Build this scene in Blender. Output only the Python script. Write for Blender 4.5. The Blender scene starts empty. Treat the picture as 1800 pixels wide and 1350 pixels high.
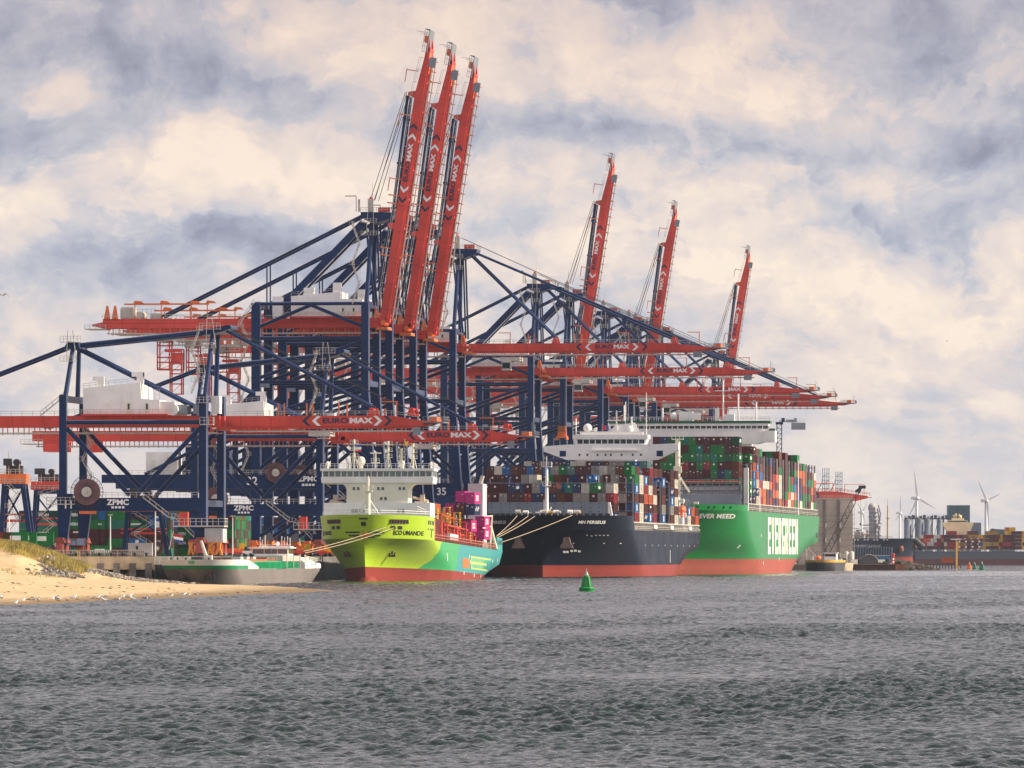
import bpy, math, random
from mathutils import Vector, Matrix
random.seed(7)
R = math.radians
scene = bpy.context.scene
COL = scene.collection
# ---------------------------------------------------------------- camera
F, HV, CZ = 11700.0, 979.0, 6.0            # focal length in photo pixels, horizon row, eye height
cam_d = bpy.data.cameras.new('camera')
cam_d.sensor_width = 36.0
cam_d.lens = F / 1800 * 36
cam_d.shift_y = (HV - 675) / 1800
cam_d.clip_start = 1.0
cam_d.clip_end = 60000.0
cam = bpy.data.objects.new('camera', cam_d)
COL.objects.link(cam)
cam.location = (0, 0, CZ)
cam.rotation_euler = (R(90), 0, 0)
scene.camera = cam
# ---------------------------------------------------------------- sun, exposure
SUN_EL, SUN_AZ = R(30), R(92.0)           # azimuth clockwise from +Y (the view direction)
sd = Vector((math.sin(SUN_AZ) * math.cos(SUN_EL), math.cos(SUN_AZ) * math.cos(SUN_EL), math.sin(SUN_EL)))
sl = bpy.data.lights.new('sun', 'SUN')
sl.energy = 5.0
sl.angle = R(0.5)
sl.color = (1.0, 0.84, 0.64)
sun = bpy.data.objects.new('sun', sl)
COL.objects.link(sun)
sun.rotation_euler = sd.to_track_quat('Z', 'Y').to_euler()
scene.view_settings.view_transform = 'Standard'
scene.view_settings.look = 'None'
scene.view_settings.exposure = 0.62
scene.view_settings.gamma = 1.0

def s2l(c):
    return tuple(((x / 255) / 12.92 if x / 255 <= 0.04045 else ((x / 255 + 0.055) / 1.055) ** 2.4) for x in c)

# node helper
class NT:
    def __init__(s, tree):
        s.t = tree; s.n = tree.nodes; s.l = tree.links
    def new(s, typ, **kw):
        n = s.n.new(typ)
        for k, v in kw.items(): setattr(n, k, v)
        return n
    def put(s, node, i, v):
        sock = node.inputs[i]
        if hasattr(v, 'is_output'): s.l.new(v, sock)
        else: sock.default_value = v
    def math(s, op, a, b=0.0, c=0.0, clamp=False):
        n = s.new('ShaderNodeMath', operation=op, use_clamp=clamp)
        s.put(n, 0, a); s.put(n, 1, b); s.put(n, 2, c)
        return n.outputs[0]
    def mix(s, f, a, b, blend='MIX'):
        n = s.new('ShaderNodeMixRGB', blend_type=blend)
        s.put(n, 0, f)
        s.put(n, 1, a if hasattr(a, 'is_output') else (*a[:3], 1)); s.put(n, 2, b if hasattr(b, 'is_output') else (*b[:3], 1))
        return n.outputs[0]
    def noise(s, vec, scale, detail=4.0, rough=0.55, lac=2.0, dist=0.0):
        n = s.new('ShaderNodeTexNoise')
        s.l.new(vec, n.inputs['Vector'])
        n.inputs['Scale'].default_value = scale; n.inputs['Detail'].default_value = detail
        n.inputs['Roughness'].default_value = rough; n.inputs['Lacunarity'].default_value = lac; n.inputs['Distortion'].default_value = dist
        return n.outputs['Fac']
    def mapping(s, vec, loc=(0, 0, 0), scale=(1, 1, 1), rot=(0, 0, 0)):
        n = s.new('ShaderNodeMapping')
        s.l.new(vec, n.inputs['Vector'])
        n.inputs['Location'].default_value = loc; n.inputs['Scale'].default_value = scale; n.inputs['Rotation'].default_value = rot
        return n.outputs[0]
    def ramp(s, f, stops):
        n = s.new('ShaderNodeValToRGB')
        s.l.new(f, n.inputs[0])
        e = n.color_ramp.elements
        while len(e) < len(stops): e.new(0.5)
        for el, (p, c) in zip(e, stops):
            el.position = p; el.color = (*c, 1) if len(c) == 3 else c
        return n.outputs[0]
    def sstep(s, x, a, b):
        n = s.new('ShaderNodeMapRange', interpolation_type='SMOOTHSTEP')
        s.put(n, 0, x); n.inputs[1].default_value = a; n.inputs[2].default_value = b
        n.inputs[3].default_value = 0; n.inputs[4].default_value = 1
        return n.outputs[0]

# ---------------------------------------------------------------- world: sky texture with broken cloud
SKY_GAIN = 0.70
HAZE = 1.8e-5
def make_world():
    w = bpy.data.worlds.new('World')
    scene.world = w
    w.use_nodes = True
    g = NT(w.node_tree)
    g.n.clear()
    out = g.new('ShaderNodeOutputWorld')
    bg = g.new('ShaderNodeBackground')
    bg.inputs[1].default_value = 0.1
    sky = g.new('ShaderNodeTexSky', sky_type='NISHITA')
    sky.sun_disc = False
    sky.sun_elevation = SUN_EL
    sky.sun_rotation = SUN_AZ
    sky.dust_density = 2.0
    tc = g.new('ShaderNodeTexCoord')
    sep = g.new('ShaderNodeSeparateXYZ')
    g.l.new(tc.outputs['Generated'], sep.inputs[0])
    x, y, z = sep.outputs
    d = g.math('ADD', g.math('ABSOLUTE', y), 0.12)
    d = g.math('MULTIPLY', d, 1 / 1.12)
    U = g.math('MULTIPLY', g.math('DIVIDE', x, d), 11.7)
    V = g.math('MULTIPLY', g.math('DIVIDE', g.math('ABSOLUTE', z), d), 11.7)
    cmb = g.new('ShaderNodeCombineXYZ')
    g.l.new(U, cmb.inputs[0]); g.l.new(V, cmb.inputs[1])
    uv = cmb.outputs[0]
    # domain warp
    wn = g.new('ShaderNodeTexNoise'); g.l.new(uv, wn.inputs['Vector'])
    wn.inputs['Scale'].default_value = 2.6; wn.inputs['Detail'].default_value = 5; wn.inputs['Roughness'].default_value = 0.6
    off = g.new('ShaderNodeVectorMath', operation='SUBTRACT'); g.l.new(wn.outputs['Color'], off.inputs[0]); off.inputs[1].default_value = (0.5, 0.5, 0.5)
    osc = g.new('ShaderNodeVectorMath', operation='MULTIPLY'); g.l.new(off.outputs[0], osc.inputs[0]); osc.inputs[1].default_value = (0.20, 0.15, 0)
    add = g.new('ShaderNodeVectorMath', operation='ADD'); g.l.new(uv, add.inputs[0]); g.l.new(osc.outputs[0], add.inputs[1])
    sep2 = g.new('ShaderNodeSeparateXYZ'); g.l.new(add.outputs[0], sep2.inputs[0])
    WU, WV = sep2.outputs[0], sep2.outputs[1]
    cm2 = g.new('ShaderNodeCombineXYZ')            # cloud decks close up towards the horizon
    g.l.new(WU, cm2.inputs[0]); g.l.new(g.math('MULTIPLY', g.math('SQRT', g.math('MAXIMUM', g.math('ADD', WV, 0.06), 0.001)), 1.45), cm2.inputs[1])
    wuv = cm2.outputs[0]
    n1 = g.noise(g.mapping(wuv, scale=(1.0, 1.9, 1)), 2.2, 8, 0.6)
    n2 = g.noise(g.mapping(wuv, loc=(4.1, 2.2, 0), scale=(1.0, 1.5, 1)), 7.0, 7, 0.6)
    # cloud banks and gaps: (u, v in photo pixels, radius x, radius y, weight)
    def blob(px, py, rx, ry, wt):
        wt *= 0.78
        a = g.math('MULTIPLY', g.math('SUBTRACT', WU, (px - 900) / 1000), 1000 / rx)
        b = g.math('MULTIPLY', g.math('SUBTRACT', WV, (979 - py) / 1000), 1000 / ry)
        r2 = g.math('ADD', g.math('MULTIPLY', a, a), g.math('MULTIPLY', b, b))
        return g.math('MULTIPLY', g.math('EXPONENT', g.math('MULTIPLY', r2, -1.0)), wt)
    def field(lst):
        acc = None
        for t in lst:
            q = blob(*t)
            acc = q if acc is None else g.math('ADD', acc, q)
        return acc
    lightf = field(LIGHT)
    # brightness of the cloud: 0 = lilac grey underside, 1 = cream lit top
    b = g.math('ADD', g.math('ADD', g.math('MULTIPLY', g.math('SUBTRACT', n1, 0.5), 0.8), g.math('MULTIPLY', g.math('SUBTRACT', n2, 0.5), 0.62)), lightf)
    n3 = g.noise(g.mapping(wuv, loc=(1.3, 7.7, 0), scale=(1.0, 1.35, 1)), 5.2, 4, 0.5)
    rA = g.noise(g.mapping(wuv, loc=(2.7, 0.4, 0), scale=(1.0, 1.3, 1)), 3.1, 12, 0.66)
    rB = g.noise(g.mapping(wuv, loc=(2.76, 0.48, 0), scale=(1.0, 1.3, 1)), 3.1, 5, 0.55)
    b = g.math('ADD', b, g.math('MULTIPLY', g.math('SUBTRACT', rA, rB), 1.6))
    puff = g.math('SUBTRACT', g.math('ABSOLUTE', g.math('SUBTRACT', g.math('MULTIPLY', n3, 2.0), 1.0)), 0.16)
    b = g.math('ADD', b, g.math('MULTIPLY', puff, 0.35))
    nC = g.noise(g.mapping(wuv, loc=(5.2, 3.3, 0), scale=(1.0, 1.6, 1)), 3.0, 12, 0.62)
    cm = g.math('MULTIPLY', g.sstep(g.math('ADD', nC, g.math('MULTIPLY', lightf, 0.55)), 0.525, 0.585), 0.17)
    nD = g.noise(g.mapping(wuv, loc=(8.2, 1.3, 0), scale=(1.0, 1.7, 1)), 6.2, 11, 0.62)
    cm = g.math('ADD', cm, g.math('MULTIPLY', g.sstep(g.math('ADD', nD, g.math('MULTIPLY', lightf, 0.3)), 0.54, 0.60), 0.12))
    b = g.math('ADD', b, cm)
    b = g.math('ADD', b, 0.455)
    b = g.math('ADD', g.math('MULTIPLY', b, 0.92), 0.085)
    # low sky turns pale
    low = g.sstep(V, 0.42, 0.0)
    top = g.sstep(V, 0.55, 1.02)
    b = g.math('SUBTRACT', g.math('ADD', b, g.math('MULTIPLY', low, 0.16)), g.math('MULTIPLY', top, 0.06))
    cl = g.ramp(b, [(0.06, s2l((146, 149, 168))), (0.28, s2l((175, 178, 194))), (0.48, s2l((200, 199, 206))), (0.68, s2l((226, 213, 208))), (0.98, s2l((249, 232, 215)))])
    wash = g.mix(g.math('MULTIPLY', low, 0.45), cl, s2l((213, 212, 216)))
    warm = g.mix(g.math('MULTIPLY', top, 0.5), wash, g.mix(1.0, wash, (0.80, 0.72, 0.72), 'MULTIPLY'))
    # clear blue only shows in a few thin gaps
    gap = field(BLUE)
    gap = g.math('MULTIPLY', g.sstep(g.math('ADD', gap, g.math('MULTIPLY', g.math('SUBTRACT', n1, 0.5), 1.2)), 0.3, 1.0), 0.5)
    blue = g.mix(1.0, s2l((160, 178, 210)), (1, 1, 1), 'MULTIPLY')
    cloud = g.mix(gap, warm, blue)
    # unseen sky behind the camera brightened as added fill for camera-facing sides; dimmer overhead
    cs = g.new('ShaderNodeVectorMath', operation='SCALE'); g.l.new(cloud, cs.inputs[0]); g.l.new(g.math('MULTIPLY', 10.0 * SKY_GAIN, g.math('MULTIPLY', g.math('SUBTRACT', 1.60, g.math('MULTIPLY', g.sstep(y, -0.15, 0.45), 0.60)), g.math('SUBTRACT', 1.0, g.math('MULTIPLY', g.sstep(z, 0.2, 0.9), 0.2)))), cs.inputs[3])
    cover = g.math('SUBTRACT', 0.985, g.math('MULTIPLY', g.sstep(z, 0.25, 0.9), 0.2))
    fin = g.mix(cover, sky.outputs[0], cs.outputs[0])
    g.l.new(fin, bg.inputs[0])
    g.l.new(bg.outputs[0], out.inputs[0])
LIGHT = [(330, 260, 190, 110, .34), (480, 310, 260, 80, .22), (40, 375, 90, 60, .26), (1000, 90, 330, 110, .25), (1290, 160, 260, 70, .2),
         (700, 130, 200, 80, .18), (1420, 430, 260, 130, .18), (1600, 560, 260, 110, .16), (1780, 450, 110, 60, .3), (1160, 300, 160, 70, .12), (1500, 600, 500, 160, .08),
         (90, 175, 70, 40, .2), (620, 600, 400, 90, .1), (1730, 90, 160, 60, .1), (1250, 255, 120, 30, .15), (560, 330, 120, 60, .12),
         (60, 60, 220, 90, -.2), (110, 225, 170, 50, -.42), (300, 120, 170, 80, -.22), (420, 145, 120, 50, -.22), (1700, 20, 300, 50, -.18), (1720, 260, 200, 60, -.42),
         (1000, 225, 330, 35, -.24), (1450, 260, 240, 24, -.3), (560, 180, 120, 60, -.2), (300, 420, 260, 45, -.2), (80, 330, 60, 30, -.0), (150, 520, 260, 70, -.2),
         (1690, 460, 120, 50, -.36), (870, 220, 120, 40, -.14), (1500, 110, 130, 60, -.12), (700, 470, 250, 60, -.08), (1560, 400, 120, 40, -.2), (1750, 350, 80, 20, -.15)]
BLUE = [(1620, 470, 110, 50, .7), (1700, 300, 160, 40, .6), (250, 430, 220, 40, .5), (1200, 235, 300, 22, .35), (110, 560, 200, 60, .35), (330, 100, 120, 60, .1)]
make_world()

# ---------------------------------------------------------------- materials
MATS = {}
def paint(key, col, rough=0.45, var=0.10, scale=0.25, rust=0.0, streak=0.0, metal=0.0, spec=0.5, rustcol=(0.12, 0.05, 0.025), bump=0.0, bscale=1.0, col2=None, sheen=0.0, seam=0.0):
    if key in MATS: return MATS[key]
    m = bpy.data.materials.new(key)
    m.use_nodes = True
    g = NT(m.node_tree)
    b = g.n['Principled BSDF']
    tc = g.new('ShaderNodeTexCoord').outputs['Object']
    oi = g.new('ShaderNodeObjectInfo')
    sh = g.new('ShaderNodeVectorMath', operation='ADD'); g.l.new(tc, sh.inputs[0])
    sc = g.new('ShaderNodeVectorMath', operation='SCALE'); g.l.new(oi.outputs['Location'], sc.inputs[0]); sc.inputs[3].default_value = 0.37
    g.l.new(sc.outputs[0], sh.inputs[1])
    v = sh.outputs[0]
    n = g.noise(v, scale, 5, 0.6)
    lo = tuple(c * (1 - var * 1.6) for c in col); hi = tuple(min(1, c * (1 + var * 1.6)) for c in (col2 or col))
    c = g.mix(g.sstep(n, 0.3, 0.7), lo, hi)
    if streak:
        s = g.noise(g.mapping(v, scale=(1.0, 1.0, 0.06)), scale * 4, 4, 0.6)
        c = g.mix(g.math('MULTIPLY', g.sstep(s, 0.5, 0.75), streak), c, tuple(x * 0.55 for x in col))
    if rust:
        s = g.noise(g.mapping(v, scale=(1.0, 1.0, 0.15)), scale * 5, 6, 0.65)
        c = g.mix(g.math('MULTIPLY', g.sstep(s, 0.62, 0.74), rust), c, rustcol)
    if seam:                                       # plate joints with grime in them
        sp = g.new('ShaderNodeSeparateXYZ'); g.l.new(tc, sp.inputs[0])
        def joint(q, per):
            f = g.math('FRACT', g.math('DIVIDE', q, per))
            return g.math('SUBTRACT', 1.0, g.sstep(g.math('ABSOLUTE', g.math('SUBTRACT', f, 0.5)), 0.012, 0.024))
        j = g.math('MAXIMUM', joint(sp.outputs[0], 7.3), joint(sp.outputs[2], 8.7))
        c = g.mix(g.math('MULTIPLY', j, seam), c, tuple(x * 0.45 for x in col))
        big = g.noise(v, 0.035, 3, 0.6)
        c = g.mix(g.math('MULTIPLY', g.sstep(big, 0.42, 0.7), 0.3), c, tuple(min(1, x * 1.25 + .02) for x in col))
    g.l.new(c, b.inputs['Base Color'])
    g.l.new(g.math('ADD', g.math('MULTIPLY', n, 0.25), rough - 0.12), b.inputs['Roughness'])
    b.inputs['Metallic'].default_value = metal
    b.inputs['Specular IOR Level'].default_value = spec
    if sheen: b.inputs['Sheen Weight'].default_value = sheen; b.inputs['Sheen Roughness'].default_value = 0.4
    if bump:
        bn = g.new('ShaderNodeBump'); bn.inputs['Strength'].default_value = bump; bn.inputs['Distance'].default_value = 0.1
        g.l.new(g.noise(v, bscale, 6, 0.6), bn.inputs['Height'])
        g.l.new(bn.outputs[0], b.inputs['Normal'])
    MATS[key] = m
    return m

NAVY = paint('navy_paint', (0.006, 0.026, 0.095), 0.40, 0.12, 0.12, streak=0.2, rust=0.12, spec=0.10, sheen=0.40, seam=0.5)
RED = paint('red_paint', (0.60, 0.066, 0.050), 0.45, 0.12, 0.1, streak=0.3, rust=0.2, spec=0.2, sheen=0.15, seam=0.5)
ORANGE = paint('orange_paint', (0.75, 0.16, 0.03), 0.42, 0.12, 0.3, streak=0.2)
WHITE = paint('white_paint', (0.84, 0.83, 0.81), 0.4, 0.05, 0.2, streak=0.15, rust=0.12, rustcol=(0.4, 0.22, 0.1))
CREAM = paint('cream_paint', (0.74, 0.73, 0.60), 0.4, 0.04, 0.2, rust=0.1, rustcol=(0.45, 0.3, 0.15))
GALV = paint('galvanised', (0.50, 0.47, 0.42), 0.5, 0.1, 0.5)
GREY = paint('grey_paint', (0.20, 0.23, 0.27), 0.45, 0.08, 0.2, streak=0.2)
DARK = paint('dark_steel', (0.02, 0.022, 0.028), 0.5, 0.15, 0.5)
GLASS = paint('window_glass', (0.012, 0.03, 0.032), 0.12, 0.3, 0.3, spec=0.8)
TEXTW = paint('white_lettering', (0.82, 0.82, 0.82), 0.5, 0.04, 0.5)
TEXTN = paint('navy_lettering', (0.012, 0.018, 0.06), 0.5, 0.04, 0.5)
YELLOW = paint('yellow_paint', (0.80, 0.50, 0.02), 0.45, 0.1, 0.5)
REEL = paint('maroon_reel', (0.27, 0.11, 0.12), 0.6, 0.15, 0.6)
ROPE = paint('rope', (0.42, 0.34, 0.24), 0.8, 0.15, 1.0)

# ---------------------------------------------------------------- mesh builder
class MB:
    def __init__(s): s.v = []; s.f = []; s.m = []; s.sm = []
    def add(s, vs, fs, mi=0, smooth=False):
        o = len(s.v)
        s.v += [tuple(p) for p in vs]
        s.f += [tuple(o + i for i in f) for f in fs]
        s.m += [mi] * len(fs); s.sm += [smooth] * len(fs)
        return s
    def box(s, x0, x1, y0, y1, z0, z1, mi=0):
        return s.add([(x0, y0, z0), (x1, y0, z0), (x1, y1, z0), (x0, y1, z0), (x0, y0, z1), (x1, y0, z1), (x1, y1, z1), (x0, y1, z1)],
                     [(0, 3, 2, 1), (4, 5, 6, 7), (0, 1, 5, 4), (1, 2, 6, 5), (2, 3, 7, 6), (3, 0, 4, 7)], mi)
    def beam(s, p, q, w, h, mi=0, w2=None, h2=None):
        p, q = Vector(p), Vector(q)
        d = (q - p).normalized()
        up = Vector((0, 0, 1)) if abs(d.z) < 0.95 else Vector((1, 0, 0))
        a = d.cross(up).normalized(); b = a.cross(d).normalized()
        w2 = w2 or w; h2 = h2 or h
        vs = []
        for c, ww, hh in ((p, w, h), (q, w2, h2)):
            for i, j in ((-1, -1), (1, -1), (1, 1), (-1, 1)):
                vs.append(c + a * (i * ww / 2) + b * (j * hh / 2))
        return s.add(vs, [(0, 1, 2, 3)[::-1], (4, 5, 6, 7), (0, 1, 5, 4), (1, 2, 6, 5), (2, 3, 7, 6), (3, 0, 4, 7)], mi)
    def tube(s, p, q, r, mi=0, n=10, r2=None, cap=True, smooth=True):
        p, q = Vector(p), Vector(q)
        d = (q - p).normalized()
        up = Vector((0, 0, 1)) if abs(d.z) < 0.95 else Vector((1, 0, 0))
        a = d.cross(up).normalized(); b = a.cross(d).normalized()
        r2 = r if r2 is None else r2
        vs = []
        for c, rr in ((p, r), (q, r2)):
            for k in range(n):
                t = 2 * math.pi * k / n
                vs.append(c + a * (rr * math.cos(t)) + b * (rr * math.sin(t)))
        s.add(vs, [(k, k + n, (k + 1) % n + n, (k + 1) % n) for k in range(n)], mi, smooth)
        if cap:
            s.add(vs[:n], [tuple(range(n))], mi); s.add(vs[n:], [tuple(range(n))[::-1]], mi)
        return s
    def path(s, pts, r, mi=0, n=6):
        for p, q in zip(pts, pts[1:]): s.tube(p, q, r, mi, n)
        return s
    def prism(s, poly, y0, y1, mi=0):            # polygon in x-z extruded along y
        n = len(poly)
        vs = [(x, y0, z) for x, z in poly] + [(x, y1, z) for x, z in poly]
        return s.add(vs, [tuple(range(n)), tuple(range(2 * n - 1, n - 1, -1))] + [(k, k + n, (k + 1) % n + n, (k + 1) % n) for k in range(n)], mi)
    def prismx(s, poly, x0, x1, mi=0):           # polygon in y-z extruded along x
        n = len(poly)
        vs = [(x0, y, z) for y, z in poly] + [(x1, y, z) for y, z in poly]
        return s.add(vs, [tuple(range(n)), tuple(range(2 * n - 1, n - 1, -1))] + [(k, k + n, (k + 1) % n + n, (k + 1) % n) for k in range(n)], mi)
    def prismz(s, poly, z0, z1, mi=0):
        n = len(poly)
        vs = [(x, y, z0) for x, y in poly] + [(x, y, z1) for x, y in poly]
        return s.add(vs, [tuple(range(n - 1, -1, -1)), tuple(range(n, 2 * n))] + [(k, (k + 1) % n, (k + 1) % n + n, k + n) for k in range(n)], mi)
    def ell(s, c, rx, ry, rz, mi=0, nu=12, nv=8):
        vs = []; fs = []
        for j in range(nv + 1):
            t = math.pi * j / nv
            for k in range(nu):
                a = 2 * math.pi * k / nu
                vs.append((c[0] + rx * math.sin(t) * math.cos(a), c[1] + ry * math.sin(t) * math.sin(a), c[2] + rz * math.cos(t)))
        for j in range(nv):
            for k in range(nu):
                fs.append((j * nu + k, (j + 1) * nu + k, (j + 1) * nu + (k + 1) % nu, j * nu + (k + 1) % nu))
        return s.add(vs, fs, mi, True)
    def lathe(s, prof, mi=0, n=20, c=(0, 0, 0), smooth=True):   # prof: (r, z)
        vs = []; fs = []
        for r, z in prof:
            for k in range(n):
                a = 2 * math.pi * k / n
                vs.append((c[0] + r * math.cos(a), c[1] + r * math.sin(a), c[2] + z))
        for j in range(len(prof) - 1):
            for k in range(n):
                fs.append((j * n + k, j * n + (k + 1) % n, (j + 1) * n + (k + 1) % n, (j + 1) * n + k))
        return s.add(vs, fs, mi, smooth)
    def rail(s, pts, h=1.1, step=2.0, t=0.07, mi=0, mid=True):
        for p, q in zip(pts, pts[1:]):
            p, q = Vector(p), Vector(q)
            L = (q - p).length
            if L < 0.01: continue
            n = max(1, int(round(L / step)))
            up = Vector((0, 0, h))
            s.beam(p + up, q + up, t, t, mi)
            if mid: s.beam(p + up * 0.55, q + up * 0.55, t * 0.8, t * 0.8, mi)
            for k in range(n + 1):
                c = p.lerp(q, k / n)
                s.beam(c, c + up, t, t, mi)
        return s
    def stair(s, p, q, w=0.9, mi=0, rail=True):
        p, q = Vector(p), Vector(q)
        for dy in (-w / 2, w / 2):
            o = Vector((0, dy, 0))
            s.beam(p + o, q + o, 0.06, 0.16, mi)
            if rail:
                u = Vector((0, dy, 1.0))
                s.beam(p + u, q + u, 0.07, 0.07, mi)
                n = max(2, int((q - p).length / 1.8))
                for k in range(n + 1):
                    c = p.lerp(q, k / n) + o
                    s.beam(c, c + Vector((0, 0, 1.0)), 0.06, 0.06, mi)
        n = max(3, int((q - p).length / 0.9))
        for k in range(n):
            c = p.lerp(q, (k + .5) / n)
            s.box(c.x - 0.12, c.x + 0.12, c.y - w / 2, c.y + w / 2, c.z - 0.02, c.z + 0.02, mi)
        return s
    def mesh(s, name, mats):
        me = bpy.data.meshes.new(name)
        me.from_pydata(s.v, [], s.f)
        for m in (mats if isinstance(mats, (list, tuple)) else [mats]): me.materials.append(m)
        me.polygons.foreach_set('material_index', s.m)
        me.polygons.foreach_set('use_smooth', s.sm)
        me.update()
        return me
    def build(s, name, mats, parent=None, loc=(0, 0, 0), rot=(0, 0, 0)):
        o = bpy.data.objects.new(name, s.mesh(name, mats))
        COL.objects.link(o)
        o.parent = parent
        o.location = loc; o.rotation_euler = rot
        return o

def tag(o, label, cat, group=None, kind=None):
    if label: o['label'] = label
    if cat: o['category'] = cat
    if group: o['group'] = group
    if kind: o['kind'] = kind
    return o
def thing(name, label, cat, loc=(0, 0, 0), rz=0.0, group=None):
    o = bpy.data.objects.new(name, None)
    COL.objects.link(o)
    o.location = loc; o.rotation_euler = (0, 0, rz)
    o.empty_display_size = 2
    return tag(o, label, cat, group)
def struct(o):
    o['kind'] = 'structure'; return o
def copy_tree(o, parent=None):
    c = o.copy(); COL.objects.link(c); c.parent = parent
    for ch in list(o.children): copy_tree(ch, c)
    return c
TXT = {}
def text_mesh(s, size, mat, shear=0.0, off=0.0, sx=1.0, ext=0.02, align='CENTER', space=1.0):
    k = (s, size, mat.name, shear, off, sx, align, space)
    if k in TXT: return TXT[k]
    cu = bpy.data.curves.new('lettering', 'FONT')
    cu.body = s; cu.size = size; cu.shear = shear; cu.offset = off; cu.extrude = ext; cu.space_character = space
    cu.align_x = align; cu.align_y = 'CENTER'; cu.resolution_u = 3
    ob = bpy.data.objects.new('lettering', cu)
    COL.objects.link(ob)
    me = bpy.data.meshes.new_from_object(ob, depsgraph=bpy.context.evaluated_depsgraph_get())
    bpy.data.objects.remove(ob); bpy.data.curves.remove(cu)
    for v in me.vertices: v.co.x *= sx
    me.materials.clear(); me.materials.append(mat)
    TXT[k] = me
    return me
def place(me, name, parent, loc, rot=(R(90), 0, 0)):
    o = bpy.data.objects.new(name, me); COL.objects.link(o)
    o.parent = parent; o.location = loc; o.rotation_euler = rot
    return o

# ---------------------------------------------------------------- quay frame
SL = 0.12
QA = math.atan(SL)
RZ = -QA
ORD = ['first', 'second', 'third', 'fourth', 'fifth', 'sixth', 'seventh', 'eighth', 'ninth', 'tenth', 'eleventh', 'twelfth', 'thirteenth', 'fourteenth',
       'fifteenth', 'sixteenth', 'seventeenth', 'eighteenth', 'nineteenth', 'twentieth', 'twenty-first', 'twenty-second', 'twenty-third', 'twenty-fourth', 'twenty-fifth']
QZ = 6.0
def P(u, v, D): return Vector(((u - 900) / F * D, D, CZ - (v - HV) / F * D))
def quay_x(Y): return -16.5 + SL * (Y - 2005)
def leg_x(Y): return -21.5 + SL * (Y - 2005)
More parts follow.
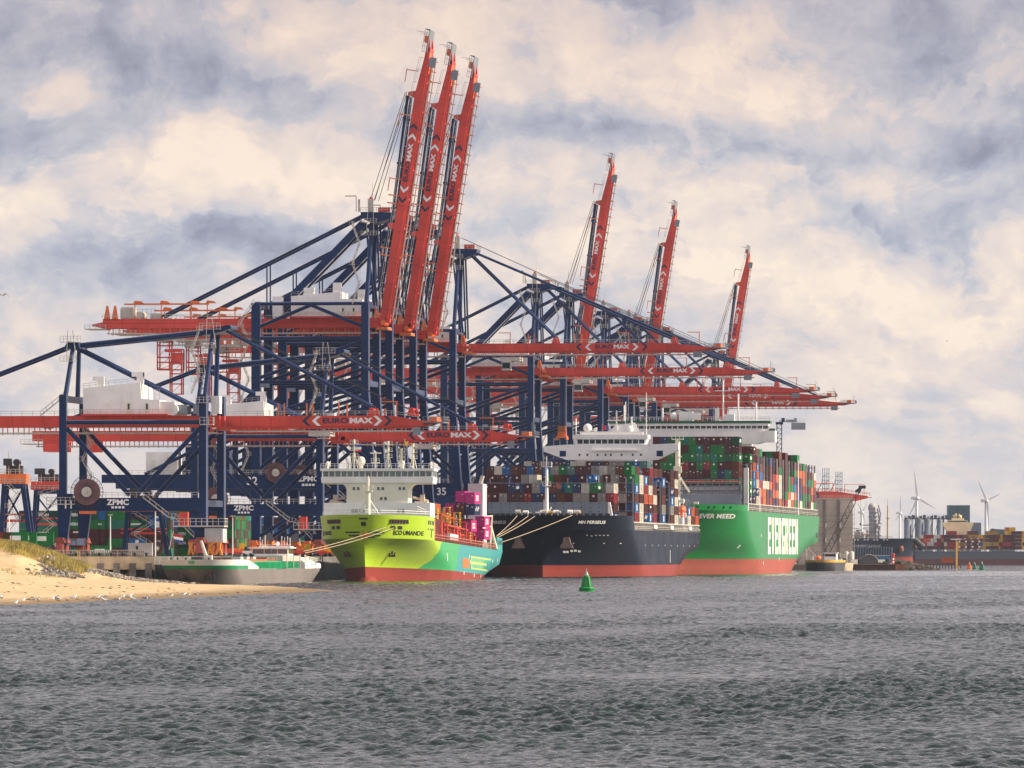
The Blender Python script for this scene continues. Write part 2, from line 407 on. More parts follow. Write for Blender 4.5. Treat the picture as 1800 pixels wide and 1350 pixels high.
# ================================================================ water
def make_water():
    import numpy as np
    m = bpy.data.materials.new('harbour_water'); m.use_nodes = True
    g = NT(m.node_tree); b = g.n['Principled BSDF']
    geo = g.new('ShaderNodeNewGeometry').outputs['Position']
    mid = g.noise(g.mapping(geo, scale=(1.0, 0.6, 1), rot=(0, 0, R(-10))), 0.9, 5, 0.65, dist=0.5)
    sml = g.noise(g.mapping(geo, scale=(1.0, 0.7, 1)), 5.0, 3, 0.6)
    h = g.math('ADD', g.math('MULTIPLY', mid, 0.22), g.math('MULTIPLY', sml, 0.03))
    bn = g.new('ShaderNodeBump'); bn.inputs['Strength'].default_value = 1.0; bn.inputs['Distance'].default_value = 1.0
    g.l.new(h, bn.inputs['Height']); g.l.new(bn.outputs[0], b.inputs['Normal'])
    b.inputs['Base Color'].default_value = (0.019, 0.033, 0.031, 1)
    b.inputs['Roughness'].default_value = 0.04
    b.inputs['IOR'].default_value = 1.33
    rs = np.random.RandomState(5)
    NW = 84
    lam = 0.34 * (2.5 / 0.34) ** rs.rand(NW)
    th = rs.normal(0, 0.62, NW) + math.radians(-112)
    kx, ky = np.cos(th) * 2 * np.pi / lam, np.sin(th) * 2 * np.pi / lam
    ph = rs.rand(NW) * 6.283
    amp = 0.0078 * lam ** 0.9
    gl = 18 * (10.0) ** rs.rand(10); gt = rs.rand(10) * 6.283; gp = rs.rand(10) * 6.283
    def height(X, Y):
        Z = np.zeros_like(X)
        for i in range(NW):
            sn = np.sin(kx[i] * X + ky[i] * Y + ph[i])
            Z += amp[i] * (2 * ((sn + 1) / 2) ** 2.3 - 0.8)
        G = np.zeros_like(X)
        for i in range(10): G += np.sin((np.cos(gt[i]) * X * 1.0 + np.sin(gt[i]) * Y * 0.45) * 6.283 / gl[i] + gp[i])
        return Z * np.clip(0.98 + 0.09 * G, 0.5, 1.4)
    WX, YA, YB = 420.0, 40.0, 2800.0
    def zone(D0, D1, dy, ncol, nout=64):
        n = int(round((D1 - D0) / dy)) + 1
        y = np.linspace(D0, D1, n)
        t = np.linspace(-1, 1, ncol); k = (np.arange(1, nout + 1) / nout) ** 2
        E = (0.105 * y)[:, None]
        X = np.concatenate([-(E + (WX - E) * k[::-1][None]), E * t[None], E + (WX - E) * k[None]], 1)
        Y = np.repeat(y[:, None], X.shape[1], 1)
        # settles to flat at the rim, where it meets the plain sheet around it
        e = np.clip((WX - np.abs(X)) / 15, 0, 1) * np.clip((Y - YA) / 8, 0, 1) * np.clip((YB - Y) / 40, 0, 1)
        Z = height(X, Y) * e
        return np.stack([X, Y, Z], -1).reshape(-1, 3), n, X.shape[1]
    Vs, Fs, o = [], [], 0
    for a in ((YA, 165, 0.3, 200), (165, 330, 0.15, 700), (330, 600, 0.3, 700), (600, 1180, 0.7, 620), (1180, 2100, 1.2, 500), (2100, YB, 2.4, 400)):
        v, n, c = zone(*a)
        idx = np.arange(n * c).reshape(n, c) + o
        f = np.stack([idx[:-1, :-1], idx[:-1, 1:], idx[1:, 1:], idx[1:, :-1]], -1).reshape(-1, 4)
        Vs.append(v); Fs.append(f); o += n * c
    for x0, x1, y0, y1 in ((-16000, 16000, -300, YA), (-16000, 16000, YB, 24000), (-16000, -WX, YA, YB), (WX, 16000, YA, YB)):
        Vs.append(np.array([(x0, y0, 0), (x1, y0, 0), (x1, y1, 0), (x0, y1, 0)], float)); Fs.append(np.array([[o, o + 1, o + 2, o + 3]])); o += 4
    V = np.concatenate(Vs).astype(np.float32); Fq = np.concatenate(Fs).astype(np.int32)
    me = bpy.data.meshes.new('water')
    me.vertices.add(len(V)); me.vertices.foreach_set('co', V.ravel())
    me.loops.add(Fq.size); me.loops.foreach_set('vertex_index', Fq.ravel())
    me.polygons.add(len(Fq)); me.polygons.foreach_set('loop_start', np.arange(0, Fq.size, 4, dtype=np.int32))
    me.polygons.foreach_set('use_smooth', np.ones(len(Fq), bool))
    me.update(calc_edges=True)
    me.materials.append(m)
    ob = bpy.data.objects.new('water', me); COL.objects.link(ob)
    return struct(ob)
make_water()

# ================================================================ quay, land
CONC = paint('quay_concrete', (0.46, 0.38, 0.26), 0.8, 0.2, 0.15, streak=0.5, bump=0.3, bscale=0.8)
DCONC = paint('weathered_concrete', (0.13, 0.125, 0.12), 0.8, 0.25, 0.3, streak=0.5)
APRON = paint('apron_paving', (0.30, 0.28, 0.24), 0.85, 0.12, 0.05)
SOIL = paint('sandy_ground', (0.40, 0.31, 0.18), 0.9, 0.15, 0.05, bump=0.3, bscale=0.5)
def make_quay():
    Y0, Y1 = 1478.0, 3300.0
    mb = MB()                                     # apron top sheet: carries on inland past the frame
    xs = quay_x(Y0)
    mb.prismz([(quay_x(Y0), Y0), (quay_x(Y1), Y1), (-60, 3700), (-2500, 3700), (-2500, Y0)], QZ - 1.5, QZ)
    struct(mb.build('quay_apron', APRON))
    w = thing('quay_wall', 'pale concrete quay end wall on dark square piles beside the beach', 'quay wall', (xs, Y0, 0))
    c = MB()
    c.box(-60, 0.4, -0.6, 0.0, 3.2, QZ + 0.1)
    c.build('capping_beam', CONC, w)
    for k in range(17):
        x = -0.9 - k * 3.55
        p = MB(); p.box(x - 0.75, x + 0.75, -1.2, 0.2, -2, 4.6); p.build('pile', DCONC, w)
        if k < 16:
            s = MB(); s.prism([(x - 2.8, -2), (x - 0.75, -2), (x - 0.75, 3.2), (x - 2.8, 1.6 - (k % 3) * 0.4)], 2.0, 3.0); s.build('retaining_panel', CONC if k % 2 else DCONC, w)
    b = MB(); b.box(-60, 0, 3.2, 3.6, -2, 4.5); b.build('rear_panel', DCONC, w)
    # long waterside face of the quay behind the ships
    f = MB()
    n = Vector((math.cos(QA), -math.sin(QA), 0))
    q0, q1 = Vector((quay_x(Y0), Y0, 0)), Vector((quay_x(Y1), Y1, 0))
    f.add([q0 + n * .3 + Vector((0, 0, -2)), q1 + n * .3 + Vector((0, 0, -2)), q1 + n * .3 + Vector((0, 0, QZ + .15)), q0 + n * .3 + Vector((0, 0, QZ + .15)),
           q0 - n + Vector((0, 0, QZ + .15)), q1 - n + Vector((0, 0, QZ + .15))], [(0, 1, 2, 3), (3, 2, 5, 4)])
    tag(f.build('quay_wall', DCONC), 'dark waterside quay face running behind the moored ships', 'quay wall')
    # fence along the end of the apron
    fe = thing('mesh_fence', 'low slatted fence along the concrete quay end beside the beach', 'fence', (xs - 2, Y0 + 3, QZ))
    pm = MB(); pm.rail([(-60, 0, 0), (0, 0, 0)], 1.5, 3.0, 0.12)
    pm.build('rail', GALV, fe)
    sm = MB()
    for k in range(150): sm.box(-60 + k * 0.4, -60 + k * 0.4 + 0.22, 0.05, 0.1, 0.1, 1.4)
    sm.build('slat', paint('fence_slat', (0.24, 0.17, 0.14), 0.7, 0.2, 1.0), fe)
    for k in range(7):
        bo = MB(); bo.lathe([(0.3, 0), (0.28, 0.5), (0.42, 0.6), (0.42, 0.8), (0.0, 0.9)], 0, 12)
        tag(bo.build('bollard', DARK, None, (xs - 1.5 - k * 2.6, Y0 + 0.8, QZ + .1)), 'small black mooring bollard in the row on the quay end beam', 'bollard', 'bollards on the quay end')
make_quay()

# ================================================================ beach
def lerp_tab(tab, x):
    if x <= tab[0][0]: return tab[0][1]
    for (a, fa), (b, fb) in zip(tab, tab[1:]):
        if x <= b:
            t = (x - a) / (b - a); return fa + (fb - fa) * t
    return tab[-1][1]
# shoreline distance for each X of the point where the sand meets the water in front, and behind
SHF = [(-200, 560), (-100, 700), (-62.8, 818), (-58, 880), (-51, 965), (-42, 1060), (-36, 1115), (-32.5, 1150), (-30, 1168)]
SHB = [(-200, 1900), (-82, 1900), (-80, 1500), (-74, 1480), (-68, 1440), (-58, 1330), (-48, 1275), (-40, 1230), (-34, 1195), (-30, 1172)]
ZMX = [(-200, 5.0), (-92, 4.2), (-85, 3.8), (-78, 2.9), (-70, 1.75), (-60, 1.05), (-50, 0.7), (-40, 0.45), (-30, 0.15)]
DUNE = [(-140, 3.6), (-97, 4.0), (-90, 4.0), (-84, 3.9), (-79.5, 3.0), (-77, 2.3), (-74.5, 1.6), (-70, 0.8), (-66, 0.2), (-62, 0.0)]
rnd = random.Random(3)
from mathutils import noise as mn
def beach_z(X, Y):
    yf, yb, zm = lerp_tab(SHF, X), lerp_tab(SHB, X), lerp_tab(ZMX, X)
    d = Y - yf
    wob = mn.noise(Vector((X * .06, Y * .012, 0))) * 6
    z = min(zm * (1 - math.exp(-max(0, d + wob) / 120) if d + wob > 0 else 0) * 1.25, zm * 1.05) if d + wob > 0 else (d + wob) * 0.012
    if Y > yb: z = min(z, (yb - Y) * 0.04 + 0.3)
    fo = min(1, max(0, (Y - 1190) / 230)); fo = fo * fo * (3 - 2 * fo)
    if X > -100: z *= 1 - fo * min(1, (X + 100) / 18) * .92
    z += 0.10 * mn.noise(Vector((X * .3, Y * .05, 2))) * min(1, max(0, d / 60))
    # dune ridge
    c = 1135 + 8 * mn.noise(Vector((X * .1, 0, 5)))
    hgt = lerp_tab(DUNE, X) * (1 + 0.05 * mn.noise(Vector((X * .5, 1, 1))))
    t = (Y - c) / 22
    if t < 0:
        s = max(0, 1 + t); s = s * s * (3 - 2 * s)
        s = s ** 0.7
    else: s = math.exp(-t * t * 0.06)
    z += hgt * s
    return z
def make_beach():
    m = bpy.data.materials.new('sand'); m.use_nodes = True
    g = NT(m.node_tree); b = g.n['Principled BSDF']
    geo = g.new('ShaderNodeNewGeometry').outputs['Position']
    sep = g.new('ShaderNodeSeparateXYZ'); g.l.new(geo, sep.inputs[0])
    n = g.noise(g.mapping(geo, scale=(0.35, 0.05, 1)), 1.0, 6, 0.65)
    n2 = g.noise(g.mapping(geo, scale=(1.0, 0.25, 1)), 1.4, 5, 0.7)
    dry = g.mix(g.sstep(n, 0.35, 0.65), (0.50, 0.37, 0.205), (0.60, 0.455, 0.27))
    dry = g.mix(g.math('MULTIPLY', g.sstep(n2, 0.5, 0.8), 0.4), dry, (0.40, 0.28, 0.15))
    wet = g.sstep(g.math('ADD', sep.outputs[2], g.math('MULTIPLY', n, 0.35)), 0.95, 0.3)
    c = g.mix(wet, dry, (0.20, 0.135, 0.07))
    # tide lines of darker wrack
    wl = g.noise(g.mapping(geo, scale=(0.03, 0.03, 2.0)), 1.6, 5, 0.7)
    line = g.math('MULTIPLY', g.math('SUBTRACT', 1.0, g.sstep(g.math('ABSOLUTE', g.math('SUBTRACT', wl, 0.5)), 0.0, 0.018)), 0.5)
    c = g.mix(line, c, (0.22, 0.15, 0.08))
    g.l.new(c, b.inputs['Base Color'])
    b.inputs['Roughness'].default_value = 0.9
    bn = g.new('ShaderNodeBump'); bn.inputs['Strength'].default_value = 0.6; bn.inputs['Distance'].default_value = 0.3
    g.l.new(g.noise(geo, 0.8, 6, 0.7), bn.inputs['Height']); g.l.new(bn.outputs[0], b.inputs['Normal'])
    xs = [-200 + k * 4 for k in range(20)] + [-120 + k * 0.6 for k in range(155)]
    ys = [550 + k * 10 for k in range(50)] + [1050 + k * 2.0 for k in range(60)] + [1170 + k * 8 for k in range(42)]
    mb = MB(); W = len(xs)
    vs = [(x, y, beach_z(x, y)) for y in ys for x in xs]
    fs = [(j * W + i, j * W + i + 1, (j + 1) * W + i + 1, (j + 1) * W + i) for j in range(len(ys) - 1) for i in range(W - 1)]
    fs = [f for f in fs if max(vs[i][2] for i in f) > -0.6]
    mb.add(vs, fs, 0, True)
    struct(mb.build('beach', m))
    # marram grass on the dune
    gm = paint('marram_grass', (0.29, 0.235, 0.05), 0.7, 0.3, 0.4, col2=(0.40, 0.33, 0.09))
    gb = MB(); r = random.Random(5)
    def blade(x, y, z, h, lean, ang, w):
        dx, dy = math.cos(ang), math.sin(ang)
        px, py = -dy * w, dx * w
        m1 = (x + dx * lean * .35, y + dy * lean * .35, z + h * .65); t = (x + dx * lean, y + dy * lean, z + h * .95)
        gb.add([(x - px, y - py, z - .1), (x + px, y + py, z - .1), (m1[0] + px * .7, m1[1] + py * .7, m1[2]), (m1[0] - px * .7, m1[1] - py * .7, m1[2]), t],
               [(0, 1, 2, 3), (3, 2, 4)])
    def tuft(x, y, n, h):
        z = beach_z(x, y)
        for _ in range(n):
            a = r.gauss(0.25, 0.9)
            blade(x + r.gauss(0, .35), y + r.gauss(0, .35), z, h * r.uniform(.55, 1.15), h * r.uniform(.15, .75), a, r.uniform(.02, .045))
    k = 0
    while k < 4600:
        x = r.uniform(-112, -73.2); y = r.uniform(1113, 1160)
        if x > -80 and y < 1122 + (x + 80) * .8: continue
        frac = (y - 1113) / 22
        cl = mn.noise(Vector((x * .35, y * .12, 9)))
        # bare sand face low on the seaward side
        if frac < 0.5 + 0.25 * mn.noise(Vector((x * .2, 0, 3))) - (0.4 if x > -79 else 0): continue
        if cl < -0.25: continue
        tuft(x, y, 9, 1.05); k += 1
    for _ in range(60):
        x = r.uniform(-96, -70); y = r.uniform(1060, 1118)
        if mn.noise(Vector((x * .3, y * .1, 4))) < 0.2: continue
        for _ in range(6): tuft(x + r.gauss(0, .7), y + r.gauss(0, 2), 8, .5)
    tag(gb.build('grass', gm), 'yellow green marram grass covering the sand dune by the quay', 'grass', kind='stuff')
    # riprap between dune and quay
    rk = MB(); sm = paint('riprap_stone', (0.17, 0.155, 0.145), 0.85, 0.35, 0.8, col2=(0.30, 0.27, 0.24))
    for _ in range(3400):
        t = r.random()
        x = -77.5 + t * 13 + r.gauss(0, 1.3 + t); y = 1118 + t * 120 + r.gauss(0, 8)
        z = beach_z(x, y); s = r.uniform(.14, .5)
        if r.random() < .5 and t > .3: s *= .7
        vs = []
        for i in range(8):
            vs.append(Vector((x + (1 if i & 1 else -1) * s * r.uniform(.6, 1.2), y + (1 if i & 2 else -1) * s * r.uniform(.6, 1.2), z + (1 if i & 4 else -1) * s * r.uniform(.4, .8))))
        rk.add(vs, [(0, 2, 3, 1), (4, 5, 7, 6), (0, 1, 5, 4), (1, 3, 7, 5), (3, 2, 6, 7), (2, 0, 4, 6)])
    tag(rk.build('rubble', sm), 'grey riprap stones tipped on the slope between dune and quay', 'rubble', kind='stuff')
    fl = MB()
    for _ in range(420):
        x = r.uniform(-110, -34); y = lerp_tab(SHF, x) + r.choice([r.uniform(20, 60), r.uniform(0, 260), 190 + r.gauss(0, 6)])
        if y > lerp_tab(SHB, x) - 10 or y > 1110: continue
        s = r.uniform(.06, .2)
        z = beach_z(x, y)
        fl.ell((x, y, z), s * 1.8, s, s * .6, 0, 5, 4)
    tag(fl.build('litter', paint('dry_wrack', (0.07, 0.05, 0.035), 0.9, 0.3, 2)), 'dark specks of dry seaweed strewn over the sand', 'seaweed', kind='stuff')
make_beach()

# ================================================================ gulls
GW = paint('gull_white', (0.80, 0.79, 0.77), 0.7, 0.04, 3); GG = paint('gull_grey', (0.30, 0.32, 0.35), 0.7, 0.1, 3)
GB = paint('gull_black', (0.02, 0.02, 0.02), 0.6, 0.1, 3); GY = paint('gull_yellow', (0.7, 0.4, 0.04), 0.5, 0.1, 3)
def skin_bird(mb, sections, mi):                # sections: (x, z, ry, rz) closed body along x
    n = 10; vs = []; fs = []
    for x, z, ry, rz in sections:
        for k in range(n):
            a = 2 * math.pi * k / n
            vs.append((x, ry * math.cos(a), z + rz * math.sin(a)))
    for j in range(len(sections) - 1):
        for k in range(n): fs.append((j * n + k, (j + 1) * n + k, (j + 1) * n + (k + 1) % n, j * n + (k + 1) % n))
    fs.append(tuple(range(n))); fs.append(tuple(range(len(vs) - 1, len(vs) - n - 1, -1)))
    mb.add(vs, fs, mi, True)
def gull_mesh():
    mb = MB()
    skin_bird(mb, [(-.30, .22, .01, .01), (-.22, .22, .06, .04), (-.05, .23, .10, .09), (.10, .26, .11, .11), (.18, .31, .08, .09), (.22, .38, .055, .06), (.26, .42, .06, .06), (.31, .42, .045, .045), (.345, .415, .01, .01)], 0)
    mb.tube((.335, 0, .415), (.41, 0, .40), .014, 3, 6, .004)
    for s in (-1, 1):
        mb.add([(.12, s * .11, .33), (.10, s * .125, .22), (-.2, s * .07, .2), (-.42, s * .02, .24), (-.2, s * .06, .31)], [(0, 1, 2, 3, 4) if s < 0 else (4, 3, 2, 1, 0)], 1)
        mb.tube((-.01, s * .04, .17), (0, s * .04, 0), .009, 3, 5)
        mb.box(-.01, .05, s * .04 - .02, s * .04 + .02, 0, .008, 3)
        mb.ell((.285, s * .052, .435), .009, .006, .009, 2, 6, 4)
    mb.add([(-.25, -.05, .235), (-.25, .05, .235), (-.42, .05, .225), (-.42, -.05, .225)], [(0, 1, 2, 3)], 2)
    return mb.mesh('gull', [GW, GG, GB, GY])
GM = gull_mesh()
GPX = [(3, 1055.5, 'by the frame edge'), (28, 1065, ''), (41, 1060, ''), (61, 1058.5, ''), (66, 1057.5, ''), (93, 1058, ''), (99, 1056, ''), (103, 1056.8, ''), (129, 1055.5, ''),
       (171, 1054.5, ''), (182, 1053.5, ''), (183, 1058.5, ''), (207, 1058, ''), (227, 1053, ''), (233, 1056.5, ''), (217, 1052.5, ''), (256, 1056, ''), (300, 1051.5, ''), (322, 1050.5, ''), (331, 1049.8, ''), (345, 1049.2, '')]
rg = random.Random(11)
for i, (u, v, _) in enumerate(GPX):
    # march along the pixel's ray to the sand
    D = 700.0; best = None
    while D < 1200:
        p = P(u, v, D)
        if p.z <= max(0.0, beach_z(p.x, D)): best = p; break
        D += 1.0
    p = best or P(u, v, CZ * F / (v - HV))
    o = bpy.data.objects.new('gull', GM); COL.objects.link(o)
    o.location = (p.x, p.y, max(0.0, beach_z(p.x, p.y)) - 0.01)
    s = rg.uniform(1.3, 1.75); o.scale = (s, s, s)
    o.rotation_euler = (0, 0, rg.choice([R(20), R(160), R(200), R(-25), R(90)]) + rg.gauss(0, .3))
    tag(o, 'white gull with grey wings standing at the water edge of the sandy beach', 'gull', 'gulls resting along the shoreline')
def flying_gull():
    mb = MB()
    skin_bird(mb, [(-.32, 0, .01, .01), (-.2, 0, .06, .04), (0, 0, .10, .09), (.16, .02, .09, .09), (.26, .04, .055, .06), (.33, .04, .05, .05), (.38, .035, .01, .01)], 0)
    mb.tube((.37, 0, .035), (.45, 0, .02), .014, 1, 6, .004)
    for s in (-1, 1):
        # wing raised to the wrist, then dropped: thickness from paired sheets
        st = [((.14, s * .08, .05), (-.08, s * .08, .03)), ((.16, s * .40, .16), (-.06, s * .42, .13)), ((.10, s * .62, .06), (-.10, s * .60, .02)), ((-.04, s * .80, -.28), (-.14, s * .76, -.30)), ((-.16, s * .86, -.46), (-.18, s * .85, -.46))]
        for j in range(4):
            (a, b2), (c, d) = st[j], st[j + 1]
            up = [Vector(q) + Vector((0, 0, .012)) for q in (a, b2, d, c)]; lo = [Vector(q) - Vector((0, 0, .012)) for q in (a, b2, d, c)]
            mb.add(up + lo, [(0, 1, 2, 3), (7, 6, 5, 4), (0, 3, 7, 4), (1, 5, 6, 2)], 2 if j > 1 else 1)
    mb.add([(-.26, -.05, .005), (-.26, .05, .005), (-.42, .07, 0), (-.42, -.07, 0)], [(0, 1, 2, 3)], 0)
    return mb
o = flying_gull().build('flying_gull', [paint('gull_tan', (0.6, 0.45, 0.28), .7, .1, 3), paint('gull_brown', (0.16, 0.09, 0.045), .7, .2, 3), GB])
o.location = P(5.5, 519, 700); o.rotation_euler = (R(8), R(-6), R(-110)); o.scale = (.8, .8, .8)
tag(o, 'brown gull in flight with drooping wing tips at the edge of the sky', 'gull')
o = flying_gull().build('flying_gull', [GB, GB, GB])
o.location = P(1665, 599, 1100); o.rotation_euler = (0, 0, R(30)); o.scale = (.35, .35, .35)
tag(o, 'tiny dark bird far off against the pale cloud above the water', 'bird')
# ================================================================ cranes
LETTER_Z = 0.0
def chevron(mb, x, h, w, d, y, mi, t=0.03):      # d=+1 points to +x
    p = h / 2
    a = [(x, -p), (x + d * w, 0), (x, p), (x + d * -w * .75, p), (x + d * w * .25, 0), (x - d * w * .75, -p)]
    if d < 0: a = a[::-1]
    mb.prism(a, y - t, y, mi)
def boom_part(root, L, ya, yb, dep, wid, hinge, tilt, marks, yc):
    """twin-box boom built along +x from its hinge; marks: (dark chevron, white, text centre, white, dark)"""
    m = MB(); h = dep / 2; t = L * .80
    for y in (ya, yb):
        m.prism([(0, -h), (L * .96, -h), (L, -h * .45), (L, -h * .1), (L * .93, 0.1), (t, h), (0, h)], y, y + wid)
        m.prism([(0, -h - .5), (L * .93, -h - .5), (L * .93, -h), (0, -h)], y + wid * .3, y + wid * .7)
    k = 2.0
    while k < L * .94:
        m.box(k, k + .5, ya + wid, yb, -h + .1, -h + .7); k += 8.2
    for x in (0.4, L * .955): m.box(x, x + 1.0, ya, yb + wid, -h + .02, -h + .9)
    boom = m.build('boom', RED, root, hinge, (0, -tilt, 0))
    g = MB()                                       # walkway and trolley rail under the boom
    wr = MB(); wr.rail([(2, ya - .9, h), (t, ya - .9, h), (L * .93, ya - .9, .2)], 1.1, 3.0, .1); wr.build('walkway_rail', GALV, boom)
    g.box(1, L * .94, ya + wid * .5, ya + wid * .5 + .3, -h - 1.3, -h - 1.05)
    g.box(1, L * .94, yb + .2, yb + .6, -h - 1.3, -h - 1.05)
    k = 1.5
    while k < L * .94:
        for y in (ya + wid * .55, yb + .3): g.box(k, k + .22, y, y + .25, -h - 1.7, -h + .02, 1)
        k += 2.9
    g.build('trolley_rail', [GALV, ORANGE], boom)
    tp = MB()
    tp.box(L * .95, L + 2.4, ya - 1.0, yb + wid + 1.0, -h * .42, -h * .25)
    tp.rail([(L * .95, ya - 1, -h * .25), (L + 2.4, ya - 1, -h * .25), (L + 2.4, yb + wid + 1, -h * .25), (L * .95, yb + wid + 1, -h * .25)], 1.2, 1.5, .1)
    tp.box(L * .90, L * .935, ya - .6, ya, -h - 2.2, -h - .3)
    tp.tube((L + 1.5, ya, 0), (L + 1.5, ya, 3.4), .06); tp.tube((L + 1.5, yb, 0), (L + 1.5, yb, 3.0), .06)
    tp.build('boom_tip_platform', GREY, boom)
    te = MB(); te.box(L - 1.2, L + .6, ya + .1, yb + wid - .1, -h * .2, .9); te.box(L * .88, L * .96, ya + wid + .1, yb - .1, -h + .1, -h + 1.2)
    te.build('sheave_block', ORANGE, boom)
    for x in marks['stays']:
        br = MB()
        for y in (ya + .2, yb + .2): br.prism([(x - 1.0, h), (x + 1.0, h), (x + .45, h + 1.9), (x - .45, h + 1.9)], y, y + wid * .5)
        br.beam((x, ya + .5, h + 1.6), (x, yb + .5, h + 1.6), .25, .25); br.build('stay_bracket', RED, boom)
    for x in marks['davits']:
        br = MB(); br.beam((x, ya + .3, h), (x, ya + .3, h + 3.4), .25, .25); br.beam((x + .3, ya + .3, h + 3.3), (x - 3.6, ya + .3, h + 3.3), .22, .22); br.build('davit', ORANGE, boom)
    for x in marks['posts']:
        br = MB(); br.box(x, x + .35, ya + .2, ya + .5, h, h + 3.0); br.build('post', ORANGE, boom)
    lt = MB(); y = ya - .01
    c = marks['chev']; hh = dep * .94; w = dep * .5
    lt.m = lt.m
    
    for k, (d, mt) in enumerate(((-1, TEXTN), (-1, TEXTW), (1, TEXTW), (1, TEXTN))):
        lt = MB(); chevron(lt, c[k], hh, w, d, y, 0); lt.build('chevron_logo', mt, boom)
    mid = (c[1] + c[2]) / 2; size = dep * .70
    e = text_mesh('EURO', size, TEXTN, off=.035 * size, sx=marks['sx'], align='RIGHT'); place(e, 'lettering', boom, (mid + .35, ya - .03, 0))
    e = text_mesh('MAX', size, TEXTW, off=.05 * size, sx=marks['sx'] * 1.04, align='LEFT'); place(e, 'lettering', boom, (mid + .55, ya - .03, 0))
    return boom

def zigzag(mb, x0, x1, y, z0, z1, step=4.5):
    z = z0; s = 1
    while z < z1 - .5:
        zn = min(z1, z + step)
        a, b = (x0, x1) if s > 0 else (x1, x0)
        mb.stair((a, y, z), (b, y, zn), .8, 0)
        mb.box(b - .7, b + .7, y - .8, y + .8, zn - .06, zn)
        mb.rail([(b - .7, y - .8, zn), (b + .7, y - .8, zn)], 1.0, .7, .07)
        z = zn; s = -s
def bogies(root, pts, mat):
    for x, y in pts:
        b = MB()
        b.prism([(x - 1.3, 3.3), (x + 1.3, 3.3), (x + .8, 4.6), (x - .8, 4.6)], y - 3.8, y + 3.8)
        for dy in (-2.6, 2.6):
            b.prismx([(y + dy - 2.2, .9), (y + dy + 2.2, .9), (y + dy + 1.2, 3.3), (y + dy - 1.2, 3.3)], x - .8, x + .8)
        o = b.build('bogie', mat, root)
        w = MB()
        for dy in (-4.2, -3.0, -2.0, -1.0, 1.0, 2.0, 3.0, 4.2): w.tube((x - .35, y + dy, .45), (x + .35, y + dy, .45), .45, 0, 12)
        w.box(x - .1, x + .1, y - 4.3, y + 4.3, .4, .85)
        w.build('wheel_set', DARK, o)
def reel(root, c, r, name='cable_reel'):
    m = MB()
    m.tube((c[0], c[1] - .35, c[2]), (c[0], c[1] + .35, c[2]), r * .9, 0, 32)
    m.tube((c[0], c[1] - .5, c[2]), (c[0], c[1] - .35, c[2]), r * .35, 1, 20)
    for k in range(40):
        a = 2 * math.pi * k / 40
        d = Vector((math.cos(a), 0, math.sin(a)))
        m.beam(Vector(c) + d * r * .33 + Vector((0, -.42, 0)), Vector(c) + d * r + Vector((0, -.42, 0)), .13, .1, 2)
    m.lathe([(.3, 0), (.3, .4), (0, .5)], 1, 10, (c[0], c[1] - .6, c[2] - .2))
    return m.build(name, [REEL, GALV, DARK], root)

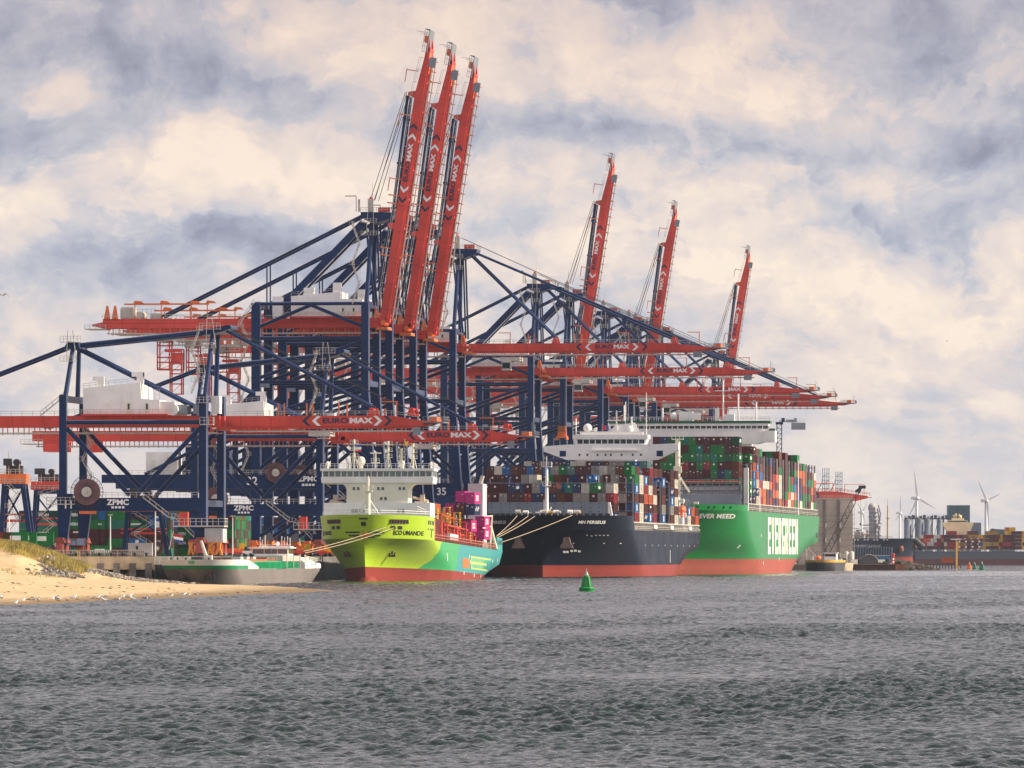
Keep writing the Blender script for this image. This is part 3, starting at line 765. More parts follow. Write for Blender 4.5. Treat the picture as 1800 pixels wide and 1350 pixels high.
def sts_crane(raised, number=None, W=22.0):
    root = thing('container_crane', 'x', 'crane', group='ship to shore cranes along the quay')
    kz = 46.0; ox = 3.0
    for y in (0.0, W):
        m = MB()
        m.beam((ox, y + .6, 4.4), (0, y + .6, kz), 3.2, 2.0); m.box(-1.0, 1.0, y - 1.0, y + 2.2, kz - .1, 70.5)
        m.build('leg', NAVY, root)
        m = MB()
        m.box(-31.8, -29.4, y - 1.0, y + 2.0, 4.4, 70.5)
        m.beam((-30.6, y, 46), (-40, y, 36), 1.6, 1.8); m.beam((-40, y, 36), (-40, y, 23), 1.5, 1.5)
        m.build('leg', NAVY, root)
        for nm, a, b, r in (('tie_tube', (-30.6, y, 70.3), (0, y, 70.3), .5), ('tie_tube', (-30.6, y, 60.8), (0, y, 60.8), .45), ('tie_tube', (-30.6, y, 48.6), (0, y, 48.6), .45),
                            ('diagonal_brace', (-30.6, y, 63.6), (-15.2, y, 69.9), .5), ('diagonal_brace', (0, y, 63.6), (-15.2, y, 69.9), .5),
                            ('diagonal_brace', (-30.6, y, 49.4), (0, y, 60.2), .5), ('diagonal_brace', (-30.6, y, 38.5), (0.4, y, 48), .5),
                            ('diagonal_brace', (-30.6, y, 23.5), (-14, y, 37.5), .55), ('diagonal_brace', (1.6, y, 23.5), (-14, y, 37.5), .55), ('tie_tube', (-30.6, y, 37.6), (.8, y, 37.6), .5),
                            ('diagonal_brace', (-30.6, y, 38), (-62, y, 23), .5), ('diagonal_brace', (-8, y, 19.3), (-29.8, y, 5.5), .55)):
            t = MB(); t.tube(a, b, r, 0, 12); t.build(nm, NAVY, root)
        t = MB(); t.box(-70, -3.2 if y else 1.0, y - .8 if y else -.9, y + .9, 19.0, 22.9); t.box(-74, -70, y - .8, y + .9, 20.6, 22.9)
        t.build('portal_beam', NAVY, root)
        s = MB(); s.box(ox - 1.1 if False else -32, -29.2, 0, W, 4.4, 6.6) if y == 0 else s.box(ox - 1.4, ox + 1.4, 0, W, 4.4, 6.6)
        s.build('sill_beam', NAVY, root)
    for x in (0, -30.6):
        for z in (69.5, 47.5, 21.5):
            t = MB(); t.box(x - .7, x + .7, 2.3, W - 1.1, z, z + 1.5); t.build('cross_beam', NAVY, root)
    bogies(root, [(ox, -1.5), (ox, 3.5 + 3), (ox, W - 4), (ox, W + 3), (-30.6, -1.5), (-30.6, W + 1.5)], ORANGE)
    ya, yb, wid, dep, gz = 6.5, 13.2, 1.1, 2.35, 65.2
    g = MB()
    for y in (ya, yb): g.box(-75, 2.6, y, y + wid, gz - 1.3, gz + 1.3)
    for k in range(11): g.box(-74 + k * 7.4, -73.4 + k * 7.4, ya + wid, yb, gz - 1.0, gz - .2)
    g.prism([(-75, gz - 1.35), (-78, gz - .7), (-78, gz - .2), (-75, gz + .4)], ya, yb + wid)
    gd = g.build('main_girder', RED, root)
    w = MB()
    w.rail([(-75, ya - .9, gz + 1.35), (-33, ya - .9, gz + 1.35)], 1.1, 3, .1)
    w.rail([(-29, ya - .9, gz + 1.0), (2, ya - .9, gz + 1.0)], 1.1, 3, .1)
    w.box(-80, -74, ya - 1, yb + 2, gz - 1.6, gz - 1.4); w.rail([(-80, ya - 1, gz - 1.4), (-74, ya - 1, gz - 1.4)], 1.1, 1.5, .1)
    w.build('walkway_rail', GALV, gd)
    w = MB(); k = -73.5
    for y in (ya + .5, yb + .4): w.box(-74, 2.5, y, y + .3, gz - 2.9, gz - 2.65)
    while k < 2:
        for y in (ya + .55, yb + .45): w.box(k, k + .22, y, y + .25, gz - 3.1, gz - 1.3, 1)
        k += 2.9
    w.build('trolley_rail', [GALV, ORANGE], gd)
    w = MB()                                        # festoon gantry over the rear girder end
    for y in (ya + .5,):
        w.beam((-69, y, gz + 5.4), (-45, y, gz + 5.4), .35, .45)
        for x in (-66, -58.5, -50, -45.5): w.beam((x, y, gz + 1.3), (x, y, gz + 5.5), .25, .25); w.prism([(x - .4, gz + 5.6), (x + 2.6, gz + 5.6), (x + 1.8, gz + 6.2), (x, gz + 6.4)], y - .4, y + .4)
    for x in (-73.8, -71.6): w.prism([(x - 1, gz + .9), (x + .8, gz + .9), (x + .2, gz + 5.0), (x - .2, gz + 5.0)], ya, ya + 1.2)
    w.build('festoon_gantry', ORANGE, gd)
    h = MB()                                        # winch gear at the rear end
    h.box(-70, -66.6, ya + .6, yb, gz + 1.4, gz + 4.6); h.tube((-64.5, ya, gz + 2.4), (-64.5, yb, gz + 2.4), 1.0)
    h.rail([(-70, ya, gz + 1.4), (-60, ya, gz + 1.4)], 2.6, 1.2, .12)
    h.build('winch_gear', GALV, gd)
    # machinery house
    h = MB()
    h.prism([(-21.3, 66.9), (-1.3, 66.9), (-1.3, 71.6), (-7.5, 71.8), (-7.5, 73.7), (-21.3, 72.5)], 3.2, 18.8)
    hs = h.build('machinery_house', WHITE, root)
    v = MB(); v.box(-18, -15.4, 5, 8, 72.6, 74.9); v.box(-15.9, -15.3, 5, 8, 74.2, 75.1); v.build('roof_vent', WHITE, hs)
    v = MB(); v.box(-9.8, -7.7, 5, 8, 73.5, 76.3); v.build('roof_vent', WHITE, hs)
    v = MB(); v.box(-26.8, -24, 5, 8, 66.9, 72.5); v.build('electrical_cabinet', WHITE, hs)
    for x in (-7.2, -4.2):
        v = MB(); v.box(x, x + 1.0, 3.1, 3.2, 67.2, 69.4); v.box(x + .3, x + .7, 3.04, 3.1, 68.2, 69.1, 1); v.build('door', [CREAM, DARK], hs)
    v = MB(); v.rail([(-23, 2.2, 66.9), (-1, 2.2, 66.9)], 1.1, 2, .09); v.rail([(-21.3, 3.3, 72.5), (-7.6, 3.3, 73.7)], 1.1, 2, .08); v.rail([(-7.4, 3.3, 71.8), (-1.3, 3.3, 71.6)], 1.1, 2, .08)
    v.build('roof_railing', GALV, hs)
    v = MB(); v.box(-22, -.8, 2.0, 19.5, 66.55, 66.88); v.build('house_floor', RED, hs)
    # pylon
    for ys in ((2.5, 8.0), (17.5, 13.5)):
        t = MB(); t.tube((0, ys[0], 70.4), (.8, ys[1], 94), .62, 0, 12); t.build('pylon', NAVY, root)
    t = MB(); t.prism([(-2.2, 96), (-2.2, 94.4), (1.5, 92.6), (6.4, 94.3), (6.8, 95.8)], 6.5, 15.5); t.build('apex_head', NAVY, root)
    t = MB()
    t.rail([(-2.2, 6.2, 96), (6.8, 6.2, 96)], 1.2, 1.5, .1); t.rail([(6.8, 6.2, 96), (6.8, 15.5, 96)], 1.2, 2, .1)
    for z in (89.5, 93): t.box(-2.0, 2.4, 5.8, 6.2, z, z + .1); t.rail([(-2, 5.7, z), (2.4, 5.7, z)], 1.1, .9, .1)
    for x in (-.6, 1.6): t.beam((x, 5.9, 90), (x * .5 + .5, 6.2, 99.5), .16, .16)
    t.build('apex_platform', GALV, root)
    t = MB(); t.box(-.2, 1.2, 6.3, 7.5, 96, 99.6); t.tube((1.1, 7, 99), (1.1, 7, 104), .05); t.build('rope_tower', GALV, root)
    t = MB(); t.tube((-3.4, 6, 96), (-3.4, 6, 100.4), .09); t.tube((-3.4, 6, 100.4), (-6.5, 6, 100.4), .12); t.build('floodlight_pole', DARK, root)
    t = MB(); t.tube((-2.6, 6, 96), (-2.6, 6, 99.5), .3); t.build('vent_pipe', GALV, root)
    t = MB(); t.box(2.6, 5.8, 7, 9, 96, 97.3); t.build('sheave_block', RED, root)
    t = MB(); t.prism([(0, 99.5), (1.2, 99.5), (.6, 100.3)], 6.4, 9); t.build('rope_sheave', RED, root)
    for y in (7.2, 13.2):
        t = MB(); t.beam((-1.6, y + .8, 93), (-27, y + .8, 67.2), 1.7, 2.0); t.build('back_strut', NAVY, root)
        t = MB(); t.tube((-1.6, y, 95.2), (-58.7, y, 67), .34, 0, 8); t.build('backstay', NAVY, root)
        t = MB(); t.tube((-28.7, y, 66.5), (-28.7, y, 81.6), .2, 0, 8); t.build('stay_post', NAVY, root)
        t = MB(); t.beam((2.2, y + 1, 93), (3.0, y + 1, 68), .5, .5); t.beam((-1, y + 1, 93), (1.4, y + 1, 70), .5, .5); t.build('pylon_link', NAVY, root)
    # back elevator frames
    def lattice(mb, x0, x1, y0, y1, z0, z1, n):
        for x in (x0, x1):
            for y in (y0, y1): mb.beam((x, y, z0), (x, y, z1), .35, .35)
        for k in range(n + 1):
            z = z0 + (z1 - z0) * k / n
            mb.beam((x0, y0, z), (x1, y0, z), .25, .25); mb.beam((x0, y1, z), (x1, y1, z), .25, .25); mb.beam((x0, y0, z), (x0, y1, z), .25, .25); mb.beam((x1, y0, z), (x1, y1, z), .25, .25)
            if k < n: mb.beam((x0, y0, z), (x1, y0, z + (z1 - z0) / n), .12, .12)
    t = MB(); lattice(t, -59.6, -56.2, 7, 11, 52.5, 62.3, 3); lattice(t, -59.6, -52.8, 7, 11, 52.3, 54.4, 1); lattice(t, -55.6, -52.8, 7, 11, 54.4, 58, 1)
    t.box(-55.8, -52.6, 6.8, 11.2, 54.4, 57); lattice(t, -56, -52.8, 7, 10, 45.5, 54, 3); t.box(-57.5, -52.6, 6.8, 7, 57.2, 58)
    t.build('elevator_frame', RED, root)
    t = MB(); t.box(-62.5, -52, 5.4, 16.4, 61.6, 62.2); t.rail([(-66, 5.2, 60.6), (-52, 5.2, 60.6)], 1.2, 1.6, .14); t.box(-66, -52, 5, 5.6, 60.4, 60.6); t.box(-60, -57, 6, 15, 60, 61.6)
    t.build('trolley', GALV, root)
    # trolley cab on the sea side
    if not raised:
        t = MB(); t.box(14, 20, 5.6, 16.2, 61.0, 62.1); t.box(14.6, 17.4, 5.4, 8.4, 58.0, 61.0); t.build('trolley', GALV, root)
        t = MB(); t.box(17.3, 17.46, 5.6, 8.2, 58.5, 60.4); t.box(14.8, 17.2, 5.32, 5.42, 58.6, 60.4); t.build('cab_window', GLASS, root)
    # stairs
    s = MB(); zigzag(s, -3.4, -1.4, -1.6, 70, 92, 5.5); s.build('staircase', GALV, root)
    s = MB()
    s.stair((-35.5, -1.2, 64), (-31, -1.2, 70.5), .8); s.box(-36.5, -35, -2, 0, 63.9, 64)
    s.build('staircase', GALV, root)
    s = MB(); zigzag(s, -34.6, -32.4, -1.4, 23, 64, 5.2)
    s.build('staircase', GALV, root)
    s = MB(); s.stair((-14, -1.6, 22.9), (-6, -1.6, 16.5), .9); s.stair((-6, -1.6, 16.5), (0, -1.6, 11), .9); s.build('staircase', GALV, root)
    s = MB(); s.rail([(-69, -1.0, 22.9), (-1, -1.0, 22.9)], 1.2, 1.8, .1); s.build('beam_railing', GALV, root)
    s = MB(); s.box(-3, 6, -2, 0, 10.6, 10.9); s.rail([(-3, -2, 10.9), (6, -2, 10.9)], 1.2, 1.3, .1); s.build('leg_platform', GALV, root)
    h = MB(); h.box(-62, -53, 2, 9, 22.95, 29.2); hs2 = h.build('portal_cabin', WHITE, root)
    v = MB(); v.box(-60.5, -59.3, 1.92, 2, 24.5, 27); v.box(-56, -55, 1.92, 2, 26.6, 27.8, 1); v.build('door', [CREAM, YELLOW], hs2)
    h = MB(); h.box(-51, -46.5, 3, 8, 22.95, 31.5); h.build('electrical_cabinet', NAVY, root)
    h = MB(); h.box(-1.4, 1.2, -2.2, -1.0, 10.9, 14.0); h.build('control_box', RED, root)
    h = MB(); h.box(.6, 5.2, -1.6, 2.6, 4.7, 9.0); h.build('drive_cabinet', GALV, root)
    reel(root, (-24.8, -1.6, 23.4), 3.1)
    place(text_mesh('ZPMC', 2.0, TEXTW, off=.06, sx=1.1), 'lettering', root, (-15.8, -.95, 21.6))
    ln = MB()
    for k in range(4): ln.box(-17.6 + k * .95, -16.9 + k * .95, -.98, -.95, 19.7, 20.3)
    ln.build('lettering', TEXTW, root)
    # boom
    L = 80.0 if raised else 78.0
    tilt = R(81.0) if raised else 0.0
    hinge = (4.1, 0, 65.2)
    marks = dict(stays=(27.0, 64.0), davits=(13.0, 50.0, 72.0) if not raised else (40.0, 58.0, 70.5), posts=(18.5, 20.5, 33, 35.2), chev=(34.7, 37.6, 52.0, 54.9), sx=1.3)
    b = boom_part(root, L, ya, yb, dep, wid, hinge, tilt, marks, 11)
    hb = MB(); hb.box(2.2, 5.4, ya - .2, yb + wid + .2, 63.2, 64.0); hb.tube((4.1, ya - .3, 65.2), (4.1, yb + wid + .3, 65.2), .7); hb.prism([(1.5, 66.5), (3.2, 66.5), (2.6, 69), (1.8, 69)], ya, ya + 1.2)
    hb.build('boom_hinge', ORANGE, root)
    def on_boom(x, z):
        c, s_ = math.cos(tilt), math.sin(tilt)
        return (hinge[0] + x * c - z * s_, hinge[2] + x * s_ + z * c)
    for y in (7.4, 14.4):
        if raised:
            e = on_boom(63.4, 3.2)
            t = MB(); t.tube((6.6, y, 95), (e[0], y, e[1]), .42, 0, 8)
            for k in range(8):
                a = Vector((6.6, y, 95)).lerp(Vector((e[0], y, e[1])), (k + .5) / 8); t.box(a.x - .6, a.x + .6, y - .3, y + .3, a.z - .3, a.z + .3) if k % 3 == 0 else None
            t.build('forestay', NAVY, root)
            t = MB(); t.tube((6.2, y, 94.5), (2.6, y, 74), .4, 0, 8); t.tube((2.6, y, 74), (5.2, y, 90), .3, 0, 8); t.build('forestay', NAVY, root)
            t = MB()
            for dx in (0, 1.3):
                t.tube((.4 + dx, y, 99.4), (e[0] - .6 + dx * .3, y, e[1] + 1.0), .09, 0, 5)
            t.build('hoist_rope', DARK, root)
        else:
            e = on_boom(64, 3.0); e2 = on_boom(27, 3.0)
            m0 = Vector((6.2, y, 94.6)).lerp(Vector((e[0], y, e[1])), .42)
            t = MB(); t.tube((6.2, y, 94.6), m0, .38, 0, 8); t.tube(m0, (e[0], y, e[1]), .38, 0, 8); t.box(m0.x - 1, m0.x + 1, y - .35, y + .35, m0.z - .5, m0.z + .5); t.build('forestay', NAVY, root)
            t = MB(); t.tube((4.8, y, 93.8), (e2[0], y, e2[1]), .38, 0, 8); t.build('forestay', NAVY, root)
            t = MB(); t.tube((1.5, y, 99.4), (e[0] + 2, y, e[1]), .08, 0, 5); t.tube((-1, y, 99.4), (-62, y, 68), .08, 0, 5) if False else None; t.build('hoist_rope', DARK, root)
    return root

UP = sts_crane(True); DOWN = sts_crane(False)
used = {'u': False, 'd': False}; NUMBERED = []
CR = [(642, 1845, 'u', '32', 'raised blue and red quay crane numbered 32, first of the tall boom trio'),
      (684, 1893, 'u', None, 'raised blue and red quay crane, middle of the tall boom trio'),
      (726, 1943, 'u', None, 'raised blue and red quay crane, last of the tall boom trio'),
      (796, 2065, 'd', '35', 'quay crane numbered 35 with its long red boom lowered above the lime ship'),
      (933, 2330, 'd', None, 'quay crane with red boom lowered and orange spreader hanging behind the black ship'),
      (990, 2412, 'u', None, 'quay crane whose raised boom is the tallest of the three farther ones'),
      (1055, 2590, 'd', None, 'quay crane with the upper of three stacked lowered booms over the green ship'),
      (1100, 2690, 'd', None, 'quay crane with the middle of three stacked lowered booms over the green ship'),
      (1111, 2735, 'u', None, 'quay crane whose raised boom is the second of the three farther ones'),
      (1150, 2810, 'd', None, 'quay crane with the lowest of three stacked lowered booms over the green ship'),
      (1250, 3130, 'u', None, 'quay crane with the shortest looking raised boom, last before the green ship stern')]
for u, D, st, num, lab in CR:
    proto = UP if st == 'u' else DOWN
    if used[st]: o = copy_tree(proto)
    else: o = proto; used[st] = True
    o['label'] = lab
    o.location = (P(u, 0, D).x, D, QZ); o.rotation_euler = (0, 0, RZ)
    if num: NUMBERED.append((o, num))
    if num == None and D == 2330:
        s = MB()
        s.box(8.0, 11.6, 8, 14, 41.8, 42.5); s.box(8.4, 11.2, 9, 13, 42.5, 44.0); s.box(7.9, 8.3, 7.8, 14.2, 41.2, 42); s.box(11.3, 11.7, 7.8, 14.2, 41.2, 42)
        s.box(8.5, 11.1, 8.6, 13.4, 44.0, 46.0, 1)
        for x in (8.8, 10.8):
            for y in (9, 13): s.tube((x, y, 46), (x, y, 63), .07, 2, 5)
        s.build('spreader', [ORANGE, paint('dark_orange', (.35, .10, .03), .6), DARK], o)
for o, num in NUMBERED: place(text_mesh(num, 3.2, TEXTW, off=.05), 'lettering', o, (-31.6, -1.12, 21.0) if num == '32' else (-3.4, -1.1, 20.2))

# ---------------------------------------------------------------- barge cranes
def barge_crane(number):
    root = thing('barge_crane', 'x', 'crane', group='low barge cranes on the quay')
    W = 26.0; G = -33.6
    for y in (0, W):
        m = MB(); m.box(-.85, .85, y - .85, y + 2.2, 5.5, 38.5); m.build('leg', NAVY, root)
        m = MB(); m.box(G - .85, G + .85, y - .85, y + .85, 9.8, 38.5)
        m.prism([(G - 1.4, 15), (G + 2.4, 15), (G + 1.0, 3.6), (G - 1.0, 3.6)], y - .8, y + .8); m.build('leg', NAVY, root)
        t = MB(); t.tube((G, y, 31.9), (0, y, 31.9), .55, 0, 12); t.build('tie_tube', NAVY, root)
        for a, b in (((G + .8, y, 30.5), (-17.6, y, 14.6)), ((-.8, y, 30.5), (-16, y, 14.6))):
            t = MB(); t.tube(a, b, .55, 0, 12); t.build('diagonal_brace', NAVY, root)
        t = MB(); t.box(G + .8, -.8, y - .7, y + .7, 11.0, 14.0); t.build('portal_beam', NAVY, root)
    for x in (G, 0):
        for z in (36.8, 12.0):
            t = MB(); t.box(x - .6, x + .6, 2.3, W - .9, z, z + 1.5); t.build('cross_beam', NAVY, root)
    for y in (0, W):
        t = MB(); t.tube((0, y * .6 + 3, 38.4), (.9, y * .3 + 8.5, 53.4), .6, 0, 12, .5); t.build('pylon', NAVY, root)
        t = MB(); t.tube((G, y * .6 + 3, 38.4), (G + .8, y * .3 + 8.5, 50.2), .6, 0, 12, .5); t.build('pylon', NAVY, root)
    t = MB(); t.prism([(-1.6, 54), (-1.6, 52.6), (3.5, 53.6), (5.5, 54.4), (5.2, 55.2)], 7.5, 17.5); t.build('apex_head', NAVY, root)
    t = MB(); t.prism([(G - 1.4, 49.6), (G + 2.6, 49.6), (G + 2.2, 51.2), (G - .4, 51.4)], 7.5, 17.5); t.build('apex_head', NAVY, root)
    t = MB()
    for bx, z in ((0, 54.2), (G, 51.2)):
        t = MB(); t.box(bx - 2, bx + 3, 6.6, 7.4, z - .1, z); t.rail([(bx - 2, 6.6, z), (bx + 3, 6.6, z)], 1.4, .9, .1)
        t.box(bx - 2, bx + 2, 6.2, 7, z - 4.6, z - 4.5); t.rail([(bx - 2, 6.2, z - 4.5), (bx + 2, 6.2, z - 4.5)], 1.2, .9, .1)
        for x in (-.4, 2.0): t.beam((bx + x, 6.4, z - 4.6), (bx + x * .5, 6.8, z + 2.8), .16, .16)
        t.build('apex_platform', GALV, root)
    t = MB(); zigzag(t, -2.6, -.6, -1.2, 38.6, 54, 5); t.build('staircase', GALV, root)
    for y in (9.5, 15.5):
        t = MB(); t.tube((G + 1.5, y, 50.4), (-.6, y, 53.6), .62, 0, 12); t.build('tie_tube', NAVY, root)
        t = MB(); t.tube((G + 1, y, 50), (-.8, y, 34.2), .5, 0, 10); t.build('front_strut', NAVY, root)
        t = MB(); t.tube((G - .6, y, 50.2), (-76, y, 34.4), .36, 0, 8); t.build('backstay', NAVY, root)
        t = MB(); t.tube((4, y, 53.8), (39, y, 35.5), .34, 0, 8); t.build('forestay', NAVY, root)
        t = MB(); t.tube((4.2, y, 54.6), (50, y, 34), .08, 0, 5); t.tube((4.6, y, 54.6), (34, y, 35), .08, 0, 5); t.build('hoist_rope', DARK, root)
    ya, yb, wid, dep, gz = 8.4, 15.6, 1.1, 2.45, 32.3
    g = MB()
    for y in (ya, yb): g.box(-79, 2.6, y, y + wid, gz - 1.35, gz + 1.35)
    for k in range(12): g.box(-78 + k * 7, -77.5 + k * 7, ya + wid, yb, gz - 1, gz - .2)
    gd = g.build('main_girder', RED, root)
    w = MB(); w.rail([(-79, ya - .8, gz + 1.35), (G - 1, ya - .8, gz + 1.35)], 1.1, 2.6, .09)
    w.stair((G - 7, ya - .6, gz + 1.4), (G - 1.2, ya - .6, gz + 6), .8)
    w.box(-82, -76, ya - 1, yb + 2, gz - 2.2, gz - 2.0); w.rail([(-82, ya - 1, gz - 2), (-76, ya - 1, gz - 2)], 1.1, 1.3, .1)
    w.build('walkway_rail', GALV, gd)
    w = MB(); k = -77.5
    for y in (ya + .4, yb + .4): w.box(-78, 2, y, y + .3, gz - 2.9, gz - 2.6)
    while k < 2:
        for y in (ya + .5, yb + .5): w.box(k, k + .22, y, y + .22, gz - 3.1, gz - 1.3, 1)
        k += 2.6
    w.build('trolley_rail', [GALV, ORANGE], gd)
    w = MB(); w.box(-76, -70, ya - .3, yb + 1.4, gz - 4.2, gz - 1.4); w.box(-66, -60, ya + .1, ya + 1.2, gz - 4.4, gz - 1.4); w.build('rear_winch', RED, gd)
    # machinery house
    h = MB(); h.prism([(-29.6, 34.0), (-11.2, 34.0), (-11.2, 37.3), (-15.8, 37.6), (-15.8, 41.5), (-29.6, 40.1)], 4.2, 21)
    hs = h.build('machinery_house', WHITE, root)
    for x, z in ((-26.4, 40.3), (-17, 41.3)):
        v = MB(); v.box(x, x + 1.5, 6, 8, z, z + 2.6); v.box(x - 1.2, x + 1.5, 5.9, 8.1, z + 1.6, z + 2.65); v.build('roof_vent', WHITE, hs)
    v = MB(); v.box(-11.2, -7.6, 4.6, 20, 34.0, 36.9); v.tube((-8.2, 4.6, 35), (-8.2, 20, 35), 1.4, 0, 14); v.build('side_annex', WHITE, hs)
    for x in (-18.6, -14.2):
        v = MB(); v.box(x - .5, x + .5, 4.1, 4.2, 34.3, 36.7); v.box(x - .22, x + .22, 4.04, 4.1, 35.0, 36.4, 1); v.build('door', [CREAM, DARK], hs)
    v = MB(); v.box(-24.2, -23.4, 3.9, 4.2, 36.3, 37.1); v.build('vent_hood', WHITE, hs)
    v = MB(); v.rail([(-29.6, 4.3, 40.1), (-15.8, 4.3, 41.5)], 1.1, 1.6, .08); v.rail([(-33, 3.2, 33.9), (-8, 3.2, 33.9)], 1.1, 1.6, .08); v.rail([(-15.6, 4.3, 37.6), (-11.2, 4.3, 37.3)], 2.4, 1.0, .08)
    v.build('roof_railing', GALV, hs)
    v = MB(); v.box(-30, -9, 3.0, 21.4, 33.66, 33.98); v.build('house_floor', RED, hs)
    for x in (-7.4, -3.4):
        v = MB(); v.box(x, x + 2.6, 6, 12, 34, 36.2); v.build('electrical_cabinet', GREY, root)
    v = MB(); v.box(1.2, 3.2, 4.6, 8.0, 34, 38.2); v.build('electrical_cabinet', WHITE, root)
    v = MB(); v.box(-.4, 2.8, -2.4, -.9, 31.2, 31.4); v.rail([(-.4, -2.4, 31.4), (2.8, -2.4, 31.4), (2.8, -.9, 31.4)], 1.6, 1, .12); v.build('leg_platform', GALV, root)
    v = MB(); v.box(-1.5, 3.4, -2, -.9, 36.4, 36.5); v.rail([(-1.5, -2, 36.5), (3.4, -2, 36.5)], 1.3, 1, .1)
    v.build('leg_platform', GALV, root)
    # lower works
    s = MB(); s.stair((-14, -1.6, 14), (-8, -1.6, 9.4), .9); s.stair((-8, -1.6, 9.4), (-6.4, -1.6, 9.2), .9); s.stair((-6.4, -1.6, 9.2), (-1.8, -1.6, 4.6), .9)
    s.build('staircase', GALV, root)
    s = MB(); s.rail([(G + 6, -1, 14), (-1, -1, 14)], 1.3, 1.5, .1); s.build('beam_railing', GALV, root)
    s = MB(); s.rail([(G - 3.8, -1.2, 12.6), (G + 3, -1.2, 12.6)], 1.5, 1.2, .12); s.box(G - 3.8, G + 3, -1.6, -.8, 12.4, 12.6); s.build('leg_platform', GALV, root)
    s = MB(); zigzag(s, G + 2.4, G + 4.6, 12, 15, 33, 4); s.build('staircase', GALV, root)
    s = MB(); s.box(-6.6, 5.6, -3.2, 2, 7.1, 7.4); s.rail([(-6.6, -3.2, 7.4), (5.6, -3.2, 7.4), (5.6, 1.5, 7.4)], 1.7, 1.4, .13); s.build('leg_platform', GALV, root)
    s = MB(); s.box(-5.2, -3.2, -2.9, -1.2, 7.4, 10.6); s.build('control_box', RED, root)
    s = MB(); s.box(.8, 5.2, -2.6, 3, 3.4, 6.8)
    for k in range(8): s.box(.82 + k * .56, 1.1 + k * .56, -2.75, -2.6, 3.5, 6.6)
    s.build('drive_cabinet', paint('pale_cabinet', (.45, .48, .5), .5, .05, .4), root)
    s = MB(); s.box(.5, 5.5, -2.8, 3, 6.82, 7.08); s.build('cabinet_roof', DARK, root)
    s = MB(); s.box(-2, 1, -1.2, W + 1.2, 4.2, 6); s.build('sill_beam', NAVY, root)
    s = MB(); s.box(G - 1, G + 1, -1.2, W + 1.2, 2.8, 4.4); s.build('sill_beam', NAVY, root)
    pm = MB()
    for x in (-2.2, .4, 2.4, 4.4):
        pm.prism([(x - .5, 3.4), (x + .5, 3.4), (x + .35, 2.2), (x + .85, .5), (x + .35, .5), (x, 1.5), (x - .35, .5), (x - .85, .5), (x - .35, 2.2)], -4.2, -2.8)
    pm.box(-2.8, 5, -3.9, -3.2, 3.2, 3.45); pm.build('buffer_frame', paint('amber_paint', (.75, .25, .02), .45, .25, .8), root)
    bogies(root, [(0, -1), (0, W), (G, -1), (G, W)], paint('rust_red', (.26, .045, .03), .5, .15, .5))
    reel(root, (G + 6, -1.6, 15.4), 3.5)
    v = MB()
    for k in range(24):
        a = 2 * math.pi * k / 24; b = 2 * math.pi * (k + 1) / 24
        v.beam((G + 6 + 3.9 * math.cos(a), -1.6, 15.4 + 3.9 * math.sin(a)), (G + 6 + 3.9 * math.cos(b), -1.6, 15.4 + 3.9 * math.sin(b)), .12, .12)
        v.beam((G + 6 + 3.2 * math.cos(a), -1.6, 15.4 + 3.2 * math.sin(a)), (G + 6 + 3.9 * math.cos(a), -1.6, 15.4 + 3.9 * math.sin(a)), .1, .1)
    v.build('reel_guide', DARK, root)
    v = MB(); v.box(G + 4, G + 8, -1, .2, 10.2, 10.9); v.box(G + 4.4, G + 6, -1.05, -.8, 10.3, 10.8); v.build('warning_lamp', ORANGE, root)
    place(text_mesh('ZPMC', 1.8, TEXTW, off=.06, sx=1.1), 'lettering', root, (-20.3, -.75, 12.9))
    ln = MB()
    for k in range(4): ln.box(-21.9 + k * .85, -21.3 + k * .85, -.76, -.72, 11.5, 12.0)
    ln.build('lettering', TEXTW, root)
    hinge = (4.0, 0, gz)
    marks = dict(stays=(35.0, 44.5), davits=(41.0,), posts=(12.5, 13.9, 19.3, 20.7, 27.0, 29.0), chev=(19.6, 22.0, 36.4, 38.8), sx=1.4)
    boom_part(root, 50.0, ya, yb, dep, wid, hinge, 0.0, marks, 12)
    hb = MB(); hb.box(2, 5.2, ya - .2, yb + 1.3, gz - 2.2, gz - 1.3); hb.tube((4, ya - .15, gz - .6), (4, yb + 1.3, gz - .6), .45)
    hb.build('boom_hinge', RED, root)
    t = MB(); t.box(24, 29, ya - .4, yb + 1.5, gz - 3.6, gz - 2.6); t.build('trolley', GALV, root)
    return root
BC = barge_crane('11')
for k, (D, num, lab) in enumerate([(1575, '11', 'low barge crane numbered 11 standing on the quay behind the grey river barge'), (1761, None, 'low barge crane whose boom reaches over the wheelhouse of the lime ship')]):
    o = BC if k == 0 else copy_tree(BC)
    o['label'] = lab
    o.location = (leg_x(D), D, QZ); o.rotation_euler = (0, 0, RZ)
    if k == 0: first = o
place(text_mesh('11', 2.6, TEXTW, off=.05), 'lettering', first, (-32.2, -.9, 12.3))

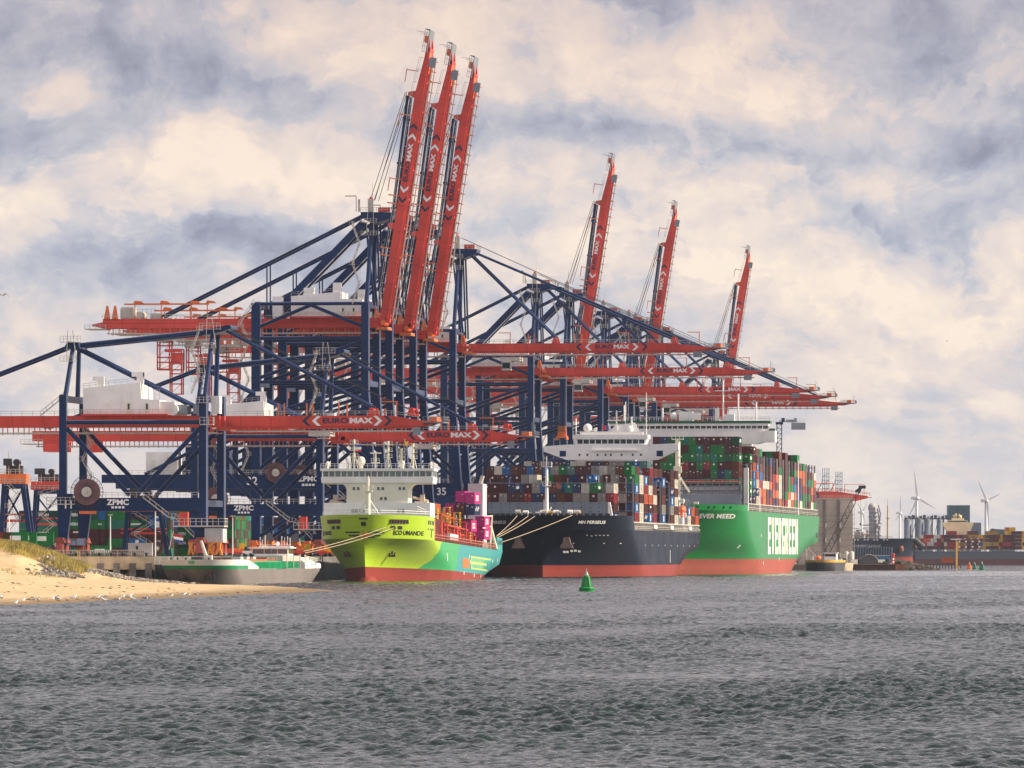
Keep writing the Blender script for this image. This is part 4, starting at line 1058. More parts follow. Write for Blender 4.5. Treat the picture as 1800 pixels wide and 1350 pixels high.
# ---------------------------------------------------------------- yard stacking cranes
def yard_crane(D, u0, u1, vtop, lab, big):
    s = F / D
    x0 = (u0 - 900) / s; x1 = (u1 - 900) / s; ht = (HV - vtop) / s
    root = thing('stacking_crane', lab, 'crane', (x0, D, QZ), 0, 'gantry cranes in the container yard')
    w = x1 - x0
    g = MB(); g.box(0, w, 0, 12, ht - 2.6, ht); g.build('girder', ORANGE if big else RED, root)
    for x, l in ((w * .15, -1.2), (w * .85, 2.6)):
        for y in (1, 11):
            m = MB(); m.beam((x, y, ht - 2.6), (x + l, y, 0), 1.2, 1.2); m.build('leg', NAVY, root)
    m = MB(); m.box(0, w, 1, 2, ht * .42, ht * .42 + .7); m.box(0, w, 1, 2, ht * .5, ht * .5 + .5); m.build('tie_beam', RED, root)
    m = MB(); m.box(w * .1, w * .9, -.4, 12.4, ht - 3.8, ht - 2.6); m.beam((w * .15, 1, ht * .43), (w * .85, 1, ht * .82), .5, .5); m.beam((w * .85, 1, ht * .43), (w * .15, 1, ht * .82), .5, .5); m.build('cross_beam', NAVY, root)
    m = MB(); zigzag(m, w * .3, w * .7, -.5, 0, ht - 3, 3.2); m.rail([(0, -.3, ht), (w, -.3, ht)], 1.2, 1.4, .12); m.tube((w * .3, 3, ht), (w * .3, 3, ht + 6), .12); m.tube((w * .7, 3, ht), (w * .7, 3, ht + 4), .1)
    m.rail([(-3, -.3, ht - 2.6), (w + 4, -.3, ht - 2.6)], 1.2, 1.4, .12)
    m.build('staircase', GALV, root)
    m = MB(); m.box(w * .2, w * .8, 3, 9, ht, ht + 2.2); m.box(w * .1, w * .4, 2, 6, ht + 2.2, ht + 4); m.tube((w * .6, 2, ht + 3), (w * .6, 8, ht + 3), .9); m.build('hoist_trolley', DARK, root)
    reel(root, (w * .8, -1, ht * .16), 2.3)
    return root
yard_crane(1720, 0, 46, 833, 'orange topped gantry crane standing behind the grassy dune', True)
yard_crane(2050, 54, 112, 846, 'red topped gantry crane half hidden behind the leg of crane 11', False)
yard_crane(1960, 212, 292, 884, 'stacking crane with slanted blue legs standing before the yard behind the reel', False)
yard_crane(1900, -70, -8, 822, 'orange gantry crane cut off at the frame edge behind the dune', True)
# ================================================================ hulls
def tabf(tab):                                   # tab rows: z, stem y, entrance length, p, q, stern y, stern half-breadth factor
    def f(z):
        if z <= tab[0][0]: return tab[0][1:]
        for a, b in zip(tab, tab[1:]):
            if z <= b[0]:
                t = (z - a[0]) / (b[0] - a[0])
                return tuple(x + (y - x) * t for x, y in zip(a[1:], b[1:]))
        return tab[-1][1:]
    return f
class Hull:
    def __init__(s, tab, half, run=60):
        s.f = tabf(tab); s.half = half; s.run = run
    def hb(s, y, z):
        ys, en, p, q, ye, sb = s.f(z)
        t = (y - ys) / en
        if t <= 0: return 0.0
        b = s.half
        if t < 1: b *= (1 - (1 - t) ** p) ** q
        r = (y - (ye - s.run)) / s.run
        if r > 0: b *= 1 - (1 - sb) * min(1, r) ** 2
        return b
    def y_at(s, x, z, ymax=120):                 # y where the half-breadth reaches |x|
        lo, hi = s.f(z)[0], ymax
        for _ in range(40):
            m = (lo + hi) / 2
            if s.hb(m, z) < abs(x): lo = m
            else: hi = m
        return hi
    def part(s, name, mats, parent, levels, midx, ycut=None, deck=0, nent=18):
        mb = MB()
        cols = []
        for z in levels:
            ys, en, p, q, ye, sb = s.f(z)
            if ycut: ye = ycut
            ee = min(ys + en, ye - 0.01)
            c = [ys + (ee - ys) * (k / nent) ** 1.7 for k in range(nent + 1)]
            m = 10
            c += [ee + (ye - ee) * (k + 1) / m for k in range(m)]
            cols.append([(s.hb(y, z) if k else 0.0, y, z) for k, y in enumerate(c)])
        N = len(cols[0])
        for side in (1, -1):
            vs = [(side * b, y, z) for row in cols for b, y, z in row]
            o = len(mb.v); mb.v += vs
            for j in range(len(cols) - 1):
                for k in range(N - 1):
                    a = (o + j * N + k, o + j * N + k + 1, o + (j + 1) * N + k + 1, o + (j + 1) * N + k)
                    mb.f.append(a if side > 0 else a[::-1]); mb.sm.append(True)
                    mb.m.append(midx((levels[j] + levels[j + 1]) / 2, cols[j][k][1]))
        top = cols[-1]
        for k in range(N - 1):                    # deck
            (b0, y0, z0), (b1, y1, z1) = top[k], top[k + 1]
            mb.add([(-b0, y0, z0), (b0, y0, z0), (b1, y1, z1), (-b1, y1, z1)], [(0, 1, 2, 3)], deck)
        for j in range(len(cols) - 1):            # transom
            (b0, y0, z0), (b1, y1, z1) = cols[j][-1], cols[j + 1][-1]
            mb.add([(b0, y0, z0), (-b0, y0, z0), (-b1, y1, z1), (b1, y1, z1)], [(0, 1, 2, 3)], midx((z0 + z1) / 2, y0))
        return mb.build(name, mats, parent)
    def bow_text(s, string, size, mat, parent, x, z, shear=0.0, off=0.0, sx=1.0, side=1, o=0.12):
        me = text_mesh(string, size, mat, shear, off, sx).copy()
        for v in me.vertices:
            X = v.co.x + x; Z = v.co.y + z
            v.co = (X, s.y_at(X, Z) - o + v.co.z, Z)
        return place(me, 'ship_name', parent, (0, 0, 0), (0, 0, 0))
    def side_quad(s, mb, y0, y1, z0, z1, mi=0, o=0.05, n=1):
        for k in range(n):
            a = y0 + (y1 - y0) * k / n; b = y0 + (y1 - y0) * (k + 1) / n
            mb.add([(s.hb(a, z0) + o, a, z0), (s.hb(b, z0) + o, b, z0), (s.hb(b, z1) + o, b, z1), (s.hb(a, z1) + o, a, z1)], [(0, 1, 2, 3)], mi)

def hull_mat(key, col, rough=0.32, weld=0.25, rust=0.15, spec=0.5, bands=None, var=0.06, sheen=0.04):
    """plated ship side: painted steel with weld seams, scuffs and rust runs"""
    m = bpy.data.materials.new(key); m.use_nodes = True
    g = NT(m.node_tree); b = g.n['Principled BSDF']
    tc = g.new('ShaderNodeTexCoord').outputs['Object']
    n = g.noise(tc, 0.08, 6, 0.6)
    if bands:
        sp = g.new('ShaderNodeSeparateXYZ'); g.l.new(tc, sp.inputs[0])
        c = bands[0][1]
        wob = g.math('MULTIPLY', g.math('SUBTRACT', g.noise(g.mapping(tc, scale=(0, 0, 1)), 0.25, 2, 0.5), 0.5), 9.0)
        yy = g.math('ADD', g.math('ADD', sp.outputs[1], g.math('MULTIPLY', sp.outputs[2], -1.4)), wob)
        for y0, cc in bands[1:]:
            c = g.mix(g.sstep(yy, y0 - .4, y0 + .4), c, cc)
        base = c
        c = g.mix(g.sstep(n, .3, .7), g.mix(1.0, base, (1 - var,) * 3, 'MULTIPLY'), base)
    else:
        c = g.mix(g.sstep(n, 0.3, 0.7), tuple(x * (1 - var * 2) for x in col), tuple(min(1, x * (1 + var * 2)) for x in col))
    s1 = g.noise(g.mapping(tc, scale=(1, 1, 0.05)), 0.9, 5, 0.65)
    c = g.mix(g.math('MULTIPLY', g.sstep(s1, 0.56, 0.78), rust), c, (0.16, 0.07, 0.04))
    s2 = g.noise(g.mapping(tc, scale=(1, 0.12, 1)), 1.6, 5, 0.7)
    c = g.mix(g.math('MULTIPLY', g.sstep(s2, 0.6, 0.8), rust * 1.3), c, tuple(min(.5, x * 1.6 + .02) for x in (col if not bands else (.3, .3, .25))))
    b.inputs['Specular IOR Level'].default_value = spec
    b.inputs['Sheen Weight'].default_value = sheen; b.inputs['Sheen Roughness'].default_value = 0.45
    # weld seams as horizontal and vertical ridges
    sp2 = g.new('ShaderNodeSeparateXYZ'); g.l.new(tc, sp2.inputs[0])
    def seam(v, period):
        f = g.math('FRACT', g.math('DIVIDE', v, period))
        return g.math('SUBTRACT', 1.0, g.sstep(g.math('ABSOLUTE', g.math('SUBTRACT', f, 0.5)), 0.0, 0.05))
    sm = g.math('MAXIMUM', seam(sp2.outputs[2], 2.4), g.math('MULTIPLY', seam(sp2.outputs[1], 11.0), 0.8))
    c = g.mix(g.math('MULTIPLY', sm, 0.22), c, g.mix(1.0, c, (.45, .42, .42), 'MULTIPLY'))
    st = g.noise(g.mapping(tc, scale=(1, 1, 0.03)), 0.35, 4, 0.6)
    c = g.mix(g.math('MULTIPLY', g.sstep(st, 0.55, 0.7), 0.18), c, g.mix(1.0, c, (.6, .55, .5), 'MULTIPLY'))
    g.l.new(c, b.inputs['Base Color'])
    g.l.new(g.math('ADD', g.math('MULTIPLY', n, 0.25), rough - 0.1), b.inputs['Roughness'])
    hgt = g.math('ADD', g.math('MULTIPLY', sm, 0.4), g.math('MULTIPLY', g.noise(tc, 0.22, 3, 0.5), 1.2))
    bn = g.new('ShaderNodeBump'); bn.inputs['Strength'].default_value = weld; bn.inputs['Distance'].default_value = 0.12
    g.l.new(hgt, bn.inputs['Height']); g.l.new(bn.outputs[0], b.inputs['Normal'])
    MATS[key] = m
    return m
BOOT = hull_mat('red_antifouling', (0.25, 0.042, 0.034), 0.55, rust=0.5, spec=.2)
BOOTS = hull_mat('salmon_antifouling', (0.33, 0.085, 0.06), 0.55, rust=0.45, spec=.2)
MOOR = ROPE

def sag_line(a, b, sag, r, name, label, mat=None, group='mooring lines'):
    a, b = Vector(a), Vector(b); pts = []; sag *= .25; r *= .6
    for k in range(13):
        t = k / 12; p = a.lerp(b, t); p.z -= sag * 4 * t * (1 - t); pts.append(p)
    mb = MB(); mb.path(pts, r, 0, 6)
    return tag(mb.build(name, mat or MOOR), label, 'mooring line', group)
def anchor(mb, c, s, mi):
    x, y, z = c
    mb.box(x - .25 * s, x + .25 * s, y - .2, y + .2, z, z + 2.6 * s, mi)
    mb.prism([(x - 1.5 * s, z - .4 * s), (x + 1.5 * s, z - .4 * s), (x + 1.2 * s, z + .4 * s), (x + 1.45 * s, z + 1.7 * s), (x + .8 * s, z + 1.0 * s), (x + .5 * s, z + .3 * s), (x - .5 * s, z + .3 * s), (x - .8 * s, z + 1.0 * s), (x - 1.45 * s, z + 1.7 * s), (x - 1.2 * s, z + .4 * s)], y - .35, y + .15, mi)

# ================================================================ containers
CC = dict(maroon=(0.0779, 0.0164, 0.0197), brown=(0.123, 0.0344, 0.0213), red=(0.271, 0.018, 0.0246), navy=(0.00984, 0.0295, 0.107), blue=(0.0123, 0.123, 0.344), green=(0.00656, 0.164, 0.0369), teal=(0.0164, 0.156, 0.115), seagreen=(0.0902, 0.205, 0.189), grey=(0.279, 0.262, 0.238), white=(0.589, 0.56, 0.484), orange=(0.475, 0.104, 0.038), magenta=(0.56, 0.026, 0.25), lilac=(0.475, 0.427, 0.475), mustard=(0.328, 0.189, 0.0328), dkgreen=(0.00656, 0.0738, 0.041))
CMESH = {}
def cont_mat(col):
    k = 'container_' + col
    return paint(k, CC[col], 0.5, 0.10, 0.5, rust=0.22, streak=0.3, spec=0.18, sheen=0.12)
def cont_mesh(col, L=12.19, var=0):
    key = (col, L, var)
    if key in CMESH: return CMESH[key]
    W, H = 2.438, 2.87
    mb = MB()
    mb.box(.05, W - .05, .06, L - .06, .06, H - .05)
    for x in (0, W - .14):
        for y in (0, L - .16): mb.box(x, x + .14, y, y + .16, 0, H)
    for y in (0, L - .14):
        mb.box(.14, W - .14, y, y + .14, H - .14, H - .004); mb.box(.14, W - .14, y, y + .14, .004, .14)
    for x in (0, W - .12): mb.box(x, x + .12, .16, L - .16, H - .12, H - .003); mb.box(x, x + .12, .16, L - .16, .003, .15)
    if var % 2 == 0:                              # door end with lock rods
        for x in (.35, .9, 1.5, 2.05): mb.box(x - .025, x + .025, .0, .06, .16, H - .16, 2)
        mb.box(W / 2 - .015, W / 2 + .015, .02, .065, .14, H - .14, 3)
        mb.box(1.65, 1.95, .045, .06, 1.9, 2.15, 1)
        if var == 2: mb.box(.25, .8, .04, .06, 2.2, 2.5, 1)
    else:                                         # corrugated closed end
        for k in range(8): mb.box(.2 + k * .27, .33 + k * .27, .03, .07, .16, H - .16)
        if var in (1, 5):
            n = 10
            mb.add([(W / 2 + .34 * math.cos(2 * math.pi * k / n), .015, 1.95 + .34 * math.sin(2 * math.pi * k / n)) for k in range(n)], [tuple(range(n))], 1)
    n = int((L - .6) / .55)
    for k in range(n):                            # side corrugation
        y = .35 + k * .55
        mb.box(W - .06, W - .022, y, y + .26, .16, H - .13)
    # markings on the long side
    xw = W - .018
    def mark(y0, y1, z0, z1, mi=1): mb.box(W - .03, xw, y0, y1, z0, z1, mi)
    if col in ('green', 'dkgreen') and var != 5: mark(L * .30, L * .72, .95, 2.05)
    elif col in ('navy',) :
        for k in range(4): mark(L * (.2 + k * .16), L * (.2 + k * .16) + 1.1, 1.0 + (k % 2) * .5, 1.7 + (k % 2) * .5)
    elif col == 'blue': mark(L * .42, L * .6, .5, 2.4)
    elif col == 'white' and var == 2: mark(L * .4, L * .6, 1.2, 1.8, 2)
    elif col == 'magenta':
        for k in range(3): mark(L * (.25 + k * .17), L * (.25 + k * .17) + 1.4, .7, 2.2); mark(L * (.25 + k * .17) + .4, L * (.25 + k * .17) + 1.0, 1.1, 1.8, 0)
    elif col == 'maroon' and var == 0: mark(L * .36, L * .66, 1.7, 2.2)
    CMESH[key] = mb.mesh('container', [cont_mat(col), paint('container_marking', (0.78, 0.77, 0.72), 0.5, 0.05, 1.0), paint('lock_rod', (0.22, 0.2, 0.19), 0.5, 0.1, 1), DARK])
    return CMESH[key]
NCONT = 0
OVER = MB(); OVERM = []
def over_mat(col):
    if col not in OVERM: OVERM.append(col)
    return OVERM.index(col)
def container(loc, rz, col, label, group, L=12.19, var=0, pitch=0.0):
    global NCONT
    o = bpy.data.objects.new('shipping_container', cont_mesh(col, L, var)); COL.objects.link(o)
    o.location = loc; o.rotation_euler = (pitch, 0, rz)
    tag(o, label, 'container', group)
    NCONT += 1
    return o
def cname(c): return {'dkgreen': 'dark green', 'seagreen': 'sea green'}.get(c, c)
def ship_to_world(root_xy, lx, ly):
    c, s = math.cos(RZ), math.sin(RZ)
    return (root_xy[0] + lx * c - ly * s, root_xy[1] + lx * s + ly * c)
def stacks(ship, root_xy, rows, bays, zbase, zdeck_of, palette, side_palette, words, skip, distant=0, rcol=None):
    """rows: list of x of each row's seaward... left edge; bays: list of (y, {row: tiers} or int); builds only what shows from the water side"""
    r = random.Random(len(words) * 7 + 3)
    hts = []
    for y, h in bays:
        hts.append([h(i) for i in range(len(rows))])
    for b, (y, h) in enumerate(bays):
        for i, x in enumerate(rows):
            for t in range(hts[b][i]):
                ahead = hts[b - 1][i] if b else 0
                rightn = hts[b][i + 1] if i + 1 < len(rows) else 0
                front = t >= ahead; side = t >= rightn
                if not (front or side): continue
                if skip(b, i, t, front, side): continue
                pal = side_palette if (side and not front) else palette
                col = rcol(b, i, t, r) if rcol else None
                col = col or r.choice(pal)
                wx, wy = ship_to_world(root_xy, x, y)
                z = zbase + t * 2.9
                if distant and b >= distant:
                    c, s = math.cos(RZ), math.sin(RZ)
                    o = len(OVER.v); q = MB(); q.box(0, 2.438, 0, 12.19, 0, 2.87)
                    q.v = [(wx + vx * c - vy * s, wy + vx * s + vy * c, z + vz) for vx, vy, vz in q.v]
                    OVER.add(q.v, q.f, over_mat(col)); continue
                n = len(rows) - 1 - i
                lab = f"{cname(col)} container, {ORD[t]} tier, {ORD[n]} row from the water, {ORD[b]} bay, {words}"
                container((wx, wy, z), RZ, col, lab, 'containers stacked on the ' + words, 12.19, r.choice([0, 1, 0, 2, 3, 5] if col in ('green', 'teal', 'blue', 'maroon') else [0, 3, 0, 2]))
    return hts

# ================================================================ lime ship
LIME = (0.40, 0.60, 0.03); EGRN = (0.03, 0.40, 0.12); ETEAL = (0.015, 0.32, 0.32)
def lime_ship():
    root = thing('cargo_ship', 'lime green and teal cargo ship with white bridge near its bow', 'ship', (-36.4, 1640, 0), RZ)
    root.rotation_euler = (R(-1.0), 0, RZ)
    H = Hull([(-2, 3, 74, 1.7, 1.1, 140, .3), (0, 2.4, 72, 1.7, 1.06, 146, .45), (3.6, 1.6, 66, 1.75, 1.0, 158, .7), (7, .7, 50, 1.9, .86, 168, .95), (10.6, -.6, 28, 2.1, .56, 170, 1.0), (16.4, -2.2, 24, 2.2, .50, 170, 1.0)], 13.7, 40)
    band = hull_mat('lime_to_teal_paint', LIME, 0.3, 0.2, 0.12, bands=[(0, LIME), (27, EGRN), (64, ETEAL)])
    H.part('hull', [band, BOOT, paint('green_deck', (.05, .12, .06), .7)], root, [-2, 0, 1.8, 3.6, 5, 7, 9, 10.6], lambda z, y: 1 if z < 3.6 else 0, deck=2)
    H.part('forecastle', [band, paint('green_deck', (0, 0, 0)), ], root, [10.6, 12, 13.5, 15, 16.4], lambda z, y: 0, ycut=28.5, deck=1)
    b = MB(); b.ell((.2, 6.0, -1.8), 2.6, 6.5, 3.4, 1, 24, 16)
    b.build('bulbous_bow', [band, BOOT], root)
    sb = MB(); sb.box(9.5, 13.6, 158, 169.9, 10.6, 14.0); sb.box(-13.6, 13.6, 169.6, 170, 10.6, 14.0); sb.build('stern_bulwark', band, root)
    # openings of the forecastle side and bow slots
    def slot(x0, x1, z0, z1, mi=0, n=4, o=.14):
        op = MB()
        for k in range(n):
            a = x0 + (x1 - x0) * k / n; c = x0 + (x1 - x0) * (k + 1) / n
            op.add([(a, H.y_at(a, z0) - o, z0), (c, H.y_at(c, z0) - o, z0), (c, H.y_at(c, z1) - o, z1), (a, H.y_at(a, z1) - o, z1)], [(0, 1, 2, 3)], mi)
        op.build('hull_opening', DARK, root)
    def sq(*a):
        op = MB(); H.side_quad(op, *a); op.build('hull_opening', DARK, root)
    for s in (-1, 1):
        f = lambda a, b_: (min(s * a, s * b_), max(s * a, s * b_))
        slot(*f(6.2, 10.2), 14.3, 15.3); slot(*f(6.4, 7.4), 12.9, 13.7); slot(*f(7.9, 8.8), 12.9, 13.7)
        slot(*f(1.0, 4.9), 11.9, 12.25); slot(*f(1.4, 4.0), 11.1, 11.45); slot(*f(.9, 2.7), 10.35 + .35, 10.65 + .35)
    slot(-1.1, 1.1, 15.2, 15.6); slot(-.6, .6, 13.6, 14.6)
    for y in (18, 20.5, 23.5, 25.5): sq(y, y + 1.3, 14.4, 15.4); sq(y + .3, y + .9, 13.0, 13.5)
    sq(22.5, 23.3, 11.2, 13.4)
    for y in (160, 163, 166): sq(y, y + 1.2, 12.2, 13.4, 0, .15)
    for s in (-1, 1):
        sl_ = MB()
        for k in range(6):
            x = s * (6.5 + k * .6); sl_.box(x - .06, x + .06, H.y_at(x, 14.8) - .35, H.y_at(x, 14.8) + .1, 14.3, 15.3)
        sl_.build('opening_grille', REEL, root)
    tm = MB(); c = Vector((0, H.y_at(0.01, 12) - .25, 11.3))
    tm.tube(c, c + Vector((0, .3, 0)), .45, 0, 14)
    for dx, dz in ((-1, 0), (1, 0), (0, .95), (0, -.95)): tm.box(c.x + dx - .28, c.x + dx + .28, c.y, c.y + .4, c.z + dz - .12, c.z + dz + .12)
    tm.build('thruster_mark', RED, root)
    nl = paint('black_lettering', (.012, .012, .012), .5, .04, .5)
    H.bow_text('ECO UMANDE', 1.5, nl, root, 9.7, 12.0, .25, .04, .60)
    H.bow_text('ECO UMANDE', 1.35, nl, root, -10.9, 12.0, .25, .03, .40)
    for s in (-1, 1):
        a = MB(); x = s * 5.6; y = H.y_at(x, 7.2)
        a.ell((x, y + .2, 8.6), .9, 1.4, 1.4, 1); a.ell((x, y - .1, 9.4), .7, 1.1, .8, 1)
        anchor(a, (x, y - .9, 6.4), .62, 0); a.build('anchor', [paint('rusty_anchor', (.09, .05, .04), .7, .3, 2), band], root)
    # superstructure
    Y0 = 22.0
    s = MB(); s.box(-13.4, 13.4, Y0, Y0 + 9, 16.4, 19.9)
    dh = s.build('deckhouse', WHITE, root)
    t = MB()
    arc = []
    for k in range(9):
        a = math.pi / 2 * k / 8; arc.append((-7.75 - 1.7 + 1.7 * math.cos(a), 23.0 + 1.7 * math.sin(a)))
    poly = [(-7.75, 19.9)] + arc + [(-13.9, 24.72), (-13.9, 25.0), (13.9, 25.0), (13.9, 24.72)] + [(-x, z) for x, z in arc[::-1]] + [(7.75, 19.9)]
    t.prism(poly, Y0 + .6, Y0 + 8)
    tw = t.build('accommodation_tower', CREAM, root)
    for x, z in [(q, 23.1) for q in (-5.9, -4.8, .3, 1.4, 5.7, 6.7)] + [(1.0, 20.6), (2.1, 20.6)]:
        w = MB(); w.box(x - .3, x + .3, Y0 + .52, Y0 + .62, z, z + .75); w.build('window', GLASS, tw)
    for x in (-6.1, -5.2, -4.2, -3.2, .6, 5.6, 6.6):
        w = MB(); w.box(x - .28, x + .28, Y0 - .1, Y0 + .02, 17.4, 18.3); w.build('window', GLASS, dh)
    b = MB()
    fr = lambda z, f: (-14.3 - f, 14.3 + f)
    def slab(z0, z1, f0, f1, y0, y1):
        b.add([(-14.0 - f0, y0 - f0, z0), (14.0 + f0, y0 - f0, z0), (14.0 + f0, y1, z0), (-14.0 - f0, y1, z0), (-14.0 - f1, y0 - f1, z1), (14.0 + f1, y0 - f1, z1), (14.0 + f1, y1, z1), (-14.0 - f1, y1, z1)],
              [(0, 3, 2, 1), (4, 5, 6, 7), (0, 1, 5, 4), (1, 2, 6, 5), (2, 3, 7, 6), (3, 0, 4, 7)])
    slab(24.9, 26.3, 0, .15, Y0 + .2, Y0 + 8.2); slab(26.3, 27.9, .0, .0, Y0 + .55, Y0 + 8); slab(27.9, 28.5, .3, .35, Y0 + .2, Y0 + 8.2)
    wh = b.build('wheelhouse', WHITE, root)
    w = MB(); n = 18
    for k in range(n):
        x0 = -13.75 + k * 27.5 / n; w.box(x0 + .14, x0 + 27.5 / n - .14, Y0 + .45, Y0 + .6, 26.5, 27.75)
    for k in range(4): w.box(13.95, 14.06, Y0 + 1 + k * 1.7, Y0 + 2.3 + k * 1.7, 26.5, 27.75)
    w.build('wheelhouse_window', paint('green_tinted_glass', (.02, .075, .065), .1, .5, .4, spec=.9), wh)
    g = MB(); g.rail([(-14.2, Y0, 28.5), (14.2, Y0, 28.5), (14.2, Y0 + 8, 28.5)], 1.2, 1.2, .09); g.rail([(-13.5, 21, 16.4), (-9, 8, 16.4), (0, -1, 16.4), (9, 8, 16.4), (13.5, 21, 16.4)], 1.2, 1.6, .1); g.rail([(3, 19, 17.6), (10.5, 19, 17.6), (12.5, 21, 16.6)], 1.4, 1.6, .1)
    g.build('railing', WHITE, root)
    # mast on the forecastle
    m = MB(); m.tube((0, 6.5, 16.4), (0, 6.5, 22.4), .55, 0, 14); m.tube((0, 6.5, 22.4), (0, 6.5, 25.6), .32, 0, 10); m.tube((0, 6.5, 25.6), (0, 6.5, 26.2), .12)
    m.tube((.2, 6.6, 20.5), (2.7, 8, 16.4), .14); m.tube((-.2, 6.6, 20.5), (-2.7, 8, 16.4), .14); m.box(-1.1, 1.1, 5.6, 7.2, 22.3, 22.5); m.rail([(-1.1, 5.6, 22.5), (1.1, 5.6, 22.5)], 1.0, .7, .09); m.box(-1.3, -1.0, 5.6, 5.9, 23.2, 24); m.box(1.0, 1.3, 5.6, 5.9, 23.2, 24)
    m.build('foremast', CREAM, root)
    for x, h, k in ((-6.3, 7.4, 0), (2.3, 7.0, 1), (8.6, 6.4, 2), (5.6, 5.0, 3)):
        m = MB(); y = Y0 + 4
        m.tube((x, y, 28.5), (x, y, 28.5 + h), .22, 0, 8)
        m.tube((x - .9, y, 28.5), (x, y, 28.5 + h * .6), .1, 0, 6); m.tube((x + .9, y, 28.5), (x, y, 28.5 + h * .6), .1, 0, 6)
        for z in (h * .4, h * .62, h * .85): m.box(x - 1.1 + k * .1, x + 1.1 - k * .1, y - .5, y + .5, 28.5 + z, 28.5 + z + .1); m.rail([(x - 1.0, y - .5, 28.5 + z), (x + 1.0, y - .5, 28.5 + z)], .9, .7, .08)
        m.build('radar_mast', CREAM, root)
    m = MB(); m.box(-2.2, .6, Y0 + 3, Y0 + 3.5, 32.3, 32.6); m.tube((-.8, Y0 + 3.2, 28.5), (-.8, Y0 + 3.2, 32.3), .2); m.box(-1.8, .2, Y0 + 2.5, Y0 + 4, 29.9, 30.1); m.rail([(-1.8, Y0 + 2.5, 30.1), (.2, Y0 + 2.5, 30.1)], 1, .6, .08)
    m.build('radar_scanner', CREAM, root)
    for x, r_ in ((-4.4, 1.1), (6.1, .55), (-12.9, .5), (13.2, .4)):
        m = MB(); m.tube((x, Y0 + 3, 28.5), (x, Y0 + 3, 29.6), r_ * .5); m.ell((x, Y0 + 3, 29.4 + r_ * .9), r_, r_, r_ * 1.1); m.build('satellite_dome', CREAM, root)
    f = MB(); f.tube((-6.3, Y0 + 3.6, 34), (-6.3, Y0 + 3.6, 36), .05, 3)
    for k, z in enumerate((33.9, 33.3, 32.7)): f.prism([(-6.1, z), (-4.5, z + .1), (-4.5, z + .65), (-6.1, z + .6)], Y0 + 3.55, Y0 + 3.62, k)
    f.build('flag', [paint('flag_blue', (.05, .08, .35), .8), WHITE, paint('flag_red', (.5, .03, .03), .8), GALV], root)
    f = MB(); f.prism([(6.6, 34.2), (7.4, 34.3), (7.4, 35.4), (6.6, 35.3)], Y0 + 3.5, Y0 + 3.58, 0); f.prism([(7.41, 34.3), (8.3, 34.1), (8.3, 35.1), (7.41, 35.4)], Y0 + 3.5, Y0 + 3.58, 1); f.tube((6.5, Y0 + 3.54, 33), (6.5, Y0 + 3.54, 36), .05, 2)
    f.build('flag', [YELLOW, paint('flag_red', (0, 0, 0)), GALV], root)
    for sgn in (-1, 1):
        m = MB(); m.box(sgn * 10.8 - 1.6, sgn * 10.8 + 1.6, Y0 + 2, Y0 + 6, 19.95, 20.3); m.tube((sgn * 12.4, Y0 + 4, 20.4), (sgn * 8.6, Y0 + 4, 21.3), .35); m.box(sgn * 11 - .5, sgn * 11 + .5, Y0 + 3, Y0 + 4, 20.3, 22.0); m.build('deck_crane', paint('beige_paint', (.55, .45, .36), .5, .1, .5), root)
    # cargo deck: hatch box, red pipework, yellow lattice
    MRED = paint('deck_red', (.36, .035, .03), .5, .15, .4, rust=.2)
    m = MB(); m.box(-11.6, 11.2, 36, 60, 10.6, 16.6); m.box(-11.6, 11.4, 64, 132, 10.6, 13.2); m.build('hatch_coaming', paint('deep_red', (.11, .02, .028), .6, .2, .3), root)
    rr = random.Random(4)
    m = MB()
    for k in range(26):
        y = 33 + k * 4.4; x = 10.6 + rr.uniform(-1.4, 1.6)
        m.tube((x, y, 10.6), (x, y, 12 + rr.uniform(.5, 5.2)), rr.uniform(.16, .34), 0, 8)
    for k in range(16):
        y = 38 + k * 6.4; z = rr.uniform(12.5, 18); m.tube((7.5 + rr.uniform(-2, 1), y, z), (12.6, y, z - .1), .2, 0, 8); m.tube((12.3, y, 10.6), (12.3, y, z), .2, 0, 8)
    m.tube((8.5, 40, 18.8), (9.5, 118, 17.4), .34, 0, 8); m.tube((11.5, 62, 15.4), (11.8, 140, 14.6), .3, 0, 8); m.tube((10, 84, 13.6), (12.2, 148, 13.4), .25, 0, 8)
    for y in (70, 90, 112): m.tube((9.6, y, 10.6), (9.6, y, 18), .3, 0, 8)
    m.build('pipework', paint('pipe_red', (.50, .045, .035), .45, .2, .4), root)
    for y, z0, z1, x in ((58, 14, 19, 9), (72, 13, 18.5, 9.6), (80, 12.5, 20.2, 9.2), (96, 12, 19.2, 9.8), (110, 12, 15, 10.8), (46, 16.6, 19, 10.5)):
        m = MB()
        for dx in (0, 1.5):
            for dy in (0, 2.4): m.beam((x + dx, y + dy, z0), (x + dx, y + dy, z1), .18, .18)
        for k in range(5):
            z = z0 + (z1 - z0) * k / 4
            m.beam((x, y, z), (x + 1.5, y, z), .16, .16); m.beam((x + 1.5, y, z), (x + 1.5, y + 2.4, z), .16, .16)
        m.build('yellow_lattice', YELLOW, root)
    m = MB(); m.rail([(13.4, 30, 10.6), (13.5, 156, 10.6)], 1.6, 1.9, .14); m.build('bulwark_rail', paint('pink_rail', (.55, .2, .16), .5, .1, .5), root)
    m = MB(); m.box(12.4, 13.3, 62, 78, 11.4, 13.0); m.build('gangway_box', WHITE, root)
    # aft casing and funnel
    m = MB(); m.box(7.3, 11.3, 145, 154, 10.6, 28.2); cs = m.build('funnel_casing', paint('pale_lilac', (.66, .57, .62), .45, .05, .3), root)
    m = MB(); m.tube((10.2, 149, 28.2), (10.8, 149, 30.4), .55, 0, 14); m.build('exhaust_pipe', GALV, cs)
